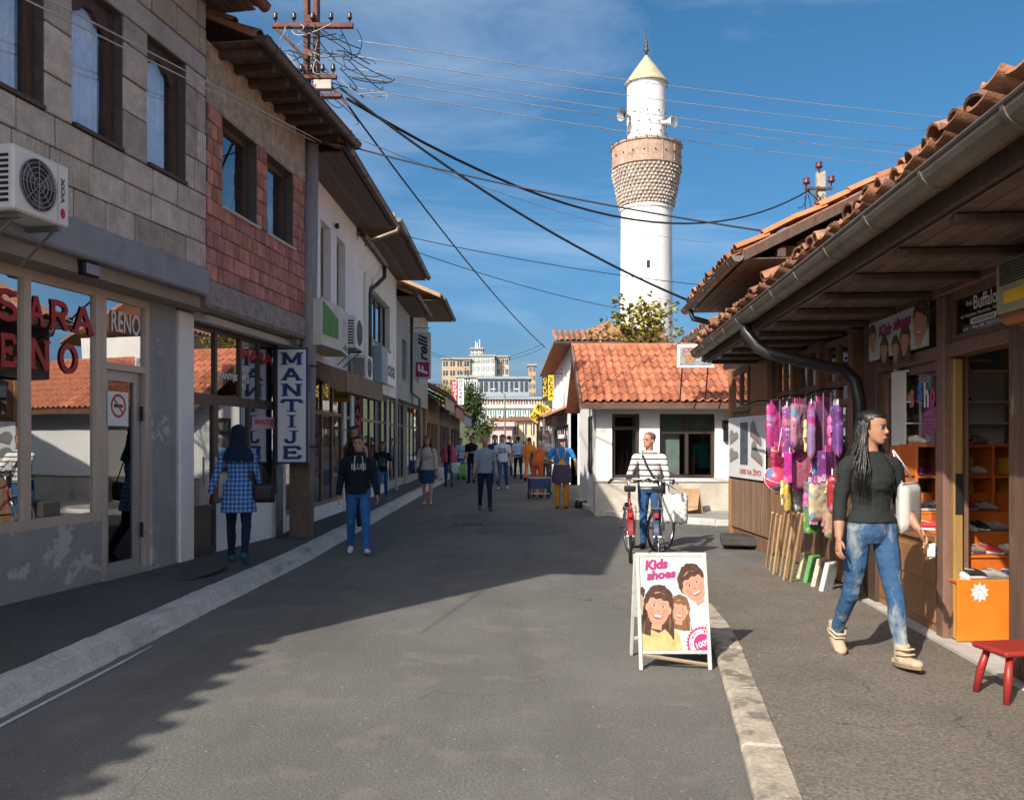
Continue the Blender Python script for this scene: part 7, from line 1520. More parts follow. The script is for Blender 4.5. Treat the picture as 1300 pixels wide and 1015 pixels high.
# hood strings, print on the boy's sweatshirt and shirts
def chest_print(info, w_, h_, z, mat, name='chest_print', y=-.128, txt=None, back=False):
    k = info['k']; m = MB(); s = 1 if not back else -1
    for i, t in enumerate(txt): n = len(txt); lettering(m, t, -w_ / 2, w_ / 2, z + h_ * (1 - (i + .9) / n), z + h_ * (1 - i / n), 0, 0, .02)
    bodyv = [v.co for v in info['root'].children[0].data.vertices]; kd = kdtree.KDTree(len(bodyv))
    fr = [v for v in bodyv if (v.y < 0) != back and abs(v.x) < .2]; kd = kdtree.KDTree(len(fr))
    for i, v in enumerate(fr): kd.insert((v.x, 0, v.z), i)
    kd.balance(); out_ = []
    for x, yy, zz in m.v:
        near = kd.find_n((x, 0, zz), 4); yv = min(fr[q[1]].y for q in near) if not back else max(fr[q[1]].y for q in near); out_.append((x * s, yv - .006 * s, zz))
    m.v = out_; m.build(name, mat, info['root'])
chest_print(pb, .2, .09, 1.15, pmat('pale_print', (.4, .42, .45), .8), txt=['BLUES'])
chest_print(pt_, .26, .2, 1.16, pmat('navy_print', (.03, .06, .18), .8), txt=['NAVAL', 'BASE 83'])
chest_print(pc, .16, .2, .82, pmat('tee_print', (.1, .25, .35), .8, .6, 30, 0), txt=['ROCK', 'STAR'])
for sx in (-1, 1):
    m = MB(); a = pb['T']((sx * .05, -.085, 1.45)) * pb['k'] + pb['off']; m.tube([a, a + Vector((sx * .01, -.045, -.07)), a + Vector((sx * .015, -.05, -.2))], .005, 5); m.build('hood_string', whitep, pb['root'])
m = MB(); hk = pb['hk']; c = pb['T']((0, .05, 1.47)) * pb['k'] + pb['off']; m.ring(c, (0, .25, 1), .075, .032, 20, 8); m.build('hood', MATS['navy_hoodie'], pb['root'], True)
# straps and apron of the cap wearing worker (his back faces the camera)
k = pwk['k']; T = pwk['T']; of = pwk['off']; P = lambda x, y, z: Vector((x, y, z)) * k + of
orm = pmat('orange_strap', (.7, .28, .03), .8); m = MB()
for s in (-1, 1): m.tube([P(s * .1, .09, 1.44), P(s * .085, .135, 1.3), P(s * .03, .14, 1.16)], .014, 6, flatk=.6)
m.build('brace', orm, pwk['root'], True)
m = MB(); m.add([P(-.03, .142, 1.17), P(.03, .142, 1.17), P(.12, .14, 1.04), P(-.12, .14, 1.04)], [(0, 1, 2, 3)]); m.build('vest_patch', orm, pwk['root'])
m = MB(); n = 20; rs = [(1.05, .195, .16), (.9, .222, .175), (.75, .235, .18), (.62, .24, .18)]
for z, a, b in rs: m.v += [tuple(P(a * math.cos(2 * math.pi * i / n), b * math.sin(2 * math.pi * i / n) * (1 + .04 * math.sin(i * 5)), z)) for i in range(n)]
for j in range(3):
    for i in range(n): m.f.append((j * n + i, j * n + (i + 1) % n, (j + 1) * n + (i + 1) % n, (j + 1) * n + i)); m.m.append(0)
m.build('apron', cloth('striped_apron', (.035, .025, .06), bands=[(2, 22, 0, .3, (.2, .16, .24), .8)], fold=.5), pwk['root'], True)
# shoulder strap and pouch of the striped man
k = pm1['k']; of = pm1['off']; P = lambda x, y, z: Vector((x, y, z)) * k + of
m = MB(); m.tube([P(-.1, .02, 1.47), P(-.085, -.145, 1.4), P(-.02, -.2, 1.25), P(.07, -.2, 1.1), P(.17, -.15, .97)], .018, 6, flatk=.5); o = thing('shoulder_bag', 'black shoulder bag slung across the striped jumper', 'bag', pm1['root'].location, pm1['root'].rotation_euler.z); m.build('strap', blackm, o, True)
m = MB(); pillow(m, .2, .2, .08); b_ = m.build('pouch', blackm, o, True, loc=P(.21, -.07, .8), rot=(0, 0, R(60)))
# ================================================================ bicycles
tyre = pmat('tyre_rubber', (.02, .02, .02), .8, .2, 20, .2)
def bicycle(label, rear, front, fcol, steer=0.0, rack=True, carrier=False):
    rear = Vector(rear); front = Vector(front); d = front - rear; base = d.length; rz = math.atan2(d.y, d.x)      # local x forward
    o = thing('bicycle', label, 'bicycle', (rear.x, rear.y, 0), rz, 'bicycles before the corner house'); Rr = .335
    def wheel(par, c, ax):
        m = MB(); m.ring(c, ax, Rr - .018, .018, 40, 8); wl_ = m.build('tyre', tyre, par, True)
        m = MB(); m.ring(c, ax, Rr - .04, .011, 40, 6); m.build('rim', steel, wl_, True)
        m = MB(); a = Vector(ax).normalized(); u = a.orthogonal().normalized(); v = a.cross(u); c = Vector(c)
        for k in range(28):
            t = 2 * math.pi * k / 28; t2 = t + (.25 if k % 2 else -.25); s = .03 if k % 4 < 2 else -.03
            m.tube([c + (u * math.cos(t2) + v * math.sin(t2)) * .022 + a * s, c + (u * math.cos(t) + v * math.sin(t)) * (Rr - .045)], .0013, 3, cap=False)
        m.tube([c - a * .05, c + a * .05], .02, 8); sp = m.build('spokes', steel, wl_); return wl_
    wheel(o, (0, 0, Rr), (0, 1, 0)); sa = (math.sin(-steer), math.cos(steer), 0); wheel(o, (base, 0, Rr), sa)
    fm = pmat('frame_' + label[:10].replace(' ', '_'), fcol, .35, .1, 8, 0); bb = Vector((.43, 0, .28)); st = Vector((.27, 0, .78)); hd = Vector((base - .2, 0, .84)); hl_ = Vector((base - .14, 0, .62))
    m = MB(); m.tube([bb, st], .016, 8); m.tube([bb, hl_], .018, 8); m.tube([st * .9 + bb * .1, hd], .015, 8); m.tube([hl_, hd], .018, 8)
    for s in (-.05, .05): m.tube([bb + Vector((0, s * .4, 0)), (0, s, Rr)], .009, 6); m.tube([st + Vector((0, s * .3, -.05)), (0, s, Rr)], .008, 6)
    m.build('frame', fm, o, True)
    m = MB()
    for s in (-.05, .05):
        off = Vector((s * sa[0], s * sa[1], 0)); m.tube([hl_ + off * .6 + Vector((.01, 0, -.02)), Vector((base - .06, 0, .48)) + off, Vector((base, 0, Rr)) + off], .01, 6)
    m.build('fork', steel, o, True)
    m = MB(); hx = hd + Vector((-.03, 0, .16)); m.tube([hd, hx], .012, 8); ca, sa_ = math.cos(steer), math.sin(steer); RT = lambda x, y, z: hx + Vector((x * ca - y * sa_, x * sa_ + y * ca, z))
    m.tube([RT(-.16, -.31, -.01), RT(-.04, -.24, .03), RT(.03, -.08, .02), RT(.03, .08, .02), RT(-.04, .24, .03), RT(-.16, .31, -.01)], .011, 8); hb_ = m.build('handlebar', steel, o, True)
    for s in (-1, 1):
        m = MB(); m.tube([RT(-.05, s * .25, .028), RT(-.17, s * .315, -.012)], .018, 8); m.build('grip', blackm, hb_, True); m = MB(); m.tube([RT(.0, s * .2, .02), RT(-.02, s * .3, -.03)], .006, 5); m.build('brake_lever', steel, hb_)
    m = MB(); m.cbox(.02, .1, -.05, .05, 0, .06, .015, 0, Matrix.Translation(RT(0, 0, .03))); m.build('lamp', flat('lamp_black', (.04, .04, .045), .4), hb_)
    m = MB(); sd_ = st + Vector((-.03, 0, .14)); m.tube([st, sd_], .012, 8); m.build('seat_post', steel, o)
    m = MB(); m.add([tuple(sd_ + Vector(p)) for p in [(-.13, -.08, .03), (-.13, .08, .03), (-.02, .075, .045), (.08, .025, .04), (.15, .012, .03), (.15, -.012, .03), (.08, -.025, .04), (-.02, -.075, .045), (-.12, -.07, -.03), (-.12, .07, -.03), (-.02, .055, -.01), (.08, .015, .0), (.14, .01, .0), (.14, -.01, .0), (.08, -.015, .0), (-.02, -.055, -.01)]], [(0, 1, 2, 7), (7, 2, 3, 6), (6, 3, 4, 5), (8, 15, 10, 9), (15, 14, 11, 10), (14, 13, 12, 11), (0, 8, 9, 1), (1, 9, 10, 2), (2, 10, 11, 3), (3, 11, 12, 4), (4, 12, 13, 5), (5, 13, 14, 6), (6, 14, 15, 7), (7, 15, 8, 0)]); so = m.build('saddle', blackm, o); so.modifiers.new('b', 'BEVEL').width = .015; so.modifiers['b'].segments = 2; wmesh(so)
    m = MB(); m.ring(bb, (0, 1, 0), .085, .006, 24, 5); m.tube([bb + Vector((0, -.06, 0)), bb + Vector((.1, -.08, -.14))], .009, 6); m.tube([bb + Vector((0, .06, 0)), bb + Vector((-.1, .08, .14))], .009, 6); m.tube([bb - Vector((0, .07, 0)), bb + Vector((0, .07, 0))], .015, 6); m.build('crank', steel, o)
    for s, p in ((-1, (.1, -.1, -.14)), (1, (-.1, .1, .14))): m = MB(); c = bb + Vector(p); m.cbox(c.x - .04, c.x + .04, c.y - .04, c.y + .04, c.z - .012, c.z + .012, .005); m.build('pedal', blackm, o)
    for a0 in (0, base):
        m = MB()
        pr = [(a0 + (Rr + .025) * math.cos(R(a)), (Rr + .025) * math.sin(R(a)) + Rr) for a in range(20 if a0 == 0 else 40, 175 if a0 == 0 else 120, 8)]
        for (x0, z0), (x1, z1) in zip(pr, pr[1:]):
            dy = .028
            if a0: m.add([(base + (x0 - base) * ca - s * dy * sa_, (x0 - base) * sa_ + s * dy * ca, z0) for s in (-1, 1)] + [(base + (x1 - base) * ca - s * dy * sa_, (x1 - base) * sa_ + s * dy * ca, z1) for s in (1, -1)], [(0, 1, 2, 3)])
            else: m.add([(x0, -dy, z0), (x0, dy, z0), (x1, dy, z1), (x1, -dy, z1)], [(0, 1, 2, 3)])
        m.build('mudguard', fm, o)
    if rack:
        m = MB()
        for y in (-.07, 0, .07): m.tube([(.2, y, .72), (-.28, y, .72)], .006, 5)
        for s in (-1, 1): m.tube([(-.2, s * .07, .72), (0, s * .06, Rr)], .006, 5)
        m.tube([(-.28, -.07, .72), (-.28, .07, .72)], .006, 5); m.build('rack', steel, o); m = MB(); m.cbox(-.31, -.28, -.03, .03, .6, .66, .008); m.build('reflector', redp, o)
    return o
bicycle('dark blue bicycle with black saddle turned its rear to the road', (1.83, 10.9), (2.05, 11.93), (.02, .035, .09), R(-32))
bicycle('red bicycle parked beside the dark blue bicycle', (1.5, 11.0), (1.62, 12.03), (.22, .015, .022), R(12))
# plastic bag hanging at the handlebar
plas = pmat('thin_white_plastic', (.62, .62, .6), .35, .25, 8, .3, 25, spots=[((.12, .2, .45), 5, .57, .05, .7, (1, 1, .5)), ((.4, .26, .15), 3, .6, .1, .6)])
o = thing('carrier_bag', 'white plastic bag with goods hanging from the blue bicycle handlebar', 'bag', at(857, 664, 11.75), R(-10)); m = MB(); pillow(m, .34, .4, .2, 20, rough=.009); m.build('pouch', plas, o, True)
for s in (-1, 1): m = MB(); m.tube([(s * .1, 0, .36), (s * .03 - .08, 0.02, .5), (-.12, .0, .58)], [.03, .02, .012], 7, flatk=.5); m.build('handle', plas, o, True)
# ================================================================ sandwich board
bo = thing('sandwich_board', 'white framed sandwich board advertising children shoes beside the kerb', 'sandwich board', (.857, 5.82, 0), 0)
bwid, bhei = .49, .785; tilt = R(-13.5)
wfm = pmat('chipped_white_frame', (.52, .49, .44), .6, .15, 8, .2, 40, spots=[((.2, .12, .07), 12, .6, .05, .85)])
m = MB()
for x in (0, bwid - .025): m.cbox(x, x + .025, 0, .03, 0, bhei, .004)
m.cbox(.0, bwid, .003, .033, bhei - .025, bhei + .004, .004); m.cbox(.025, bwid - .025, .002, .028, .105, .13, .004); m.build('front_frame', wfm, bo, rot=(tilt, 0, 0))
m = MB(); m.tube([(.02, .015, .1), (bwid - .02, .02, .035)], .012, 5); m.build('cross_bar', pmat('bare_stick', (.35, .25, .16), .8), bo, rot=(tilt, 0, 0))
m = MB()
for x in (-.012, bwid - .013): m.cbox(x, x + .025, 0, .025, 0, bhei - .01, .004)
m.cbox(0.014, bwid - .014, .002, .022, .12, .145, .004); m.cbox(.0, bwid, .0, .02, .3, bhei - .03, .004); m.build('rear_frame', wfm, bo, loc=(0, .39, 0), rot=(R(14.5), 0, 0))
x0, x1, z0, z1 = .026, bwid - .026, .131, bhei - .026; pw_, ph_ = x1 - x0, z1 - z0
m = MB(); m.box(x0, x1, .008, .014, z0, z1); pn_ = m.build('poster', pmat('poster_mint', (.42, .5, .47), .35, .12, 3, 0, coords='object', spots=[((.55, .56, .53), 4, .5, .2, .7)]), bo, rot=(tilt, 0, 0))
X = lambda a: x0 + a * pw_; Zz = lambda b: z0 + b * ph_
m = MB(); yb = .0068
def shirt(pts, mi, y): m.sheet([(X(a), Zz(b)) for a, b in pts], y, mi)
shirt([(.62, .0), (1, .0), (1, .62), (.9, .58), (.78, .42), (.7, .2)], 2, yb)                      # white shirt of the boy
shirt([(0, 0), (.62, 0), (.58, .16), (.44, .28), (.3, .3), (.12, .32), (0, .34)], 5, yb - .0003)      # yellow jumper
faces_print(m, X(.83), Zz(.7), .112, yb - .0008, R(24), 0, 1, 2, 3, 4, k=.86)
faces_print(m, X(.6), Zz(.43), .078, yb - .0016, R(-8), 0, 6, 2, 3, 4, True, k=.86)
faces_print(m, X(.27), Zz(.46), .118, yb - .0028, R(-9), 0, 1, 2, 3, 4, True, k=.84)
shirt([(.12, .0), (.5, .0), (.46, .14), (.36, .22), (.26, .18), (.14, .22)], 5, yb - .0032)
shirt([(.0, .5), (.05, .56), (.07, .64), (.03, .68), (0, .66)], 1, yb - .0006); shirt([(0, .42), (.035, .46), (.045, .55), (0, .6)], 0, yb - .0009)
m.v = [(min(max(a, x0 + .001), x1 - .001), y, min(max(b, z0 + .001), z1 - .001)) for a, y, b in m.v]
m.build('children_print', [skinp, hairp, inkw, blackp, lipp, pmat('printed_yellow', (.42, .37, .15), .5, .2, 12, 0), hairl, cheekp], bo, rot=(tilt, 0, 0))
m = MB(); lettering(m, 'Kids', X(.08), X(.44), Zz(.845), Zz(.955), .003, 0, .05, .12); lettering(m, 'shoes', X(.1), X(.56), Zz(.735), Zz(.835), .003, 0, .05, .12)
for i, (a, y, b) in enumerate(m.v): m.v[i] = (a, y, b + (a - x0) * .1)
m.build('lettering', pinkp, bo, rot=(tilt, 0, 0))
m = MB(); cx, cz, rr = X(.94), Zz(.07), .105; n = 60
sp = [(cx + rr * (1.12 if i % 2 else 1.0) * math.cos(2 * math.pi * i / n), cz + rr * (1.12 if i % 2 else 1.0) * math.sin(2 * math.pi * i / n)) for i in range(n)]
cl = lambda pts: [(min(a, x1 - .001), max(b, z0 + .001)) for a, b in pts]
m.sheet(cl(sp), .0025, 0); m.sheet(cl(arc(cx, cz, rr * .92, rr * .92, 0, 360, 40)[:-1]), .0022, 1); m.sheet(cl(arc(cx, cz, rr * .62, rr * .62, 0, 360, 40)[:-1]), .0019, 0)
tv = []
for i, c in enumerate('SATISFACTION'):
    t = R(185 - i * 11.5); ux, uz = cx + rr * .77 * math.cos(t), cz + rr * .77 * math.sin(t); mm = MB(); lettering(mm, c, -.006, .006, -.009, .009, 0, 0, .02)
    for f_ in [0]:
        vs_ = [(ux + a * math.sin(t) + b * math.cos(t), .0017, uz - a * math.cos(t) + b * math.sin(t)) for a, _, b in mm.v]; vs_ = [(min(a, x1 - .001), y, b) for a, y, b in vs_]; m.add(vs_, mm.f, 0)
mm = MB(); lettering(mm, '100%', cx - .05, cx + .05, cz - .02, cz + .02, .0016, 1, .03); mm.v = [(min(cx + (a - cx) * .95 - (b - cz) * .3, x1 - .001), y, cz + (b - cz) * .95 + (a - cx) * .35) for a, y, b in mm.v]; m.add(mm.v, mm.f, 1)
m.build('seal_print', [pinkp, inkw], bo, rot=(tilt, 0, 0))
# ================================================================ red stool
st_ = thing('stool', 'low red painted wooden stool beside the shoe shop door', 'stool', (2.93, 5.02, .055), R(8)); rp = pmat('red_paint', (.27, .025, .018), .4, .2, 8, .1, 40)
m = MB(); m.cbox(-.19, .19, -.15, .15, .265, .3, .012); m.build('seat', rp, st_)
for sx in (-1, 1):
    for sy in (-1, 1): m = MB(); m.tube([(sx * .12, sy * .09, .27), (sx * .15, sy * .115, .14), (sx * .17, sy * .13, 0)], [.019, .024, .017], 10); m.build('leg', rp, st_, True)
# ================================================================ shoe display inside the door
def WL(px, py, Y): return at(px, py, Y)
orl = pmat('orange_laminate', (.72, .19, .02), .35, .14, 4, 0); oru = pmat('orange_unit', (.55, .13, .02), .4, .15, 4, 0)
rk = thing('display_rack', 'orange stepped shoe rack inside the open shop door', 'shoe rack', (3.24, 6.3, .08), 0)
m = MB(); m.cbox(0, .95, 0, .03, 0, .45, .006); m.build('front_panel', orl, rk)
for k, (y, z) in enumerate(((.03, .44), (.2, .6), (.38, .76), (.56, .9))): m = MB(); m.cbox(0, .95, y, y + .2, z - .02, z, .004); m.box(.0, .95, y + .185, y + .2, z, z + .14); m.build('tier', oru, rk)
m = MB()
for x in (0, .3, .62, .93): m.cbox(x, x + .025, .66, .95, .9, 1.42, .004)
for z in (.9, 1.16, 1.41): m.cbox(.0, .955, .662, .95, z, z + .022, .004)
m.build('cubby_unit', oru, rk); m = MB(); m.box(0, .95, .951, .96, .9, 1.43); m.build('cubby_back', pmat('yellow_back', (.7, .42, .02), .6), rk)
ws = thing('wall_shelves', 'white wall shelves above the orange rack', 'shelves', (3.3, 7.28, 1.5), 0); shm = pmat('shelf_white', (.6, .58, .53), .6, .06, 4, 0)
m = MB(); m.box(0, .95, .2, .215, 0, .66); m.build('back_panel', shm, ws)
for z in (0.0, .18, .36, .62): m = MB(); m.cbox(-.002, .952, -.03, .2, z, z + .015, .003); m.build('shelf', shm, ws)
m = MB(); m.box(-.02, 0, -.03, .21, 0, .63); m.build('end_panel', shm, ws)
m = MB(); m.box(-.03, .95, -.06, .22, -.1, -.004); m.tube([(.2, .1, -1.42), (.2, .1, -.1)], .02, 6); m.tube([(.8, .1, -1.42), (.8, .1, -.1)], .02, 6); m.build('stand', oru, ws)
m = MB(); m.box(0, .5, 0, .01, 0, .16); sg = tag(m.build('shop_placard', pmat('teal_placard', (.02, .16, .2), .5), None, loc=(3.58, 7.24, 2.17)), 'teal placard with orange and white print over the white shelves', 'placard'); m = MB(); m.box(.08, .42, -.004, -.002, .03, .05); m.box(.16, .24, -.004, -.002, .07, .11); m.build('placard_print', orl, sg)
m = MB(); m.tube([(.03, .005, .0), (.03, .005, -.014)], .006, 5); m.build('foot', blackm, sg)
def shoe_mesh(name, up, sole):
    b = Body(); b.limb([(0, .115, .05), (0, .08, .055), (0, .02, .06), (0, -.06, .045), (0, -.115, .032), (0, -.14, .025)], [(.025, .03), (.034, .045), (.033, .05), (.038, .034), (.034, .024), (.014, .012)], 0, 12, .02, ref=Vector((0, 0, 1)))
    m = MB(); m.v = [tuple(v) for v in b.v]; m.f = list(b.f); m.m = [0] * len(m.f)
    pr = [(.03 * math.cos(t) * (1 + .25 * (math.sin(t) < 0)), -.01 + .14 * math.sin(t)) for t in [2 * math.pi * i / 16 for i in range(16)]]; m.prism(pr, .0, .025, 'z', 1)
    for q in range(4): m.tube([(-.016, -.02 - q * .016, .087 - q * .008), (.016, -.02 - q * .016, .087 - q * .008)], .0035, 4, 1)
    m.add([(.022 * math.cos(t), .062 + .045 * math.sin(t), .1 + .006 * math.sin(t)) for t in [2 * math.pi * i / 12 for i in range(12)]], [tuple(range(12))], 2); m.tube([(.03 * math.cos(t), .06 + .055 * math.sin(t), .096 + .008 * math.sin(t)) for t in [2 * math.pi * i / 12 for i in range(13)]], .005, 5, 1)
    return m.mesh(name, [up, sole, blackm], False)
SHC = [('white', (.6, .6, .58), (.5, .5, .48)), ('black', (.02, .02, .022), (.5, .5, .48)), ('grey', (.25, .24, .22), (.12, .12, .12)), ('navy', (.02, .04, .1), (.45, .45, .43)), ('magenta', (.4, .02, .18), (.5, .45, .45)), ('taupe', (.3, .24, .18), (.08, .07, .06)), ('red', (.4, .03, .03), (.5, .5, .48)), ('cream', (.55, .47, .35), (.3, .2, .12))]
SM = {c: shoe_mesh('shoe', pmat('shoe_up_' + c, u, .7, .2, 20, .2), pmat('shoe_sole_' + c, s, .7, .1, 9, 0)) for c, u, s in SHC}
rows_ = [('bottom tier of the orange rack', 6.4, .525, 3.3, .13, 4), ('second tier of the orange rack', 6.58, .685, 3.27, .125, 5), ('third tier of the orange rack', 6.76, .845, 3.28, .125, 5), ('top tier of the orange rack', 6.94, .985, 3.29, .125, 5), ('middle shelf of the orange cubbies', 7.08, 1.265, 3.34, .16, 4), ('top of the orange cubbies', 7.06, 1.515, 3.3, .17, 4), ('lowest white shelf', 7.34, 1.515, 3.4, .13, 4), ('second white shelf', 7.34, 1.695, 3.42, .13, 4), ('upper white shelf', 7.34, 1.875, 3.42, .13, 4)]
order = ['white', 'black', 'grey', 'navy', 'magenta', 'taupe', 'red', 'cream']
for r, (wh, y, z, x0_, dx_, n_) in enumerate(rows_):
    for q in range(n_):
        c = order[(r * 3 + q) % 8]; z_ = z; tag(link('shoe', SM[c], None, (x0_ + q * dx_, y + .02 * (q % 2), z_), (0, 0, R((20, 95, 60, 110, 35)[(q + r) % 5])), (.68, .68, .68)), '%s shoe on the %s' % (c, wh), 'shoe', 'shoes on display')
m = MB(); pts = [(math.cos(R(a)) * (.07 if i % 2 else .05), .14 + math.sin(R(a)) * (.075 if i % 2 else .05)) for i, a in enumerate(range(0, 360, 18))]; m.sheet([(x + .16, z + .22) for x, z in pts], -.002); m.ellipse(.62, .32, .05, .08, -.002); m.build('sticker', pmat('white_sticker', (.6, .6, .6), .5, .5, 40, 0), rk)
# ================================================================ goods hung before the toy shop
tp = lambda px, py, off: (lambda uz: T1.world(uz[0], off, uz[1]))(T1.uz(px, py, off))
rail = thing('display_rail', 'dark rail with hooks along the toy shop front', 'rail', T1.world(.1, -.5, 1.98), T1.rz); m = MB(); m.tube([(-.1, 0, 0), (2.7, 0, 0)], .014, 8); m.build('bar', blackm, rail)
for u in (0, 1.3, 2.6): m = MB(); m.tube([(u, 0, 0), (u, .3, .1), (u, .5, .1)], .01, 6); m.build('arm', blackm, rail)
def film(name, c): 
    m = pmat(name, c, .25, .45, 7, .5, 18, spots=[((.75, .72, .78), 7, .6, .06, .6), ((c[0] * .3, c[1] * .3, c[2] * .4), 5, .58, .1, .7)], spec=.8); return m
pal = [('bright pink', (.45, .04, .2)), ('purple', (.2, .04, .2)), ('pale pink', (.45, .2, .28)), ('lilac', (.3, .2, .36)), ('mauve', (.3, .1, .22)), ('violet', (.18, .08, .32)), ('crimson', (.3, .02, .08)), ('magenta', (.36, .02, .2)), ('rose', (.45, .14, .2)), ('blue', (.06, .12, .32)), ('plum', (.14, .03, .14)), ('yellow', (.5, .38, .06)), ('white', (.5, .5, .5)), ('sky blue', (.15, .3, .45)), ('cream', (.5, .42, .28)), ('red', (.38, .04, .05)), ('green', (.08, .26, .08)), ('peach', (.48, .28, .2))]
cells = [(987, 512, 572, .2), (1001, 516, 580, .17), (1015, 512, 570, .2), (1030, 514, 584, .22), (1045, 510, 576, .22), (1061, 514, 580, .2), (990, 566, 600, .17), (1006, 574, 612, .2), (1022, 566, 622, .22), (1039, 576, 618, .2), (1055, 572, 612, .22), (1000, 596, 652, .19), (1016, 606, 650, .16), (1029, 612, 664, .2), (1045, 610, 660, .24), (1060, 602, 650, .2), (1036, 640, 676, .16), (1054, 648, 682, .18)]
for k, ((px, y0, y1, w_), (cn, c)) in enumerate(zip(cells, pal)):
    bx_ = k % 3 == 1; off = -.46 - .05 * (k % 4); u, zb = T1.uz(px, y1, off); _, zt_ = T1.uz(px, y0, off); lab = cn + (' boxed toy' if bx_ else ' toy in clear wrap') + ' hanging before the toy shop'
    o = thing('toy_packet', lab, 'toy packet', T1.world(u, off, zb), T1.rz - R(38) + R((-25, 10, -8, 20, -15, 30, -20, 5)[k % 8]), 'toys hung before the shop'); hh = zt_ - zb; w_ *= 1.6
    fm_ = pmat('film_%d' % k, c, .3, .3, 9, .5, 16, spots=[((.8, .78, .82), 9, .6, .04, .5), (pal[(k * 5 + 3) % 18][1], 7, .54, .02, .9), (pal[(k * 7 + 5) % 18][1], 11, .58, .02, .9), (c, 30, .62, .02, .5)], spec=.6, coords='object')
    m = MB(); (m.cbox(-w_ / 2, w_ / 2, -.04, .04, 0, hh, .006) if bx_ else pillow(m, w_, hh, .08, 18, rough=.004, seed=k)); m.build('pack', fm_, o, not bx_)
    m = MB(); m.box(-w_ * .3, w_ * .3, -.004, .004, hh - .01, hh + .05); m.build('header_card', whiteprint if k % 2 else pmat('card_pink', (.6, .1, .3), .6), o)
    m = MB(); m.tube([(0, 0, hh + .03), (0, .0, max(hh + .06, 1.98 - zb))], .003, 4); m.build('hook', steel, o)
    rg = random.Random(k); m = MB(); cz_ = hh * rg.uniform(.4, .55); yf_ = -.05 if bx_ else -.052
    m.ball((0, yf_, cz_ + hh * .2), w_ * .15, .022, w_ * .16, 10, 6); m.ball((0, yf_, cz_), w_ * .18, .025, hh * .16, 10, 6)
    for sx in (-1, 1): m.tube([(sx * w_ * .1, yf_, cz_ + hh * .05), (sx * w_ * .28, yf_ - .005, cz_ - hh * .02)], .012, 6); m.tube([(sx * w_ * .06, yf_, cz_ - hh * .1), (sx * w_ * .09, yf_, cz_ - hh * .28)], .014, 6)
    m.build('doll', pmat('doll_%d' % (k % 4), [(.62, .4, .3), (.6, .12, .3), (.3, .16, .08), (.65, .55, .25)][k % 4], .6, .35, 14, 0), o, True)
    if k in (0, 1, 5): m = MB(); lettering(m, 'Barbie' if k < 2 else 'TOYS', -w_ * .4, w_ * .4, hh * .08, hh * .22, -.056, 0, .02, .2); m.build('lettering', whiteprint if k < 2 else redp, o)
o = thing('toy_ball', 'pink and blue play ball in a net below the toy bags', 'ball', tp(985, 622, -.62), T1.rz); m = MB(); m.ball((0, 0, .12), .13, n=20, k=12); m.build('ball', pmat('ball_pink', (.55, .05, .1), .4, .1, 4, 0, spots=[((.05, .2, .4), 6, .58, .03, .9)]), o, True)
m = MB(); m.ring((0, 0, .12), (.3, .2, 1), .131, .003, 24, 4); m.ring((0, 0, .12), (1, .2, .3), .131, .003, 24, 4); m.tube([(0, 0, .25), (0, .1, .9)], .004, 4); m.build('net', whitep, o)
for k in range(8):
    px = 972 + 4.4 * k; a = tp(px + 9 + k, 650 + 2 * (k % 3), -.5); b = T1.world(T1.u(px + 1, -.42 - .05 * (k % 3)), -.42 - .05 * (k % 3), .06); m = MB(); m.tube([a, b], .014, 7); tag(m.build('wooden_stick', pmat('beech_stick', (.5, .33, .17), .6, .2, 8, .1)), 'turned wooden toy stick leaning in the bundle under the toys', 'stick', 'bundle of sticks under the toys')
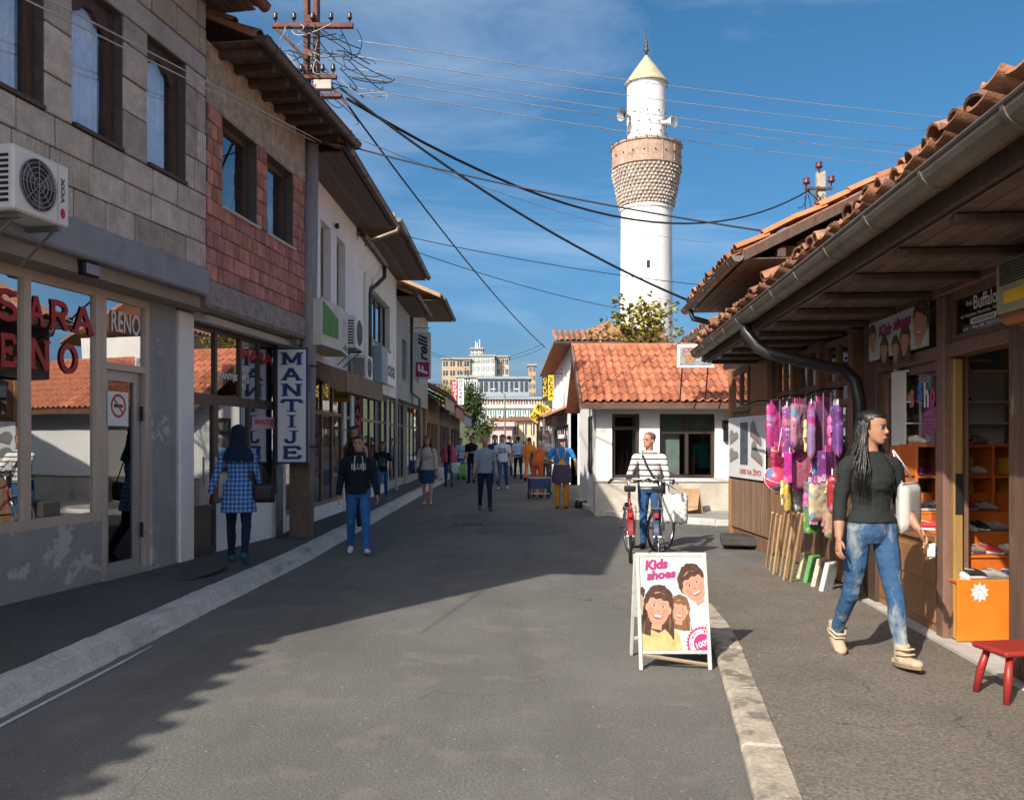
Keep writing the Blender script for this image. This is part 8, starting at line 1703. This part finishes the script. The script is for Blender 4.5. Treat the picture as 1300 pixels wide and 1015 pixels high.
for k, (px, py, w_, h_, c, lab) in enumerate(((1014, 704, .14, .3, (.5, .5, .3), 'upright green and yellow game box on the pavement'), (1024, 716, .16, .3, (.12, .32, .1), 'green game box leaning on the pavement'), (1034, 722, .16, .3, (.6, .52, .42), 'pale game box leaning between the others'), (1045, 730, .18, .3, (.6, .62, .58), 'white picture book pack leaning by the post'))):
    p = T1.world(T1.u(px, -.3), -.3, .055); o = thing('game_box', lab, 'game box', p, T1.rz - R(50), 'game boxes on the pavement'); m = MB(); m.cbox(-w_ / 2, w_ / 2, 0, .05, 0, h_, .006); m.build('box', pmat('gbox_%d' % k, c, .4, .3, 12, 0), o, rot=(R(-14), 0, 0)); m = MB(); m.sheet([(-w_ * .4, .06), (w_ * .4, .06), (w_ * .4, .2), (-w_ * .4, .2)], -.002); m.ellipse(0, .24, .03, .03, -.002); m.build('cover_print', pmat('gprint_%d' % k, [(.1, .3, .1), (.7, .6, .2), (.5, .15, .1), (.15, .35, .12)][k], .4, .5, 30, 0), o, rot=(R(-14), 0, 0))
# ================================================================ trolley of the street workers
tr_ = thing('hand_trolley', 'blue hand trolley with bin standing in the road', 'trolley', (.72, 23.0, 0), R(6)); bl = pmat('trolley_blue', (.02, .05, .14), .6, .2, 6, 0)
m = MB(); m.prism([(-.24, .3), (.24, .3), (.28, .56), (-.28, .56)], -.2, .25, 'y'); m.build('tub', bl, tr_)
m = MB(); m.cbox(-.3, .3, -.22, .27, .56, .6, .01); m.build('rim', pmat('trolley_grey', (.25, .24, .22), .7), tr_)
for x in (-.26, .26):
    m = MB(); m.tube([(x, -.18, .58), (x, -.2, .05)], .016, 6); m.build('leg', blackm, tr_); m = MB(); m.tube([(x, .22, .58), (x, .24, .12)], .016, 6); m.build('leg', blackm, tr_); m = MB(); m.ring((x, .24, .1), (1, 0, 0), .075, .02, 16, 6); m.build('wheel', tyre, tr_)
m = MB(); m.tube([(-.26, -.2, .18), (.26, -.2, .18)], .014, 6); m.build('cross_bar', pmat('pale_bar', (.5, .48, .42), .6), tr_)
m = MB(); pillow(m, .3, .16, .26, rough=.02); tag(m.build('rubble_sack', pmat('black_sack', (.015, .015, .015), .5, .2, 8, .4, 20), None, True, loc=(1.62, 20.2, .0)), 'black rubbish sack lying by the corner pavement', 'sack')
